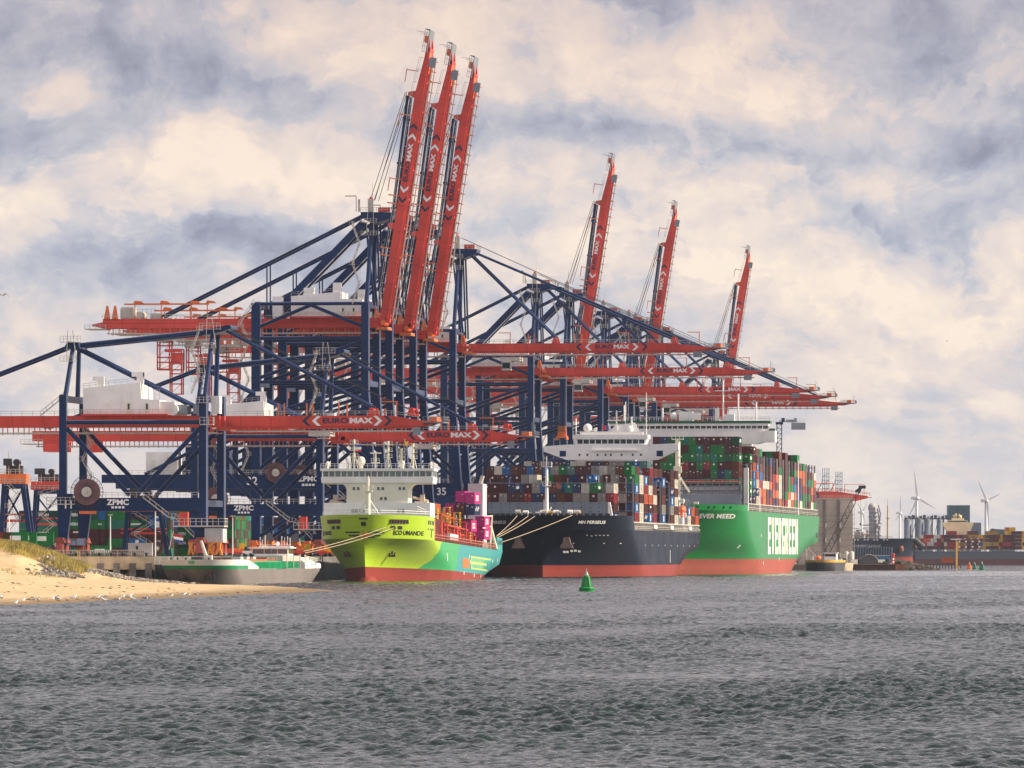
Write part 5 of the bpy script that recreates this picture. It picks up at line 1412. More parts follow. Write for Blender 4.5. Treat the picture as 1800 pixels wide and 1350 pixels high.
    m = MB(); m.box(8.8, 11.5, 150, 156, 10.6, 12.5); m.beam((9.4, 153, 10.6), (10.4, 153, 20), .3, .3); m.beam((12.4, 153, 10.6), (12.4, 157, 20), .35, .35); m.beam((9.4, 153, 19.6), (12.4, 157, 19.8), .3, .3); m.rail([(9, 150, 14), (13, 150, 14)], 1.1, 1, .1); m.rail([(9, 150, 16.5), (13, 150, 16.5)], 1.1, 1, .1); m.tube((12.2, 155, 17), (13.4, 158, 11), .4)
    m.build('stern_gantry', CREAM, root)
    m = MB(); m.ell((11, 154, 17.0), .9, 2.4, .9); m.box(10, 11.6, 150.2, 152, 13.6, 16.2); m.build('lifeboat', ORANGE, root)
    # green sign on the teal side and white draught marks
    m = MB(); H.side_quad(m, 101, 145, 4.6, 8.0, 0, .06, 6)
    for row, z in enumerate((5.0, 6.6)):
        y = 103
        while y < 142:
            w_ = rr.uniform(1.0, 2.2); H.side_quad(m, y, y + w_, z, z + 1.0, 1, .10, 1); y += w_ + .9
    m.build('side_sign', [paint('lime_sign', (.50, .62, .12), .4, .05, .3), paint('sign_teal', (.05, .42, .36), .4)], root)
    m = MB(); H.side_quad(m, 84, 97, 4.7, 7.2, 0, .06, 3); m.build('side_emblem', ORANGE, root)
    for y, z in ((52, 7), (52.8, 6), (97.5, 7.4), (99, 6), (148, 7), (160, 7.6), (160, 6.6), (86, 2.9), (107, 2.6), (122, 2.6), (140, 3.0)):
        m = MB(); H.side_quad(m, y, y + 1.0, z, z + .9, 0, .07); m.build('hull_mark', TEXTW, root)
    return root, H
LS, LH = lime_ship()
def ls_world(x, y, z):
    v = Matrix.Rotation(RZ, 4, 'Z') @ Matrix.Rotation(R(-1), 4, 'X') @ Vector((x, y, z))
    return v + Vector((-36.4, 1640, 0))
# its few deck containers (position from the photograph's stack, lower stacks farther aft)
for col, u, v, D, lab, var in [
    ('magenta', 800.7, 882.6, 1745, 'magenta container on top of the brown one on the lime ship deck', 0),
    ('brown', 801.0, 905.3, 1745, 'brown container under a magenta one on the lime ship deck', 2),
    ('magenta', 818.0, 885.0, 1742, 'magenta container beside the pale funnel casing, on top of a navy one', 0),
    ('navy', 818.0, 905.0, 1742, 'navy container under a magenta one by the pale funnel casing', 2),
    ('magenta', 782.4, 904.2, 1750, 'single magenta container standing alone on the lime ship hatch', 0),
    ('orange', 747.0, 905.0, 1700, 'orange brown container just behind the lime ship deckhouse', 0),
    ('magenta', 835.5, 926.5, 1762, 'upper magenta container at the lime ship rail beside the stern gantry', 0),
    ('magenta', 835.5, 948.0, 1762, 'lower magenta container at the lime ship rail beside the stern gantry', 0),
    ('magenta', 812.0, 934.0, 1748, 'magenta container half hidden behind the red pipework', 0)]:
    p = P(u, v, D)
    container((p.x, p.y, p.z), RZ, col, lab, 'containers on the lime ship', 12.19, var)

# ================================================================ black ship
def black_ship():
    B0 = (9.3, 2005.0)
    root = thing('container_ship', 'black hulled container ship with white bridge and wide wings', 'ship', (*B0, 0), RZ)
    H = Hull([(-2, 1, 76, 1.7, 1.0, 205, .3), (0, 0, 72, 1.75, .95, 212, .4), (3.5, -.5, 66, 1.8, .88, 226, .6), (9, -2.5, 52, 2.0, .7, 259, .97), (14.2, -6, 40, 2.1, .55, 260, 1), (18.5, -8.5, 38, 2.2, .5, 260, 1)], 24.0, 45)
    blk = hull_mat('black_hull_paint', (0.005, 0.010, 0.026), 0.36, 0.25, 0.3, spec=0.07, sheen=.03)
    dk = paint('deck_grey', (.10, .11, .12), .6, .1, .3)
    H.part('hull', [blk, BOOT, dk], root, [-2, 0, 1.8, 3.5, 5.5, 7.5, 9, 11, 12.6, 14.2], lambda z, y: 1 if z < 3.5 else 0, deck=2)
    H.part('forecastle', [blk, dk], root, [14.2, 15.6, 17, 18.5], lambda z, y: 0, ycut=33, deck=1)
    H.bow_text('MH PERSEUS', 1.25, TEXTW, root, 14.6, 16.4, .3, .03, 1.05)
    H.bow_text('MH PERSEUS', 1.25, TEXTW, root, -14.6, 16.4, .3, .03, 1.05)
    def mark(f):
        mk = MB(); f(mk); mk.build('hull_mark', TEXTW, root)
    for x, z in ((6.2, 7.2), (7.0, 7.2), (8.2, 7.5), (9.2, 7.6), (10.2, 7.4), (13.0, 12.4), (14.2, 12.2), (15.4, 12.4), (16.4, 12.4), (17.4, 12.4), (18.4, 12.4), (9, 10), (17, 10), (21, 10)):
        w_ = .35 if z < 8 else .22; hh = .6 if z < 8 else .25
        mark(lambda mk: mk.add([(x - w_, H.y_at(x - w_, z) - .12, z), (x + w_, H.y_at(x + w_, z) - .12, z), (x + w_, H.y_at(x + w_, z + hh) - .12, z + hh), (x - w_, H.y_at(x - w_, z + hh) - .12, z + hh)], [(0, 1, 2, 3)]))
    for k in range(9): mark(lambda mk: H.side_quad(mk, 70 + k * 21, 70.7 + k * 21, 9.4, 9.9, 0, .08))
    mark(lambda mk: H.side_quad(mk, 150, 151, 4.2, 8.2, 0, .08))
    dm = MB(); H.side_quad(dm, 246, 258, 8.8, 11.2, 0, .06, 2); dm.build('side_port', DARK, root)
    for s in (-1, 1):
        a = MB(); x = s * 7.3; y = H.y_at(x, 11)
        a.tube((x, y + 2, 13.4), (x, y - .8, 12.2), 1.15, 1, 16); a.tube((x, y - .8, 12.2), (x, y - .9, 12.15), .9, 2, 16)
        a.prism([(x - 2.0, 8.6), (x + 2.0, 8.6), (x + 1.7, 9.6), (x + 1.2, 10.2), (x + .9, 12.0), (x - .9, 12.0), (x - 1.2, 10.2), (x - 1.7, 9.6)], y - 1.6, y - .2, 0)
        a.build('anchor', [paint('grey_brown_anchor', (.22, .15, .13), .6, .2, 1), blk, DARK], root)
    # breakwater and fore deck gear
    m = MB(); m.box(-19.6, 17.2, 24, 24.4, 18.4, 22.7); m.prism([(17.2, 18.4), (18.7, 18.4), (17.8, 22.7), (17.2, 22.7)], 23.6, 25, 1)
    for k in range(13):
        for z in (19.6, 20.9, 22.1): m.box(-18.6 + k * 2.75, -18.3 + k * 2.75, 23.94, 24.05, z, z + .3, 2)
    m.build('breakwater', [paint('blue_grey_paint', (.17, .21, .26), .5, .08, .2), WHITE, DARK], root)
    rr = random.Random(8)
    for k in range(26):
        x = rr.uniform(-11, 10); y = rr.uniform(6, 18)
        if abs(x) > H.hb(y, 18.4) - 2: continue
        m = MB()
        if k % 2: m.tube((x - .8, y, 19.4), (x + .8, y, 19.4), rr.uniform(.5, .95), k % 3, 14); m.box(x - .9, x + .9, y - .3, y + .3, 18.5, 19.2)
        else: m.box(x - .5, x + .5, y - .4, y + .4, 18.5, 19.4 + rr.random() * .5, k % 3)
        m.build('mooring_winch', [WHITE, GALV, paint('winch_yellow', (.5, .3, .04), .5)], root)
    for k in range(22):
        t = -1 + 2 * k / 21; x = t * 19
        y = H.y_at(x, 18.4); m = MB(); m.box(x - .7, x + .7, y + .1, y + .4, 18.4, 19.1); m.build('bulwark_fairlead', DARK, root)
    m = MB(); m.tube((0, 10, 18.5), (0, 10, 33.2), .62, 0, 16, .42); m.box(-1.5, 1.5, 9, 11, 33.2, 33.4); m.rail([(-1.5, 9, 33.4), (1.5, 9, 33.4), (1.5, 11, 33.4)], 1.3, .8, .12); m.tube((0, 10, 33.2), (0, 10, 36.5), .1)
    m.box(-1.1, 1.3, 9, 10, 27.4, 27.6); m.rail([(-1.1, 9, 27.6), (1.3, 9, 27.6)], 1.2, .8, .12); m.beam((.2, 10, 18.6), (1.5, 9, 21), .3, .3); m.beam((-.8, 10, 18.6), (-.8, 10, 23.4), .25, .25)
    m.build('foremast', WHITE, root)
    # bridge
    YB = 196.0
    m = MB(); m.box(-11.5, 7.5, YB + .6, YB + 12, 14, 38.2); m.build('accommodation_tower', WHITE, root)
    m = MB()
    m.prism([(-22.4, 40.9), (-14.8, 38.1), (15.2, 38.1), (22.4, 41.4), (22.4, 43.0), (20.6, 43.5), (14.4, 43.2), (-13.8, 43.2), (-22.4, 42.6)], YB, YB + 6)
    wg = m.build('bridge_wing', WHITE, root)
    for x in (-17, 15.2):
        m = MB(); m.box(x, x + 2.1, YB - .06, YB + .02, 39.2, 41.1); m.build('wing_opening', NAVY, wg)
    for x in (-10.4, -7.8, -4.4, -1.8, 0, 3.6, 7.3, 10):
        m = MB(); m.box(x - .3, x + .3, YB - .05, YB + .02, 39.4, 40.1); m.build('porthole', DARK, wg)
    m = MB(); m.box(-6, 9, YB - .7, YB, 41.0, 41.4); m.build('wing_ledge', WHITE, wg)
    m = MB(); m.prism([(-11.9, 43.2), (11.2, 43.2), (11.9, 45.0), (-12.6, 45.0)], YB + 1, YB + 9); m.box(-12.8, 12.2, YB + .6, YB + 9.4, 45.0, 46.4)
    wh = m.build('wheelhouse', WHITE, root)
    m = MB()
    for k in range(11): m.box(-11.2 + k * 2.05, -11.2 + k * 2.05 + 1.72, YB + .92, YB + 1.02, 43.45, 44.8)
    m.build('wheelhouse_window', GLASS, wh)
    m = MB(); m.rail([(-12.6, YB + .8, 46.4), (12, YB + .8, 46.4)], 1.1, 1.2, .1); m.box(-10.5, 10.5, YB + 2, YB + 4, 46.4, 47.4)
    for x, h, r_ in ((-12, 5.5, .18), (1.5, 8, .25), (4.5, 11, .16), (6.5, 6, .3), (11.4, 14, .12), (-1.2, 4, .2)):
        m.tube((x, YB + 4, 46.4), (x, YB + 4, 46.4 + h), r_)
        m.box(x - .8, x + .8, YB + 3.6, YB + 4, 46.4 + h * .6, 46.4 + h * .6 + .1)
    for k in range(7): m.box(11.2, 11.7, YB + 3.5, YB + 4.4, 47.5 + k * 1.7, 47.7 + k * 1.7)
    m.prism([(-1, 47.4), (9, 47.4), (7.5, 50.5), (1, 49.5)], YB + 4.5, YB + 5); m.box(-1.5, 3, YB + 3.4, YB + 3.7, 51, 51.3)
    m.build('radar_mast', WHITE, root)
    for x, r_ in ((-8, 1.5), (-5.4, .7), (6, 1.1)):
        m = MB(); m.tube((x, YB + 3, 46.4), (x, YB + 3, 47.6), r_ * .5); m.ell((x, YB + 3, 47.6 + r_ * .7), r_, r_, r_); m.build('satellite_dome', WHITE, root)
    m = MB(); m.tube((-3.2, YB + 3, 46.4), (-3.2, YB + 3, 50), .05, 2); m.prism([(-3.1, 48), (-1.9, 48.1), (-1.9, 49.6), (-3.1, 49.5)], YB + 3, YB + 3.05, 0); m.prism([(-1.89, 48.1), (-1, 47.8), (-1, 49.2), (-1.89, 49.6)], YB + 3, YB + 3.05, 1)
    m.build('flag', [paint('flag_red', (0, 0, 0)), paint('flag_blue', (0, 0, 0)), GALV], root)
    # post crane behind the wing, lifeboat, funnel
    m = MB(); m.tube((20.5, 214, 14.2), (20.5, 214, 45), .85, 0, 14); m.box(18.6, 22.4, 213, 215, 45, 45.3); m.rail([(18.6, 213, 45.3), (22.4, 213, 45.3)], 2.2, 1.2, .16); m.box(19.2, 21.8, 212.8, 214, 34, 36.2); m.rail([(18.8, 212.6, 30), (22.2, 212.6, 30)], 1.5, .9, .14); m.beam((21, 213, 33), (24.4, 214, 27.6), .5, .6)
    for k in range(9): m.box(21.3, 22.0, 213.2, 213.5, 20 + k * 2.4, 20.4 + k * 2.4)
    m.build('post_crane', CREAM, root)
    m = MB(); m.ell((23.0, 205, 21.6), 1.2, 3.6, 1.5, 0, 14, 10); m.ell((23.0, 205, 20.2), 1.0, 3.0, 1.2, 0, 12, 8); m.build('lifeboat', paint('lifeboat_orange', (.75, .14, .05), .4), root)
    m = MB(); m.box(20, 23.6, 199, 204, 14.2, 19); m.box(19.5, 23, 206, 212, 14.2, 18); m.rail([(23.6, 199, 19), (23.6, 212, 19)], 1.5, 1.5, .14); m.box(22.4, 23.8, 200, 203.5, 24, 25); m.build('lifeboat_station', WHITE, root)
    # hatch-side pillars, lashing bridges, deck rail
    m = MB(); y = 40.0
    lash = MB(); k = 0
    while y < 256:
        lash.box(23.55, 23.85, y, y + .35, 14.2, 16.8); y += 2.35; k += 1
    lash.rail([(23.9, 38, 14.2), (23.9, 258, 14.2)], 1.2, 2.4, .12); lash.box(23.4, 23.9, 36, 258, 16.45, 16.75)
    lash.build('deck_pillar_row', GALV, root)
    for b in range(15):
        y = 38.6 + b * 14.3
        if 186 < y < 208: continue
        l = MB()
        top = 30.2 if b < 10 else 24.5
        l.box(23.1, 23.6, y, y + .5, 14.2, top); l.box(21.0, 21.4, y, y + .5, 14.2, top)
        for z in (17, 20, 22.8, 25.8, 28.6):
            if z < top: l.box(-22, 23.3, y + .05, y + .45, z, z + .22); l.box(21, 23.5, y - .4, y + .9, z, z + .1)
        for x in (-21, -15, -9, -3, 3, 9, 15): l.box(x, x + .35, y + .05, y + .45, 14.2, top)
        l.build('lashing_bridge', GREY, root)
    for x, y in ((24.0, 96), (24.0, 150), (24, 215)): m = MB(); m.box(x - .2, x + .35, y, y + 9, 14.9, 16.1); m.build('pilot_platform', WHITE, root)
    return root, H, B0
BS, BH, B0 = black_ship()
rows_b = [-24 + k * 2.52 for k in range(19)]
def hb_(b):
    def f(i):
        e = 18 - i                                # rows in from the water side
        if b == 0: return 0 if (i < 1 or i > 16) else (4 if (i * 7) % 5 else 3)
        if b == 1: return 5 if (i * 5) % 7 else 4
        if b in (2, 3): return 5 if e < 1 else 6
        if b == 4: return 5 if e < 2 else 6
        if b == 5: return 4 if e < 2 else 6
        if b == 6: return 0 if e < 1 else 6
        if b == 7: return 5 if e < 1 else 6
        if b == 8: return 0 if e < 1 else 6
        if b == 9: return 6 if e < 3 else 7
        if b in (10,): return 7 if 4 <= e <= 13 else 6
        return 0 if e > 2 else (2 if b < 14 else 2)
    return f
bays_b = [(26 + b * 14.3, hb_(b)) for b in range(11)] + [(214 + k * 14.3, hb_(11 + k)) for k in range(3)]
PB = ['maroon'] * 11 + ['brown'] * 3 + ['navy'] * 5 + ['blue'] * 3 + ['grey'] * 5 + ['green'] * 2 + ['seagreen', 'teal', 'red', 'white', 'white']
PS = ['maroon'] * 4 + ['brown'] * 9 + ['orange'] * 2 + ['navy'] * 4 + ['white'] * 3 + ['green', 'blue', 'red']
stacks(BS, B0, rows_b, bays_b, 16.8, None, PB, PS, 'black container ship',
       lambda b, i, t, front, side: (b == 0 and t < 2 and i < 15) or (b >= 11 and i < 17) or (b > 2 and b < 10 and not side and t < 5 and i < 16) or (i < 0))

# ================================================================ green ship
def green_ship():
    G0 = (48.9, 2280.0)
    root = thing('container_ship', 'huge green container ship with a white company name along its side', 'ship', (*G0, 0), RZ)
    H = Hull([(-2, 2, 100, 1.7, 1.0, 280, .3), (0, 1, 96, 1.75, .95, 292, .42), (5.3, 0, 86, 1.8, .85, 322, .7), (12, -3, 62, 2.0, .68, 372, .98), (22, -10, 46, 2.2, .5, 374, 1), (24, -11, 44, 2.2, .5, 374, 1)], 29.0, 70)
    grn = hull_mat('green_hull_paint', (0.005, 0.22, 0.048), 0.30, 0.2, 0.10, spec=0.4, sheen=.03)
    dk = paint('deck_grey', (0, 0, 0))
    H.part('hull', [grn, BOOTS, dk], root, [-2, 0, 2.6, 5.3, 8, 10, 12, 15, 18, 20, 22], lambda z, y: 1 if z < 5.3 else 0, deck=2)
    H.part('forecastle', [grn, dk], root, [22, 23, 24], lambda z, y: 0, ycut=36, deck=1)
    m = MB(); m.box(-24, 27.5, 24.5, 25.2, 23.8, 27.6); m.build('breakwater', GREY, root)
    H.bow_text('EVER MEED', 2.1, TEXTW, root, 20.5, 19.9, .35, .06, 1.02, o=.2)
    H.bow_text('EVER MEED', 2.1, TEXTW, root, -20.5, 19.9, .35, .06, 1.02, o=.2)
    # block letters along the side, built on the hull surface
    FONT = {'E': [[(0, 0), (1, 0), (1, .2), (.36, .2), (.36, .4), (.86, .4), (.86, .6), (.36, .6), (.36, .8), (1, .8), (1, 1), (0, 1)]],
            'V': [[(0, 1), (.34, 0), (.66, 0), (1, 1), (.68, 1), (.5, .32), (.32, 1)]],
            'R': [[(0, 0), (.36, 0), (.36, .36), (.64, 0), (1, 0), (.72, .42), (1, .58), (1, .9), (.86, 1), (0, 1), (0, .99), (0, .6), (.36, .6), (.36, .8), (.64, .8), (.64, .6), (.36, .59), (0, .59)]],
            'G': [[(.12, 0), (1, 0), (1, .52), (.5, .52), (.5, .36), (.66, .36), (.66, .2), (.36, .2), (.36, .8), (1, .8), (1, 1), (.12, 1), (0, .9), (0, .1)]],
            'N': [[(0, 0), (.34, 0), (.34, .55), (.64, 0), (1, 0), (1, 1), (.66, 1), (.66, .45), (.36, 1), (0, 1)]]}
    lt = MB()
    y0, y1, z0, z1 = 120.0, 264.0, 7.0, 20.3
    n = 9; pitch = (y1 - y0) / n; w = pitch * .80
    for k, ch in enumerate('EVERGREEN'):
        for poly in FONT[ch]:
            pts = []
            for a, b in poly:
                y = y0 + k * pitch + a * w; z = z0 + b * (z1 - z0)
                pts.append((H.hb(y, z) + .12, y, z))
            lt.add(pts, [tuple(range(len(pts)))])
    lt.build('company_lettering', paint('green_tinted_white', (.72, .80, .68), .5, .06, .2), root)
    for y, z in ((90, 13), (170, 4.6), (250, 12), (40, 9), (100, 3.2)):
        m = MB(); H.side_quad(m, y, y + 1.5, z, z + 1.2, 0, .1); m.build('hull_mark', TEXTW, root)
    for x in (15, 18.5, 20.2, 23, 25):
        y = H.y_at(x, 23.2) - .1; m = MB(); m.box(x - .5, x + .5, y, y + .2, 22.6, 23.4); m.build('hull_opening', DARK, root)
    m = MB(); H.side_quad(m, 360, 368, 13.5, 15.5, 0, .08, 1); m.build('hull_opening', DARK, root)
    # bridge
    YB = 128.0
    m = MB(); m.box(-22, 22, YB + 1, YB + 12, 22, 47); m.build('accommodation_tower', WHITE, root)
    m = MB(); m.prism([(-30.5, 49.6), (-24, 46.8), (14, 46.8), (24.5, 46.8), (30.5, 48.6), (30.5, 51.4), (-30.5, 51.4)], YB, YB + 8); m.box(26.8, 31, YB - .4, YB + 8, 47.5, 51.6)
    wg = m.build('bridge_wing', WHITE, root)
    m = MB(); m.box(-29, 28.6, YB + .5, YB + 8, 51.4, 52.3); m.box(-29, 28.6, YB + .4, YB + 8, 53.4, 54.3)
    for k in range(29): m.box(-29 + k * 2.05, -28.7 + k * 2.05, YB + .6, YB + 1, 52.3, 53.4)
    wh = m.build('wheelhouse', WHITE, root)
    m = MB(); m.box(-28.7, 28.4, YB + .8, YB + 7, 52.3, 53.4); m.build('wheelhouse_window', GLASS, wh)
    m = MB(); m.box(-29.4, 29.2, YB + .2, YB + 8.2, 54.3, 55.2); m.box(28.8, 31, YB, YB + 2, 51.6, 52.4); m.build('green_roof_band', paint('dark_green_paint', (.01, .11, .05), .45), wh)
    m = MB(); m.rail([(-29, YB + .4, 55.2), (29, YB + .4, 55.2)], 1.4, 1.6, .14); m.rail([(-29, YB, 51.4), (26.5, YB, 51.4)], 1.0, 1.6, .1); m.box(-4, 1, YB + 2, YB + 5, 55.2, 58.6); m.box(12, 16, YB + 3, YB + 6, 55.2, 57.6)
    for x, h in ((-24, 6), (-10, 5), (12, 18), (17.5, 10), (24, 7)): m.tube((x, YB + 3, 55), (x, YB + 3, 55 + h), .3)
    m.box(8.5, 15, YB + 2.8, YB + 3.2, 71.2, 71.6); m.box(9, 14.4, YB + 2.8, YB + 3.2, 66, 66.3)
    m.build('radar_mast', WHITE, root)
    m = MB(); m.box(9, 10.5, YB + 2.5, YB + 3.5, 55.2, 59.8); m.box(-2, 4, YB + 1.8, YB + 2, 55.6, 58.2); m.ell((-6, YB + 3, 57), 1.3, 1.3, 1.3); m.build('satellite_dome', WHITE, root)
    # cell guide posts and lashing bridges
    for b in range(23):
        y = 38.4 + b * 14.4
        l = MB(); top = 42 if b > 2 else 38.5
        l.box(28.2, 28.75, y, y + .6, 22, top); l.box(25.6, 26.1, y, y + .6, 22, top)
        for z in (26, 29, 32, 35, 38, 41):
            if z < top: l.box(-10 if b else -28, 28.5, y + .1, y + .5, z, z + .22)
        l.build('lashing_bridge', GALV if b % 2 else GREY, root)
    m = MB(); y = 40
    while y < 368: m.box(28.3, 28.7, y, y + .4, 22, 24.6); y += 2.6
    m.rail([(28.8, 38, 22), (28.8, 370, 22)], 1.2, 3, .14); m.box(28, 28.8, 37, 370, 24.4, 24.7)
    m.build('deck_pillar_row', GALV, root)
    for y, h in ((37.2, 37), (86, 30.5), (265, 43)):
        m = MB(); m.box(27.4, 29.0, y, y + 1.8, 22, h); m.build('side_post', WHITE, root)
    # open truss platform in front of the first stack
    m = MB()
    for z in (28.4, 30.4, 31.4): m.box(-28, 27, 29, 29.5, z, z + .35); m.box(-28, 27, 32, 32.4, z, z + .3)
    for k in range(23): m.box(-28 + k * 2.5, -27.7 + k * 2.5, 29, 29.4, 27.6, 32.4)
    for x in (-4, 4): m.beam((x, 29.2, 31), (x + 4, 29.2, 27.8), .3, .3); m.beam((x + 8, 29.2, 31), (x + 4, 29.2, 27.8), .3, .3)
    m.rail([(-28, 28.8, 31.7), (27, 28.8, 31.7)], 1.1, 1.6, .16)
    m.build('lashing_platform', GREY, root)
    m = MB(); m.rail([(-28, 28.6, 31.8), (27, 28.6, 31.8)], .4, 1.2, .18); m.build('platform_lamp_row', ORANGE, root)
    m = MB(); m.box(6, 9, 8, 11, 24, 26); m.box(12, 14, 10, 12, 24, 25); m.rail([(4, 8, 24), (11, 8, 24)], 1.6, 1.2, .14); m.build('mooring_winch', CREAM, root)
    return root, H, G0
GS, GH, G0 = green_ship()
rows_g = [-29 + k * 2.51 for k in range(23)]
def hg_(b):
    prof = [8, 6, 7, 6, 5, 5, 5, 6, 5, 5, 7, 7, 6, 5, 5, 6, 7, 5, 5, 5, 5, 5, 5]
    def f(i):
        e = 22 - i
        if b == 0: return 0 if e < 1 else (8 if e > 2 or e == 1 else 8)
        if b <= 2: return prof[b] if e < 2 else 8
        if b in (5, 6): return 3 if e < 1 else (7 if e < 5 else 8)
        if e < 1: return [0, 0, 0, 6, 5, 0, 0, 6, 4, 5, 7, 0, 7, 4, 4, 6, 7, 5, 6, 0, 5, 5, 5][b]
        if e < 3: return prof[b]
        return 7 if b < 16 else 6
    return f
bays_g = [(32.5 + b * 14.4, hg_(b)) for b in range(23)]
PG = ['maroon'] * 8 + ['brown'] * 2 + ['green'] * 6 + ['teal'] * 2 + ['navy', 'dkgreen', 'red']
PGS = ['brown', 'orange', 'orange', 'orange', 'green', 'green', 'white', 'blue', 'navy', 'red', 'maroon']
stacks(GS, G0, rows_g, bays_g, 24.6, None, PG, PGS, 'green container ship',
       lambda b, i, t, front, side: (b == 0 and (t < 2 or i < 10)) or (b > 0 and i < 13) or (b > 2 and not side and t < 5), distant=4)
print('individual containers so far', NCONT)

# mooring lines
sag_line(ls_world(5.2, LH.y_at(5.2, 13.2) - .3, 13.3), P(533, 969, 1530), 1.5, .14, 'mooring_line', 'upper pale rope from the lime ship bow down to the quay behind the barge')
sag_line(ls_world(7.0, LH.y_at(7.0, 13.2) - .3, 13.2), P(536, 972, 1532), 1.9, .14, 'mooring_line', 'lower pale rope from the lime ship bow down to the quay behind the barge')
def bs_world(x, y, z):
    c, s = math.cos(RZ), math.sin(RZ)
    return Vector((B0[0] + x * c - y * s, B0[1] + x * s + y * c, z))
for k, (x, z0, u, v) in enumerate([(-7, 18.4, 874, 941), (-3.5, 18.3, 872, 943), (-1.5, 18.2, 872, 946), (9.5, 18.5, 879, 954)]):
    sag_line(bs_world(x, BH.y_at(x, 17.5) - .2, z0), P(u, v, 1880), 1.2, .16, 'mooring_line', ['short rope', 'second rope', 'third rope', 'long pale rope'][k] + ' from the black ship bow towards the lime ship stern')
# ================================================================ river barge
def river_barge():
    root = thing('river_barge', 'grey river barge with white bow and green stripe moored beside the sand spit', 'barge', (-70.5, 1466, 0), RZ)
    H = Hull([(-1, 7, 15, 1.8, .8, 128, .75), (0, 5.5, 14, 1.8, .75, 130, .85), (2.8, 2, 12, 2.0, .6, 134, 1), (4.0, .5, 11, 2.1, .55, 135, 1), (5.4, -.6, 10.5, 2.2, .5, 135, 1)], 8.4, 18)
    gh = hull_mat('grey_barge_hull', (.17, .155, .15), .55, .3, .55)
    wp = paint('white_barge_paint', (.72, .73, .72), .4, .05, .2, streak=.2); gp = paint('barge_green', (.015, .26, .11), .4, .1, .3)
    H.part('hull', [gh, gp, wp], root, [-1, 0, 1.0, 2.0, 2.8, 3.3], lambda z, y: 0, deck=0)
    H.part('bow_bulwark', [gp, wp], root, [3.3, 4.1, 4.12, 5.4], lambda z, y: 0 if z < 4.11 else 1, ycut=26, deck=1)
    m = MB()
    for k in range(12):
        y0, y1 = 26 + k * 1.2, 26 + (k + 1) * 1.2; H.side_quad(m, y0, y1, 3.3, 5.4 - 1.6 * (k + .5) / 12, 0, .02)
    m.build('bow_fairing', wp, root)
    for s in (-1, 1):
        m = MB(); x = s * 3.2; y = H.y_at(x, 2.2)
        m.box(x - 1.1, x + 1.1, y - .2, y + .5, .9, 3.0); m.prism([(x - .6, 1.3), (x + .6, 1.3), (x + .3, 2.6), (x - .3, 2.6)], y - .4, y, 1)
        m.build('anchor_pocket', [DARK, paint('rusty_anchor', (0, 0, 0))], root)
    m = MB(); y = H.y_at(0.4, 4.8)
    for z in (4.45, 4.7, 4.95): m.box(-.7, .7, y - .6, y - .3, z, z + .14)
    m.build('bow_emblem', gp, root)
    m = MB(); m.box(-6.9, 6.9, 33, 110, 3.3, 5.0)
    for k in range(50): m.box(6.9, 7.05, 34 + k * 1.52, 34.2 + k * 1.52, 3.4, 4.8, 0)
    m.build('hold_coaming', paint('bright_barge_green', (.02, .36, .16), .45, .1, .3), root)
    m = MB(); m.box(-6.6, 6.6, 36, 64, 5.0, 5.5); m.box(-6.6, 6.6, 64, 80, 5.0, 5.9, 1); m.build('hatch_cover', [paint('hatch_orange', (.45, .13, .06), .5, .1, .3), paint('hatch_brown', (.2, .1, .07), .6, .2, .4)], root)
    m = MB(); m.box(-6.4, 7.2, 84, 112, 5.0, 6.3); m.build('hold_cover', paint('beige_cover', (.48, .43, .38), .6, .08, .4), root)
    # deckhouse and wheelhouse
    m = MB(); m.box(-7.4, 7.4, 112, 130, 3.3, 5.3); m.prism([(7.4, 3.3), (8.2, 3.3), (8.2, 4.6), (7.4, 5.2)], 112, 129); m.box(-6.6, 6.8, 113, 127, 5.3, 5.9); m.build('deckhouse', WHITE, root)
    m = MB(); m.box(-4.8, 3.9, 113.5, 121, 5.9, 8.0); m.box(-5.7, 4.6, 112.8, 121.6, 8.05, 8.25); m.box(-3.2, 4.4, 114, 119, 8.3, 8.5); wh = m.build('wheelhouse', WHITE, root)
    m = MB()
    for x0, x1 in ((-4.6, -1.9), (-1.75, -.2), (-.1, 1.3), (1.45, 3.7)): m.box(x0, x1, 113.4, 113.5, 6.75, 7.85)
    m.box(3.9, 4.0, 114, 120.5, 6.75, 7.85)
    m.build('wheelhouse_window', paint('dark_red_glass', (.06, .02, .025), .12, .4, .5, spec=.9), wh)
    place(text_mesh('DELFIA', .85, DARK, off=.04), 'ship_name', root, (-.2, 112.9, 5.95))
    m = MB()
    for x, h in ((-3.2, 2.2), (-2.6, 1.6), (-2, 2.6), (2, 2.4), (2.7, 2.2), (3.4, 2.4), (4.0, 2.0)): m.tube((x, 116, 8.5), (x, 116, 8.5 + h), .08)
    m.ell((1.0, 116, 9.1), .55, .55, .55); m.box(-3.4, 4.2, 115.9, 116.1, 8.8, 8.9)
    m.build('antenna_mast', WHITE, root)
    m = MB()
    for y in (86, 96, 106, 114): m.beam((7.9, y, 3.3), (7.9, y, 6.6), .22, .22)
    m.rail([(8.1, 112, 5.3), (8.1, 132, 4.6)], 1.0, 1.4, .09); m.rail([(8.2, 130, 3.4), (8.2, 134, 3.4), (-8, 134, 3.4)], 1.1, 1.2, .1)
    m.build('railing', CREAM, root)
    m = MB(); m.prismx([(128, 3.3), (135.2, 3.3), (135.2, 4.3), (132, 4.6), (128, 4.6)], -8.4, 8.5); m.build('stern_bulwark', WHITE, root)
    m = MB(); m.tube((1.5, 12, 5.2), (.2, 11, 9.6), .42, 0, 10, .3); m.box(1.6, 2.6, 11, 12.5, 5.2, 6.4); m.build('bow_crane', GALV, root)
    m = MB()
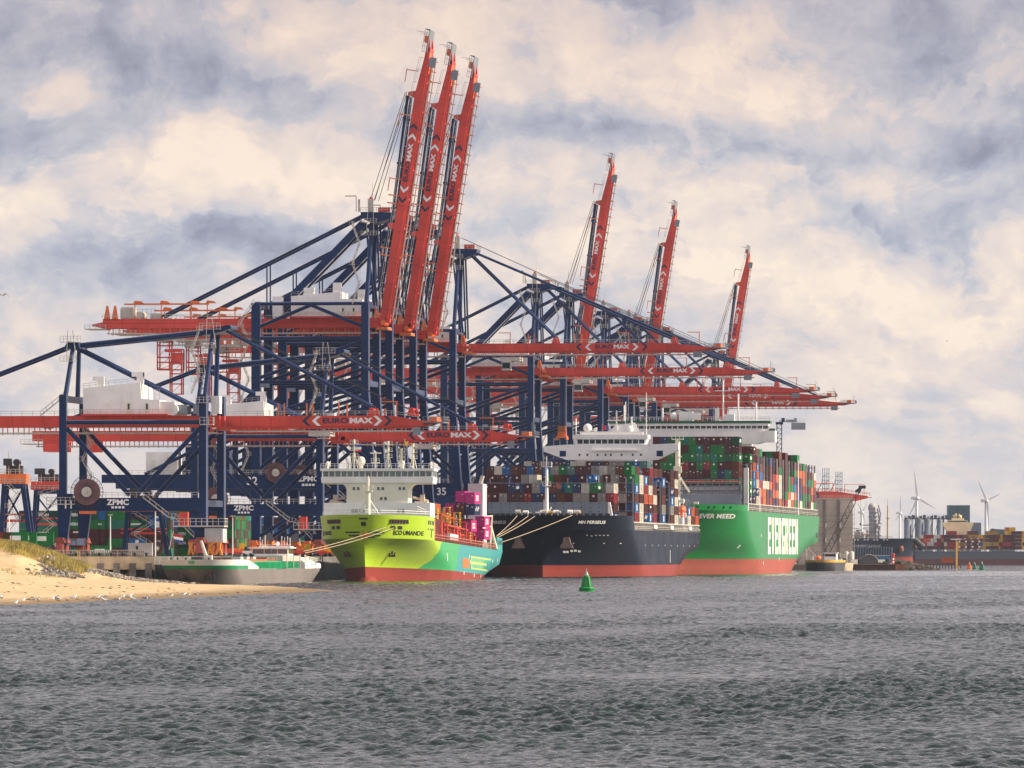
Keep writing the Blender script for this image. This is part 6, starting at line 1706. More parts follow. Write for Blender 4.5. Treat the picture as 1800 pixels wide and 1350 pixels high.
    for x, y in ((-6, 8), (-4, 5), (-2, 4), (3, 5), (5, 7), (6.2, 9)): m.tube((x, y, 5.4), (x, y, 5.9), .25)
    m.box(-1.5, 1, 8, 10, 5.3, 6.0); m.build('bollard', DARK, root)
    for k in range(3):
        o = MB(); x = 5.3; y = 30 + k * 9; o.box(x - 1.0, x + 1.0, y - 2.2, y + 2.2, 5.05, 5.7); o.box(x - .95, x + .9, y - .6, y + 1.8, 5.7, 6.3, 1)
        for dx in (-.8, .8):
            for dy in (-1.4, 1.4): o.tube((x + dx - .1, y + dy, 5.25), (x + dx + .1, y + dy, 5.25), .32, 2, 10)
        # a parked car on deck rides with the barge but is its own thing
        w = ship_to_world((-70.5, 1466), 0, 0)
        ob = o.build('parked_car', [paint('silver_car', (.5, .5, .48), .3, .05, 1), GLASS, DARK], None, (w[0], w[1], .35), (0, 0, RZ))
        tag(ob, 'pale car parked on the deck of the grey river barge ahead of its wheelhouse', 'car', 'cars on the barge deck')
    return root
river_barge()
f = thing('flag_pole', 'short pole flying a red white and blue flag by the quay edge crane', 'flag', P(297, 966, 1500)); 
m = MB(); m.tube((0, 0, 0), (1.0, 0, 4.2), .07); m.build('pole', GALV, f)
m = MB()
for k in range(3): m.prism([(1.0 + .1 * k, 3.0 - k * .6), (3.2, 2.6 - k * .6), (3.2, 3.2 - k * .6), (1.0, 3.6 - k * .6)], 0, .05, k)
m.build('flag', [paint('flag_red', (0, 0, 0)), WHITE, paint('flag_blue', (0, 0, 0))], f)

# ================================================================ container yard
ry = random.Random(21)
def yard_block(u0, D, tiers, n, L, rz, cols, where, pal, gap=.35):
    p0 = P(u0, HV, D)
    dv = Vector((math.sin(QA), math.cos(QA), 0)); nv = Vector((math.cos(QA), -math.sin(QA), 0))
    for row in range(1, 8):                       # the block carries on behind: only its ends show
        e = p0 + dv * row * 2.75 + nv * ((n - 1) * (L + gap))
        for t in range(5):
            q = MB(); q.box(0, 2.438, 0, L, .03, 2.84)
            c, s = math.cos(rz + RZ), math.sin(rz + RZ)
            q.v = [(e.x + vx * c - vy * s, e.y + vx * s + vy * c, QZ + t * 2.9 + vz) for vx, vy, vz in q.v]
            OVER.add(q.v, q.f, over_mat(ry.choice(pal + ['brown', 'maroon', 'green'])))
    for i in range(n):
        for t in range(tiers if isinstance(tiers, int) else tiers[i]):
            col = ry.choice(pal) if cols is None else cols[(i * 5 + t) % len(cols)]
            c, s = math.cos(rz), math.sin(rz)
            x = i * (L + gap) if rz else i * 2.75
            if rz: loc = (p0.x + x, p0.y, QZ + t * 2.9)
            else: loc = (p0.x + x, p0.y, QZ + t * 2.9)
            oc = container(loc, rz + RZ, col, f"{cname(col)} yard container, {ORD[t]} tier of {ORD[i]} stack {where}", 'containers in the yard', L, 5 if col in ('green', 'dkgreen') else ry.choice([0, 1, 2]))
            if col in ('green', 'dkgreen') and ry.random() < .6: place(text_mesh('EVERGREEN', 1.25 if L > 8 else .7, TEXTW, off=.05), 'lettering', oc, (2.47, L / 2, 1.5), (R(90), 0, R(90)))
YB_ = []
PY = ['green', 'green', 'maroon', 'maroon', 'brown', 'teal', 'blue', 'dkgreen']
SIDE = R(-90)
yard_block(36, 2080, [5, 5], 2, 12.19, SIDE + RZ * 0, None, 'behind the dune', PY)
yard_block(90, 2150, [5, 4], 2, 12.19, SIDE, None, 'beside the red gantry crane', PY)
yard_block(154, 2080, [5, 5, 5, 5], 4, 6.06, SIDE, None, 'under the barge crane beam', ['maroon', 'green', 'blue', 'maroon', 'teal'])
yard_block(207, 2100, [5, 5, 5], 3, 12.19, SIDE, None, 'before the grey cabin', ['green', 'green', 'maroon', 'dkgreen', 'green'])
yard_block(296, 2140, [4, 4], 2, 12.19, SIDE, None, 'behind the barge bow', PY)
for k, (u, v, D, col, L) in enumerate([(0, 957, 1560, 'red', 3.0), (5, 957, 1560, 'green', 6.06), (20, 957, 1562, 'green', 6.06), (50, 958, 1566, 'green', 6.06)]):
    p = P(u, v, D)
    o = container((p.x, p.y, max(QZ, p.z)), SIDE, col, ['red open bin at the end of the row peeking over the dune', 'green open bin with white print peeking over the dune, beside the red one', 'green open bin with white print, middle of those over the dune', 'green open bin with white print standing apart over the dune'][k], 'bins behind the dune', L, 3)
    tx = text_mesh('FIELD' if False else 'HI', .1, TEXTW) if False else None
p = P(155, 970, 1700)
o = container((p.x, p.y, QZ), SIDE, 'green', 'green container with white company lettering standing on the quay before the yard', 'containers in the yard', 6.06, 3)
place(text_mesh('EVERGREEN', .9, TEXTW, off=.04), 'lettering', o, (2.47, 3.0, 1.4), (R(90), 0, R(90)))
for k, (u, v, D, st) in enumerate([(258, 913, 2098.5, 'GREEN'), (275, 931, 2098.5, 'EVERGREEN'), (205, 914, 2098.5, 'EVERGREEN'), (207, 947, 2098.5, 'EVERGREEN')]):
    pass
# the rest of the yard: rows of stacks far behind the big cranes
for row, (D, u0, u1) in enumerate(((2420, 318, 640), (2700, 560, 960))):
    x = P(u0, 0, D).x; xe = P(u1, 0, D).x
    while x < xe:
        L = ry.choice([12.19, 12.19, 6.06]); n = ry.choice([3, 4, 5, 5])
        for t in range(n): OVER.box(x, x + L, D, D + 2.44, QZ + t * 2.9 + .04, QZ + t * 2.9 + 2.84, over_mat(ry.choice(PY + ['navy', 'maroon', 'brown'])))
        x += L + ry.choice([.4, .4, 3.0])
# site cabin, light poles, small quay gear
c = thing('site_cabin', 'pale grey site cabin standing on the quay before the container yard', 'cabin', (P(225, HV, 1640).x, 1640, QZ))
m = MB(); m.box(0, 6.0, 0, 2.5, .3, 3.3)
for k in range(14): m.box(.2 + k * .41, .35 + k * .41, -.05, 0, .4, 3.2)
m.build('wall', paint('cabin_grey', (.50, .47, .46), .5, .06, .4), c)
m = MB(); m.box(1.9, 2.5, -.08, -.05, 1.8, 2.7); m.build('window', DARK, c)
m = MB(); m.box(-.1, 6.1, -.1, 2.6, 3.3, 3.42); m.box(0, 6, .2, 2.3, 0, .3, 1); m.build('roof', [GALV, DARK], c)
for k, (u, v0, D) in enumerate([(194, 906, 1640), (273, 898, 1630), (409, 908, 1660), (16, 905, 1650)]):
    t = thing('light_pole', ['slim white light pole between the reel and the yard stacks', 'slim white light pole in front of the cabin end', 'slim white light pole behind the barge middle', 'slim white light pole behind the dune crane'][k], 'light pole', (P(u, HV, D).x, D, QZ))
    h = (HV - v0) / F * D
    m = MB(); m.tube((0, 0, 0), (0, 0, h), .16, 0, 8, .1); m.build('pole', WHITE, t)
    m = MB(); m.box(-.6, .6, -.2, .2, h, h + .25); m.build('lamp_head', GALV, t)
t = MB(); t.prism([(0, 0), (1.0, 0), (1.2, 1.9), (.1, 1.9)], 0, .6); t.prism([(.1, 0), (.9, 0), (.9, .3), (.1, .3)], -.4, 1.2)
tag(t.build('mooring_sign', YELLOW, None, P(132, 983, 1500)), 'yellow sign board at the top of the stone slope by the quay', 'sign')
# straddle machines, crates and boxes along the apron behind the barge and the lime ship
rq = random.Random(31)
names = [('tug_tractor', 'tractor'), ('gear_box', 'equipment box')]
for k in range(22):
    u = 380 + k * 9.3 + rq.uniform(-2, 2); D = rq.uniform(1690, 1740)
    m = MB(); w = rq.uniform(.8, 1.6); h = rq.uniform(1.4, 3.6)
    m.box(-w, w, -.8, .8, .5, h * .6, 0); m.box(-w * .6, w * .5, -.7, .7, h * .6, h, 1); m.tube((-w * .7, -.85, .5), (-w * .7, .85, .5), .5, 2, 10); m.tube((w * .7, -.85, .5), (w * .7, .85, .5), .5, 2, 10)
    m.beam((w * .8, 0, h * .5), (w * .8, 0, h + 1.2), .15, .15, 1)
    cols = [(RED, ORANGE), (ORANGE, YELLOW), (WHITE, GLASS), (RED, GLASS)][k % 4]
    tag(m.build('terminal_tractor', [cols[0], cols[1], DARK], None, (P(u, HV, D).x, D, QZ)), 'small wheeled quay vehicle parked among the crane legs behind the barge and lime ship', 'vehicle', 'quay vehicles among the crane legs')

# ================================================================ buoys
def buoy(label, loc, s, mat, cat='buoy', lattice=False, group=None):
    root = thing('navigation_buoy', label, cat, loc, R(12), group)
    m = MB(); m.lathe([(0, -.6 * s), (1.05 * s, -.5 * s), (1.12 * s, 0), (1.12 * s, .35 * s), (1.2 * s, .42 * s), (1.2 * s, .52 * s), (1.1 * s, .6 * s), (0, .66 * s)], 0, 28); m.build('float', mat, root)
    for k in range(4):
        a = math.pi / 2 * k + .35; c, s_ = math.cos(a), math.sin(a)
        m = MB(); n = Vector((-s_, c, 0)) * .05 * s
        pts = [(1.05, .62), (.60, 2.25), (.28, 2.25), (.28, .62)]
        A = [Vector((r * c * s, r * s_ * s, z * s)) for r, z in pts]
        m.add([p + n for p in A] + [p - n for p in A], [(0, 1, 2, 3), (7, 6, 5, 4), (0, 4, 5, 1), (1, 5, 6, 2), (2, 6, 7, 3), (3, 7, 4, 0)]); m.build('daymark_fin', mat, root)
    m = MB(); m.tube((0, 0, .6 * s), (0, 0, 2.25 * s), .6 * s, 0, 18, .42 * s); m.lathe([(.46 * s, 2.2 * s), (.46 * s, 2.3 * s), (.0, 2.3 * s)], 0, 16); m.build('tower', mat, root)
    m = MB(); m.lathe([(.0, 2.28 * s), (.36 * s, 2.3 * s), (.3 * s, 2.55 * s), (.16 * s, 2.8 * s), (.16 * s, 2.95 * s), (.0, 3.0 * s)], 0, 16)
    m.build('lantern', paint('pale_green_lantern', (.28, .42, .34), .4, .1, 1), root)
    m = MB(); m.tube((0, 0, 2.95 * s), (0, 0, 3.45 * s), .05 * s); m.build('top_spike', GALV, root)
    return root
BGREEN = paint('buoy_green', (.012, .27, .055), .35, .12, .6, streak=.3)
p = P(1031, 1039.5, CZ * F / (1039.5 - HV)); buoy('large green navigation buoy floating in front of the black ship', (p.x, p.y, 0), 1.16, BGREEN)
for u, v, s, lab in ((1713, 1000.5, 1.1, 'small green buoy in the channel, paired beside a slightly bigger one'), (1726, 1001.5, 1.25, 'slightly bigger green buoy of the far pair in the channel')):
    D = CZ * F / (v - HV); p = P(u, v, D); buoy(lab, (p.x, p.y, 0), s, paint('far_buoy_green', (.012, .22, .10), .4), group='far green buoys')
D = CZ * F / (999.5 - HV); p = P(1704, 999.5, D); buoy('rusty orange buoy floating near the far green pair', (p.x, p.y, 0), 1.1, ORANGE)

# ================================================================ far shore
FARL = paint('far_ground', (.27, .22, .14), .9, .15, .01)
m = MB(); m.prismz([(P(1480, 0, 3060).x, 3060), (P(1589, 0, 3060).x, 3060), (P(1600, 0, 3300).x, 3300), (P(1600, 0, 3300).x, 4100), (60, 4100), (110, 3100)], -1, 2.6)
struct(m.build('ground', FARL))
m = MB(); m.prismz([(-1200, 9200), (2400, 9200), (2400, 9600), (-1200, 9600)], -1, 2.2); struct(m.build('far_shore_ground', FARL))
# sheet pile wall
w = thing('sheet_pile_wall', 'rusty corrugated sheet pile wall along the far quay corner', 'quay wall', (0, 3056, 0))
m = MB(); x0, x1 = P(1481, 0, 3056).x, P(1589, 0, 3056).x
x = x0; k = 0
while x < x1 - 4: m.box(x, x + .9, -.5 if k % 2 else 0, .6, -2, 2.4); x += .9; k += 1
m.build('sheet_piling', paint('rusty_pile', (.10, .045, .035), .8, .3, .5, streak=.4), w)
m = MB(); m.box(x0, x1, -.7, .8, 2.4, 2.75); m.build('capping_beam', paint('brown_beam', (.25, .17, .11), .8), w)
m = MB(); m.box(x1 - 4, x1 + .4, -.9, 3, -2, 2.8); m.build('corner_block', paint('rust_block', (.27, .10, .055), .8, .3, .5), w)
# breakwater rocks
rk = MB(); r = random.Random(2)
for _ in range(900):
    t = r.random(); u = 1588 + t * 66; Dd = 3050 + r.uniform(0, 60); x = P(u, 0, 3050).x
    hmax = (1 - t) * 4.6 + .3; z = r.uniform(-.3, hmax); s = r.uniform(.3, .8)
    rk.add([Vector((x + (1 if i & 1 else -1) * s * r.uniform(.6, 1.2), Dd + (1 if i & 2 else -1) * s + z * 3, z + (1 if i & 4 else -1) * s * .6)) for i in range(8)], [(0, 2, 3, 1), (4, 5, 7, 6), (0, 1, 5, 4), (1, 3, 7, 5), (3, 2, 6, 7), (2, 0, 4, 6)])
tag(rk.build('rubble', paint('far_riprap', (.26, .21, .17), .85, .35, .6)), 'brown rock mound sloping into the water at the far quay corner', 'rubble', kind='stuff')
# small barge with yellow bow
def far_barge():
    D = 2880.0; p = P(1438, 0, D)
    root = thing('river_barge', 'dark barge with yellow rubbing strake moored by the green ship stern', 'barge', (p.x, D, 0), R(-8))
    H = Hull([(-1, 4, 12, 1.8, .8, 60, .8), (0, 3, 11, 1.8, .7, 60, .9), (3.6, 0, 10, 2, .55, 60, 1), (4.6, -.4, 10, 2.1, .5, 60, 1)], 6.6, 15)
    pass
    H.part('hull', [paint('dark_barge_hull', (.05, .05, .06), .5, .2, .3, rust=.3), paint('strake_yellow', (.62, .36, .05), .5, .1, .4), paint('barge_deck', (.3, .27, .22), .7)], root, [-1, 0, 2, 3.6, 4.6], lambda z, y: 1 if z > 3.6 else 0, deck=2)
    m = MB(); m.box(1, 6.2, 18, 26, 4.6, 7.6); m.box(.6, 6.6, 17.8, 26, 7.6, 7.9, 0); m.box(1.2, 6, 17.9, 18, 6.2, 7.3, 1); m.build('wheelhouse', [WHITE, DARK], root)
    m = MB(); m.tube((-6, 10, 4.6), (-6, 10, 12), .15); m.beam((-6, 10, 11), (-2, 12, 6), .2, .2); m.box(-5, -3, 8, 10, 4.6, 6.4); m.ell((-1, 12, 5.6), 1.2, 1, 1, 1); m.build('deck_gear', [GALV, ORANGE], root)
    q = MB(); q.ell((14, 30, 2.2), 7, 12, 2.4, 0, 18, 10); q.box(9, 17, 24, 40, 3.2, 4.4); q.box(11, 15, 27, 33, 4.4, 6, 1)
    return root
far_barge()
b = thing('work_boat', 'pale flat work boat lying between the yellow barge and the sheet pile wall', 'boat', (P(1469, 0, 2960).x, 2960, 0), R(-8))
H = Hull([(-1, 2, 8, 1.8, .8, 40, .9), (0, 1, 7, 1.8, .7, 40, .9), (3.4, 0, 6, 2, .55, 40, 1)], 4.4, 8)
H.part('hull', [paint('pale_hull', (.42, .36, .26), .6, .2, .4, rust=.3), DARK], b, [-1, 0, 1.6, 3.4], lambda z, y: 0, deck=1)
m = MB(); m.box(-3, 2, 6, 9, 3.4, 5.2); m.rail([(-4, 4, 3.4), (4, 4, 3.4)], 1.2, 1.2, .12); m.build('deck_gear', [WHITE], b)
# grain silo block
D = 3180.0; s = F / D
x1 = P(1499, 0, D).x; x0 = P(1405, 0, D).x; top = 6 + (979 - 877) / s
w = thing('grain_silo', 'tall grey concrete silo block with vertical pilasters behind the green ship stern', 'silo', (x0, D, 0))
SC = paint('silo_concrete', (.43, .385, .345), .85, .15, .06, streak=.5, bump=.3, bscale=.4)
m = MB(); m.box(0, x1 - x0, 0, 30, 0, top); m.build('wall', SC, w)
pl = [P(u, 0, D).x - x0 for u in (1449, 1474)]
for x in pl:
    m = MB(); m.box(x - .6, x + .6, -.8, 0, 0, top - .5); m.build('pilaster', paint('silo_dark', (.16, .14, .13), .9, .2, .3), w)
m = MB()
for k in range(9): m.box(0, x1 - x0, -.06, 0, 2.5 + k * 2.9, 2.62 + k * 2.9)
for x in pl:
    for k in range(3): m.box(x + .5, x + .9, -1.0, -.6, 6 + k * 7, 8 + k * 7, 1)
m.build('joint', [paint('silo_dark', (0, 0, 0)), WHITE], w)
m = MB(); m.box(-.3, x1 - x0 + .3, -.4, 30, top, top + .5); m.rail([(0, -.3, top + .5), (x1 - x0, -.3, top + .5)], 1.2, 2, .16); m.build('roof', SC, w)
m = MB()
for k in range(12): m.box(x1 - x0, x1 - x0 + .9, 2, 4, 2 + k * 2.2, 2.3 + k * 2.2)
m.beam((x1 - x0 + .8, 2, 0), (x1 - x0 + .8, 2, top), .2, .2); m.build('ladder', GALV, w)
t = thing('storage_tank', 'pair of small grey steel tanks standing at the foot of the concrete silo', 'tank', (P(1491, 0, 3110).x, 3110, 2.6))
for dx in (-.9, 1.6):
    m = MB(); m.lathe([(1.2, 0), (1.2, 5.4), (.6, 6.0), (0, 6.1)], 0, 18, (dx, 0, 0)); m.build('tank_shell', GALV, t)
# far quay crane behind the silo
D = 3420.0; s = F / D
c = thing('container_crane', 'distant red boomed quay crane rising behind the grey concrete silo', 'crane', (P(1430, 0, D).x, D, 0))
zz = 6 + (979 - 872) / s
m = MB(); m.prism([(-60, -2.6), (22, -2.6), (28, -1.0), (28, 0), (12, 2.4), (-60, 2.4)], 0, 6); b_ = m.build('boom', RED, c, (0, 0, zz))
m = MB(); m.rail([(0, 0, 2.4), (14, 0, 2.2), (29, 0, .2)], 1.4, 2, .2); m.box(26, 30, -.5, 6.5, -.9, -.6); m.beam((16, 0, 1), (16, 0, 6.4), .3, .3); m.beam((16, 0, 6), (26, 0, 6), .25, .25); m.beam((26, 0, 6), (26, 0, .5), .25, .25); m.beam((-4, 0, 6.5), (10, 0, 6.5), .4, .4); m.beam((10, 0, 6.5), (10, 0, 2), .4, .4); m.build('walkway_rail', ORANGE, b_)
m = MB(); chevron(m, 1.5, 4.6, 2, 1, -.02, 0); chevron(m, -2.0, 4.6, 2, 1, -.02, 1); m.build('chevron_marks', [TEXTN, TEXTW], b_)
for u in (1452, 1475):
    x = P(u, 0, D).x - c.location.x
    m = MB()
    h = 14.5 if u < 1460 else 12.5
    for dx in (-1.6, -.55, .55, 1.6): m.beam((x + dx, 2, zz), (x + dx, 2, zz + h + (dx == -3) * 0), .3, .3)
    for k in range(6): m.beam((x - 1.6, 2, zz + k * 2), (x + 1.6, 2, zz + k * 2 + (2 if k % 2 else 0)), .2, .2); m.beam((x - 1.6, 2, zz + k * 2), (x + 1.6, 2, zz + k * 2), .18, .18)
    m.beam((x - 1.6, 2, zz + 7), (x - 6.5, 2, zz), .25, .25); m.beam((x - 1.6, 2, zz + 9), (x - 5, 2, zz), .2, .2); m.beam((x - 4.4, 2, zz), (x - 3.4, 2, zz + 4.6), .2, .2)
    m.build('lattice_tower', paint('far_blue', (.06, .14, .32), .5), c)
for x in (-50, -20):
    m = MB(); m.box(x - 1.2, x + 1.2, 0, 2.4, 0, zz); m.box(x - 1.2, x + 1.2, 8, 10, 0, zz); m.build('leg', NAVY, c)
# crawler crane
D = 3000.0; s = F / D
c = thing('crawler_crane', 'dark lattice boom crawler crane leaning beside the concrete silo', 'crane', (P(1449, 0, D).x, D, 2.6))
m = MB()
b0 = Vector((-.6, 0, 2)); b1 = P(1508, 0, D) - Vector((c.location.x, D, 0)); b1.z = (979 - 866) / s + 6 - 2.6
ax = (b1 - b0).normalized(); nx = Vector((-ax.z, 0, ax.x))
def chord(off, y, t): 
    wdt = 1.15 if .08 < t < .9 else .4
    return b0.lerp(b1, t) + nx * off * wdt + Vector((0, y * wdt, 0))
N = 22
for off, y in ((-1, -.9), (1, -.9), (-1, .9), (1, .9)):
    for k in range(N): m.beam(chord(off, y, k / N), chord(off, y, (k + 1) / N), .22, .22)
for k in range(N):
    a, b2 = (1, -1) if k % 2 else (-1, 1)
    for y in (-.9, .9): m.beam(chord(a, y, k / N), chord(b2, y, (k + 1) / N), .15, .15)
tip = b1 + ax * 2.5; m.beam(b1, tip, 1.2, 1.6); m.box(tip.x - .8, tip.x + 2.4, -.5, .5, tip.z - .4, tip.z + 1.0); m.beam(tip, tip + Vector((-2.4, 0, -1.8)), .8, .8)
m.build('lattice_boom', DARK, c)
m = MB(); m.tube(b0.lerp(b1, .62), (-13, 0, 5.5), .07); m.tube((-13, 0, 5.5), (-16, 0, 2), .25); m.tube(tip, (tip.x, 0, tip.z - 16), .05); m.box(tip.x - .3, tip.x + .3, -.3, .3, tip.z - 17, tip.z - 16); m.build('pendant_rope', DARK, c)
m = MB(); m.box(-8, 2.6, -2, 2, 1.2, 3.6); m.box(-.2, 2.6, -2.4, -.4, 1.4, 4.0, 1); m.build('crane_cab', [paint('crane_pale', (.5, .45, .4), .5), GLASS], c)
for y in (-2, 1.4):
    m = MB(); m.box(-4, 4, y, y + .8, 0, 1.2); m.build('crawler_track', DARK, c)
# hangar, blue shed, striped beacon, boulders
D = 3090.0; s = F / D
h = thing('arched_hangar', 'dark arched hangar with pale rim on the far quay', 'hangar', (P(1528, 0, D).x, D, 2.6))
m = MB(); arc = [(4.5 * math.cos(math.pi * k / 14), 4.6 * math.sin(math.pi * k / 14)) for k in range(15)]; m.prism(arc, 0, 9); m.build('shell', paint('hangar_grey', (.07, .075, .08), .5, .1, .3), h)
m = MB()
for a, b2 in zip(arc[:9], arc[1:10]): m.beam((a[0], -.1, a[1]), (b2[0], -.1, b2[1]), .35, .35)
m.build('rim', GALV, h)
sh = thing('blue_shed', 'bright blue shed with pale roof edge next to the arched hangar', 'shed', (P(1537, 0, D + 6).x, D + 6, 2.6))
m = MB(); m.box(0, 7.2, 0, 5, 0, 3.9)
for k in range(14): m.box(.2 + k * .5, .45 + k * .5, -.06, 0, 0, 3.8)
m.build('wall', paint('shed_blue', (.03, .16, .36), .5, .1, .3), sh)
m = MB(); m.box(-.6, 7.4, -.2, 5.2, 3.9, 4.2); m.build('roof', GALV, sh)
for k, (u, dd) in enumerate(((1478, 3080), (1504, 3086), (1552, 3080))):
    o = MB(); o.box(-2, 2, 0, 2, .5, 2.2); o.box(1.0, 2.6, 0, 2, .5, 2.8, 1)
    for x in (-1.4, 1.6): o.tube((x, -.05, .5), (x, 2, .5), .5, 2, 12)
    tag(o.build('site_truck', [WHITE, GLASS, DARK], None, (P(u, 0, dd).x, dd, 2.6)), ['pale truck parked under the crawler crane boom', 'pale truck parked by the arched hangar entrance', 'pale truck parked before the blue shed'][k], 'truck')
bc = thing('light_beacon', 'red and white banded light beacon at the far quay corner', 'beacon', (P(1570, 0, 3062).x, 3062, 2.6))
m = MB()
for k in range(5): m.tube((0, 0, k * .7), (0, 0, k * .7 + .7), .45, k % 2, 12)
m.build('tower', [RED, WHITE], bc)
m = MB(); m.tube((0, 0, 3.5), (0, 0, 4.1), .7); m.ell((0.3, 0, 4.5), .6, .5, .6); m.build('lantern', RED, bc)
def bush(u, D, z, r_, lab):
    m = MB(); rr = random.Random(int(u)); p = P(u, 0, D)
    for _ in range(420):
        a, b2, q = rr.random() * 6.28, rr.random() * 1.6, r_ * rr.random() ** .4
        c = Vector((q * math.cos(a) * math.cos(b2) * 1.2, q * math.sin(a) * math.cos(b2), q * math.sin(b2) * .9))
        n1 = Vector((rr.gauss(0, 1), rr.gauss(0, 1), rr.gauss(0, 1))).normalized() * .28; n2 = Vector((rr.gauss(0, 1), rr.gauss(0, 1), rr.gauss(0, 1))).normalized() * .28
        m.add([c - n1, c + n2, c + n1, c - n2], [(0, 1, 2, 3)])
    tag(m.build('bush', paint('bush_green', (.06, .075, .03), .8, .3, .6), None, (p.x, D, z)), lab, 'bush')
bush(1556, 3068, 2.6, 1.5, 'low scrubby bush on the far quay before the blue shed')
bush(1578, 3068, 2.6, 1.6, 'low scrubby bush beside the red and white beacon')
# jetty
j = thing('timber_jetty', 'timber jetty on many thin piles reaching out beyond the rock mound', 'jetty', (P(1604, 0, 3500).x, 3500, 0))
wj = P(1690, 0, 3500).x - P(1604, 0, 3500).x
m = MB(); m.box(0, wj, 0, 5, 2.4, 2.9); m.rail([(0, -.1, 2.9), (wj, -.1, 2.9)], 1.1, 2, .14); m.build('deck', paint('timber', (.13, .09, .075), .8, .2, .5), j)
for k in range(17):
    m = MB(); m.tube((k * wj / 16.2, .5, -2), (k * wj / 16.2, .5, 2.4), .25); m.build('pile', DARK, j)
p = P(1655, 0, 3502)
o = container((p.x, 3502, 2.95), SIDE, 'orange', 'orange container standing on the far timber jetty', 'containers on the far shore', 6.06, 3)
t = thing('dolphin_pile', 'tall ochre pile with white cross arm standing by the far jetty', 'pile', (P(1681, 0, 3480).x, 3480, 0))
m = MB(); m.tube((0, 0, -2), (0, 0, 15), .5, 0, 14); m.build('pile', paint('ochre', (.55, .28, .05), .6, .1, .3), t)
m = MB(); m.box(-3.0, 3.0, -.4, .4, 15, 15.5); m.build('cross_arm', WHITE, t)
# tanker
def far_tanker():
    D = 4150.0
    p = P(1611, 0, D)
    root = thing('tanker_ship', 'dark blue tanker with red waterline pointing towards the channel on the far shore', 'ship', (p.x, D, 0), R(82))
    H = Hull([(-2, -6, 40, 1.8, .8, 230, .6), (0, 1.5, 42, 1.9, .7, 230, .7), (6, 2.5, 36, 2.0, .6, 230, .8), (12, 1, 30, 2.1, .55, 230, 1), (17.5, -3, 28, 2.2, .5, 230, 1)], 22, 40)
    nb = hull_mat('navy_hull', (.016, .028, .055), .4, .2, .1)
    H.part('hull', [nb, BOOT, paint('tanker_deck', (.05, .12, .1), .7)], root, [-2, 0, 3, 6, 9, 12, 15, 17.5], lambda z, y: 1 if z < 6 else 0, deck=2)
    def side(y, z, o=.15): return (-H.hb(y, z) - o, y, z)
    me = text_mesh('OLYMPIC LIGHT', 2.3, TEXTW, 0, .05, 1.15).copy()
    for v in me.vertices:
        y = 30 - v.co.x; z = 12.6 + v.co.y; v.co = side(y, z)
    place(me, 'ship_name', root, (0, 0, 0), (0, 0, 0))
    me = text_mesh('TANKER', 1.6, TEXTW, 0, .02, 1.6)
    m = MB()
    for k in range(16):
        y = 16 + k * 2.0; z = 16.3
        if k % 3 != 2: m.add([side(y, z), side(y + 1.1, z), side(y + 1.1, z + .7), side(y, z + .7)], [(0, 1, 2, 3)])
    m.build('hull_mark', TEXTW, root)
    m = MB()
    for y, z, r_, mi in ((8.5, 11, 2.4, 0), (0.5, 13.5, 2.2, 1)):
        c = Vector(side(max(y, H.f(z)[0] + .5), z, .2)); 
        m.ell(c, r_ * .7, r_ * .7, r_, mi)
    m.build('anchor', [paint('rust_block', (0, 0, 0)), paint('pale_rust', (.4, .2, .12), .7)], root)
    m = MB(); m.tube((0, 18, 17.5), (0, 18, 38), .7, 0, 10, .4); m.box(-2, 2, 16.5, 19, 30, 30.4); m.box(-3, 3, 17.5, 18.5, 27, 27.4); m.tube((0, 18, 38), (0, 18, 42), .15); m.build('foremast', paint('buff_paint', (.42, .33, .18), .5), root)
    m = MB(); m.box(-8, 8, 40, 46, 17.5, 19); m.tube((-10, 60, 20), (-10, 120, 20), .6); m.box(-3, 3, 94, 97, 17.5, 28); m.tube((-5, 96, 17.5), (-5, 96, 27), .7); m.rail([(-15, 14, 17.5), (-21, 60, 17.5), (-22, 200, 17.5)], 1.3, 3, .2); m.build('deck_piping', paint('buff_paint', (0, 0, 0)), root)
    m = MB()
    for k in range(16): m.tube((-26 - k * .3, 42 + k * 3.9, 0), (-26 - k * .3, 42 + k * 3.9, 12 - .35 * abs(k - 8)), .35, 0, 8)
    return root
far_tanker()
t = thing('pile_row', 'row of slim steel mooring piles standing before the dark tanker', 'piles', (0, 3900, 0))
for k in range(15):
    m = MB(); u = 1503 + k * 4.6; x = P(u, 0, 3900).x
    m.tube((x, 0, -1), (x, 0, 6 + (979 - 958 - k * .3) / 3.0), .35, 0, 8); m.build('pile', paint('pile_blue', (.09, .12, .17), .6), t)
t = MB(); p = P(1607, 0, 4100); t.tube((0, 0, 20 - 3), (4.5, 0, 12.5), 2.0, 0, 16); t.tube((3.2, 0, 13.5), (5.4, 0, 11.6), 2.5, 0, 16); t.beam((0, 0, 0), (0, 0, 17), 1, 1)
tag(t.build('loading_arm', DARK, None, (p.x, 4100, 0)), 'black round ended loading arm poking out beside the tanker bow', 'loading arm')
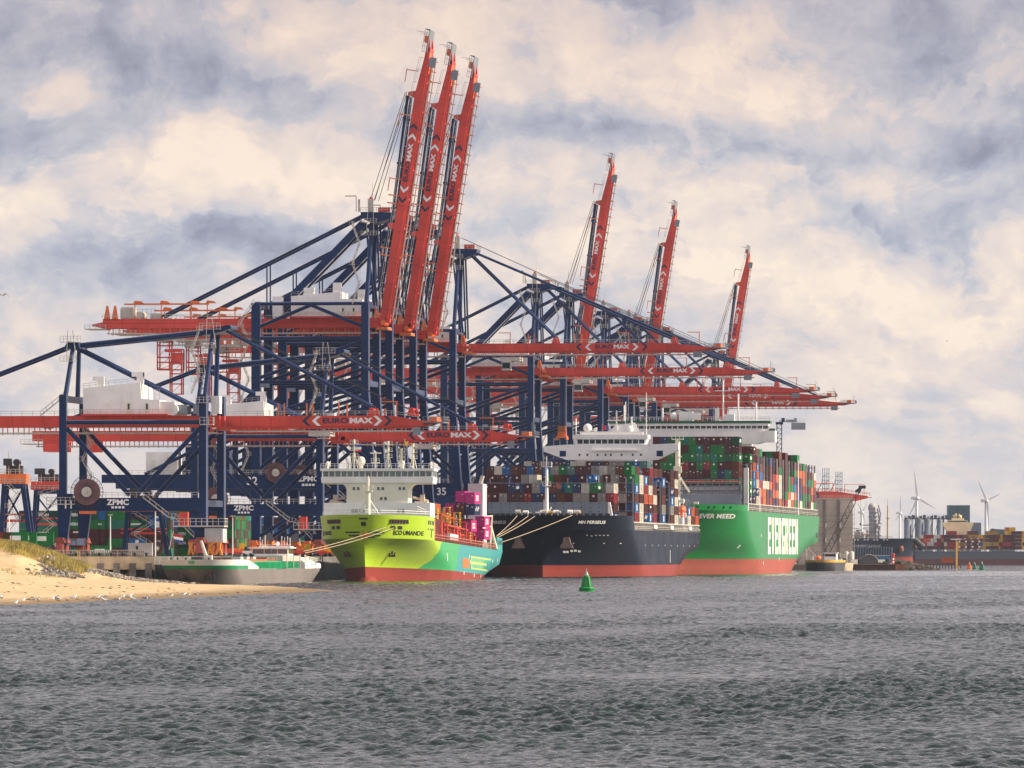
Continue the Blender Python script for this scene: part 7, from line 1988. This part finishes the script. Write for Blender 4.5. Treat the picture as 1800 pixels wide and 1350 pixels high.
# far container ship with yellow and maroon boxes
def far_boxship():
    D = 5000.0; s = F / D
    xa, xb = P(1590, 0, D).x, P(1850, 0, D).x
    root = thing('container_ship', 'long blue grey container ship with yellow and maroon boxes on the far shore', 'ship', (xa, D, 0))
    L = xb - xa
    hm = hull_mat('blue_grey_hull', (.075, .095, .12), .5, .2, .15)
    m = MB(); m.prism([(0, 4.4), (L, 4.4), (L, 10.2), (0, 10.2)], 0, 40); m.prism([(0, -1), (L, -1), (L, 4.4), (0, 4.4)], .05, 40, 1); m.build('hull', [hm, hull_mat('dark_red_boot', (.13, .03, .04), .6)], root)
    m = MB(); x = 4
    while x < L: m.box(x, x + .4, -.1, .3, 10.2, 12); x += 3.2
    m.rail([(0, 0, 10.2), (L, 0, 10.2)], 1.3, 4, .2); m.build('deck_rail', GREY, root)
    cx = P(1687, 0, D).x - xa
    wi = 11.5
    m = MB(); m.prism([(cx - wi, 30.4), (cx - 7, 22.6), (cx + 7, 22.6), (cx + wi, 30.4), (cx + wi, 32), (cx - wi, 32)], 16, 26); m.box(cx - 6.5, cx + 6.5, 18, 24, 10, 26); m.box(cx - 8, cx + 7, 16.5, 26, 32, 33.8); m.box(cx - 4.5, cx + 4.5, 17, 26, 33.8, 35.4); m.build('bridge', paint('cream_bridge', (.80, .68, .42), .45, .05, .2), root)
    m = MB(); m.box(cx - 7.5, cx + 6.5, 16.3, 16.5, 32.4, 33.3); m.build('bridge_window', DARK, root)
    m = MB()
    for dx, h in ((-3, 3), (-1.5, 4), (1, 3.5), (2.5, 2.5)): m.tube((cx + dx, 20, 35), (cx + dx, 20, 35 + h), .4)
    m.box(cx - 4, cx + 3, 19, 21, 37, 37.4); m.ell((cx + 1.5, 18, 36.5), 1.1, 1.1, 1.1); m.build('radar_mast', paint('cream_bridge', (0, 0, 0)), root)
    m = MB(); x = cx - 5
    for k in range(4):
        for z in range(5): m.box(x + 3 + k * 5 + (z % 2), x + 4.4 + k * 5 + (z % 2), -.2, .2, 11 + z * 2, 12.2 + z * 2, z % 2)
    m.build('lashing_bridge', [paint('pink_steel', (.5, .3, .3), .6), WHITE], root)
    # boxes lie with their long sides towards us, bays with an open face turned to the bow
    r = random.Random(77)
    q = [('block', 1600, 1630, 26.0, ['red', 'maroon', 'mustard']), ('ends', 1618, 1662, 33, ['white', 'red', 'orange', 'white', 'maroon']), ('block', 1632, 1664, 22, ['mustard', 'maroon']),
         ('block', 1665, 1682, 33.5, ['maroon', 'maroon', 'red']), ('ends', 1682, 1702, 33, ['mustard', 'maroon', 'yellow', 'red']), ('block', 1702, 1720, 34, ['maroon', 'mustard', 'brown']),
         ('ends', 1717, 1740, 33, ['yellow', 'yellow', 'red', 'mustard', 'blue']), ('block', 1733, 1756, 35.5, ['maroon', 'mustard', 'teal', 'maroon']), ('ends', 1753, 1766, 33, ['yellow', 'red', 'orange', 'yellow']),
         ('block', 1763, 1780, 31, ['maroon', 'grey', 'red', 'maroon']), ('ends', 1768, 1784, 36, ['yellow', 'yellow', 'red', 'orange']), ('block', 1778, 1796, 35, ['mustard', 'maroon', 'maroon']), ('ends', 1792, 1830, 35, ['yellow', 'orange', 'yellow', 'maroon'])]
    CC['yellow'] = (.70, .40, .02)
    for kind, u0, u1, top, pal in q:
        X0, X1 = P(u0, 0, D).x, P(u1, 0, D).x
        z = 11.5
        while z < top - 10.3:
            x = X0
            while x < X1 - 1:
                w_ = 12.19 if kind == 'block' else 2.44
                w_ = min(w_, X1 - x) if kind == 'block' else w_
                OVER.box(x + .05, x + w_ - .08, D + (2.0 if kind == 'ends' else 0.4) + 0, D + 14, z + .04, z + 2.74, over_mat(r.choice(pal)))
                if kind == 'block' and r.random() < .25: OVER.box(x + w_ * .45, x + w_ * .58, D + .3, D + .4, z + .8, z + 1.9, over_mat('white' if r.random() < .3 else 'maroon'))
                x += w_ + (.3 if kind == 'block' else .1)
            z += 2.8
    return root
far_boxship()
o = OVER.build('container_mass', [cont_mat(c) for c in OVERM])
tag(o, 'far off containers on the distant ship, the green ship stern and the back of the yard', 'containers', kind='stuff')
# turbines
def turbine(u, v, D, blades, hubz=None, lab='', yaw=20, d=1):
    s = F / D; p = P(u, v, D)
    root = thing('wind_turbine', lab, 'wind turbine', (p.x, D, 0), 0, 'wind turbines on the horizon')
    hz = p.z
    TW = paint('turbine_white', (.72, .73, .75), .45, .03, .1)
    m = MB(); m.tube((0, 3, 0), (0, 3, hz - 1.2), 2.1, 0, 16, 1.3); m.build('tower', TW, root)
    m = MB(); m.box(-3.2, 3.2, -1.5, 10, hz - 2.2, hz + 2.4) if abs(yaw) < 30 else m.box(-5.5, 1.4, 0, 4, hz - 1.5, hz + 1.7); m.build('nacelle', TW, root)
    m = MB(); m.lathe([(0, -2.6), (1.3, -1.8), (2.0, -.2), (2.0, 1.4)], 0, 14); m.build('hub', TW, root, (0.6, -1.6, hz), (R(-90), 0, 0))
    for du, dv in blades:
        e = Vector((du / s, 0, -dv / s)); ln = e.length; a = e.normalized(); n = Vector((-a.z, 0, a.x))
        b = MB(); st = [(0, .7, .7), (.08, .8, .7), (.2, 1.3, .45), (.5, .85, .3), (.8, .5, .2), (1, .1, .08)]
        vs = []
        for t, w_, th in st:
            c = a * ln * t
            for i, j in ((-1, -1), (1, -1), (1, 1), (-1, 1)): vs.append(c + n * (i * w_ * (1.0 if i > 0 else .6)) + Vector((0, j * th - 2.4, 0)))
        fs = []
        for k in range(len(st) - 1):
            for q in range(4): fs.append((k * 4 + q, k * 4 + (q + 1) % 4, (k + 1) * 4 + (q + 1) % 4, (k + 1) * 4 + q))
        b.add(vs, fs + [(20, 21, 22, 23), (3, 2, 1, 0)]); b.build('blade', TW, root, (.6, 0, hz))
turbine(1611.5, 876, 6600, [(-6, -50), (32, 19), (-16, 33)], lab='tall white wind turbine above the dark silos, one blade straight up', yaw=60)
turbine(1733.5, 880.5, 6900, [(-16, -37), (25, -13), (3, 50)], lab='white wind turbine standing apart above the yellow and maroon boxes', yaw=60)
turbine(1515, 901, 9300, [(-9, -18), (10, -20), (5, 20)], lab='small hazy wind turbine between the concrete silo and the refinery column', yaw=60)
turbine(1582, 902, 9300, [(0, -33), (6, 18), (-9, 12)], lab='small hazy wind turbine rising behind the tanker foremast', yaw=60)
# refinery
D = 6800.0; s = F / D
rf = thing('refinery_column', 'tall grey refinery distillation column wrapped in platforms', 'column', (P(1534, 0, D).x, D, 0))
m = MB(); zt = 6 + (979 - 884) / s; m.tube((0, 0, 0), (0, 0, zt - 6), 4.0, 0, 16); m.ell((-.5, 0, zt - 5), 4.4, 4.4, 5.0); m.build('shell', paint('refinery_grey', (.33, .31, .32), .6, .2, .1), rf)
m = MB(); r = random.Random(6)
for k in range(13):
    z = 4 + k * (zt - 10) / 13; m.box(-4.5 + r.uniform(0, 2), 5.5 + r.uniform(0, 4), -5, 5, z, z + .6)
    m.tube((r.uniform(3, 8), -4, z), (r.uniform(3, 8), -4, z + 8), .7)
m.tube((6.5, -2, 0), (6.5, -2, zt * .62), 1.6)
m.build('platform', paint('refinery_pipe', (.22, .22, .25), .6, .2, .1), rf)
for k, (u0, u1, v) in enumerate(((1500, 1516, 925), (1514, 1530, 919))):
    rf = thing('refinery_unit', ['low refinery unit tangled with pipes behind the dark tanker', 'taller refinery unit tangled with pipes beside the distillation column'][k], 'refinery', (P(u0, 0, D).x, D + 10 * k, 0))
    w_ = (u1 - u0) / s; h = 6 + (979 - v) / s
    m = MB()
    for q in range(70):
        x = r.uniform(0, w_); z = r.uniform(4, h * (1 - .35 * abs(x / w_ - .5) * 2)); c = r.uniform(.6, 1.8)
        if q % 3 == 0: m.box(x - 2.5, x + 2.5, -2, 4, z, z + .7, q % 2)
        elif q % 3 == 1: m.tube((x, 0, 0), (x, 0, z), c, q % 2, 8)
        else: m.tube((x - 3, -2, z), (x + 3, -2, z), c * .6, q % 2, 8)
    m.build('pipework', [paint('refinery_grey', (0, 0, 0)), paint('refinery_warm', (.45, .36, .3), .6)], rf)
# silos with conveyor
D = 5900.0; s = F / D
for k, (u, w_) in enumerate(((1596, 13), (1617, 13), (1631, 13), (1652, 11))):
    t = thing('storage_silo', ['blue grey storage silo at the near end of the conveyor row', 'second blue grey storage silo of the conveyor row', 'third blue grey storage silo of the conveyor row', 'narrow blue grey storage silo at the teal building end'][k], 'silo', (P(u, 0, D).x, D, 0), 0, 'storage silos')
    r_ = w_ / 2 / s; h = 6 + (979 - 916) / s
    m = MB(); m.lathe([(r_, 0), (r_, h * .55), (r_ * 1.06, h * .55), (r_ * 1.06, h * .57), (r_, h * .57), (r_, h), (r_ * .5, h + 2.4), (0, h + 2.4)], 0, 22); m.build('shell', paint('silo_blue', (.14, .17, .22), .6, .15, .06, streak=.4), t)
    m = MB(); m.rail([(-r_, -r_ * .4, h), (r_, -r_ * .4, h)], 2, 2, .25); m.beam((r_ + .8, -1, 0), (r_ + .8, -1, h + 6), .5, .5); m.build('ladder', DARK, t)
t = thing('conveyor_bridge', 'long dark conveyor gantry running over the tops of the storage silos', 'conveyor', (P(1590, 0, D).x, D, 0))
wl = P(1668, 0, D).x - P(1590, 0, D).x; zc = 6 + (979 - 913) / s
m = MB(); m.box(0, wl, -1, 2, zc, zc + 1.2); m.rail([(0, -1, zc + 1.2), (wl, -1, zc + 1.2)], 1.8, 3, .3)
for k in range(12): m.box(k * wl / 12, k * wl / 12 + 2.4, -1, 2, zc + 1.2, zc + 1.8 + (k * 7 % 3))
m.build('deck', paint('conveyor_dark', (.07, .08, .1), .6), t)
for k in range(9):
    m = MB(); m.beam((k * wl / 8, 0, 0), (k * wl / 8, 0, zc), .9, .9); m.beam((k * wl / 8, 0, zc * .45), (min(wl, (k + 1) * wl / 8), 0, zc * .95), .5, .5); m.build('trestle', paint('conveyor_dark', (0, 0, 0)), t)
# teal building
D = 6000.0; s = F / D
t = thing('industrial_building', 'tall teal windowless industrial building on the far shore', 'building', (P(1667, 0, D).x, D, 0))
w_ = 38 / s; h = 6 + (979 - 888) / s
m = MB(); m.box(0, w_, 0, 22, 0, h)
for k in range(26): m.box(.3 + k * w_ / 26, .6 + k * w_ / 26, -.12, 0, 0, h - .3)
m.build('wall', paint('teal_cladding', (.045, .13, .17), .5, .1, .05), t)
for x in (6.8, 13):
    for z in (h * .92, h * .78, h * .73):
        m = MB(); m.box(x, x + 1.4, -.3, -.1, z, z + 1); m.build('vent', DARK, t)
m = MB()
for k in range(5): m.beam((13.6, -.4, h * .35 + k * 6), (18.6, -.4, h * .35 + k * 6 + 5), .5, .4); m.beam((13.6, -.4, h * .35 + k * 6 + 5), (18.6, -.4, h * .35 + k * 6 + 5), .4, .4)
m.build('fire_stair', paint('conveyor_dark', (0, 0, 0)), t)
t = thing('industrial_building', 'lower grey blue building beside the tall teal one on the far shore', 'building', (P(1708, 0, D + 60).x, D + 60, 0))
w_ = 17 / s; h = 6 + (979 - 918) / s
m = MB(); m.box(0, w_, 0, 16, 0, h); m.build('wall', paint('grey_cladding', (.17, .20, .25), .5, .1, .05), t)
m = MB(); m.box(w_ * .48, w_ * .68, -.2, 0, h * .3, h * .85); m.build('door', paint('blue_door', (.05, .14, .28), .5), t)
t = thing('dark_stockpile', 'dark low stockpile shed roof showing above the yellow boxes', 'shed', (P(1742, 0, D).x, D, 0))
m = MB(); w_ = 42 / s; h = 6 + (979 - 930) / s
m.prism([(0, 0), (w_, 0), (w_, h - 3), (w_ * .75, h - .5), (w_ * .2, h), (w_ * .08, h + .6), (0, h - 1)], 0, 20); m.build('roof', paint('conveyor_dark', (0, 0, 0)), t)
# tower crane peeking over the green ship's bridge
D = 3300.0; s = F / D
c = thing('tower_crane', 'pale tower crane with grey counterweight over the green ship bridge', 'crane', (P(1370, 0, D).x, D, 0))
zt = 6 + (979 - 744) / s
m = MB()
for dx in (-1.2, 1.2):
    for dy in (0, 2.4): m.beam((dx, dy, 0), (dx, dy, zt), .35, .35)
k = 0
while k * 2.4 < zt - 2: m.beam((-1.2, 0, k * 2.4), (1.2, 0, k * 2.4 + 2.4), .25, .25); m.beam((1.2, 0, k * 2.4), (-1.2, 0, k * 2.4), .25, .25); k += 1
m.build('mast', NAVY, c)
m = MB(); xl = P(1226, 0, D).x - c.location.x; xr = P(1414, 0, D).x - c.location.x
for z in (0, 2.0): m.beam((xl, 0, zt + .6 + z * (1 if z == 0 else 1)), (0, 0, zt + .6 + z), .22, .22)
n = 26
for k in range(n): m.beam((xl * (1 - k / n), 0, zt + .6 + (k % 2) * 2), (xl * (1 - (k + 1) / n), 0, zt + .6 + ((k + 1) % 2) * 2), .16, .16)
m.beam((0, 0, zt + 1), (xr, 0, zt + .4), .4, .7); m.rail([(0, 0, zt + 1), (xr, 0, zt + .8)], 1.2, 2, .16)
m.build('jib', WHITE, c)
m = MB(); m.box(xr - 6.5, xr + .5, -.8, .8, zt - 3.2, zt + .2); m.box(xr - 9, xr - 5, -.6, .6, zt + .6, zt + 1.8); m.box(xr - 5, xr - 3.8, -.4, .4, zt + .6, zt + 2.6); m.build('counterweight', GREY, c)
m = MB(); m.box(-1.8, 1.8, -.6, 2.6, zt - .6, zt + .6); m.box(1.0, 2.6, -1.4, .2, zt + .6, zt + 2.6); m.build('slewing_unit', NAVY, c)

# ================================================================ haze
m = MB(); m.box(-9000, 9000, -60, 12500, -1.0, 190)
hm = bpy.data.materials.new('haze'); hm.use_nodes = True
g = NT(hm.node_tree); g.n.clear()
out = g.new('ShaderNodeOutputMaterial'); pv = g.new('ShaderNodeVolumePrincipled')
pv.inputs['Color'].default_value = (.74, .85, 1.0, 1); pv.inputs['Density'].default_value = HAZE; pv.inputs['Anisotropy'].default_value = 0.3
g.l.new(pv.outputs[0], out.inputs['Volume'])
ho = m.build('haze', hm); ho['kind'] = 'stuff'; ho['label'] = 'thin pale sea haze in the air over the harbour'; ho['category'] = 'haze'
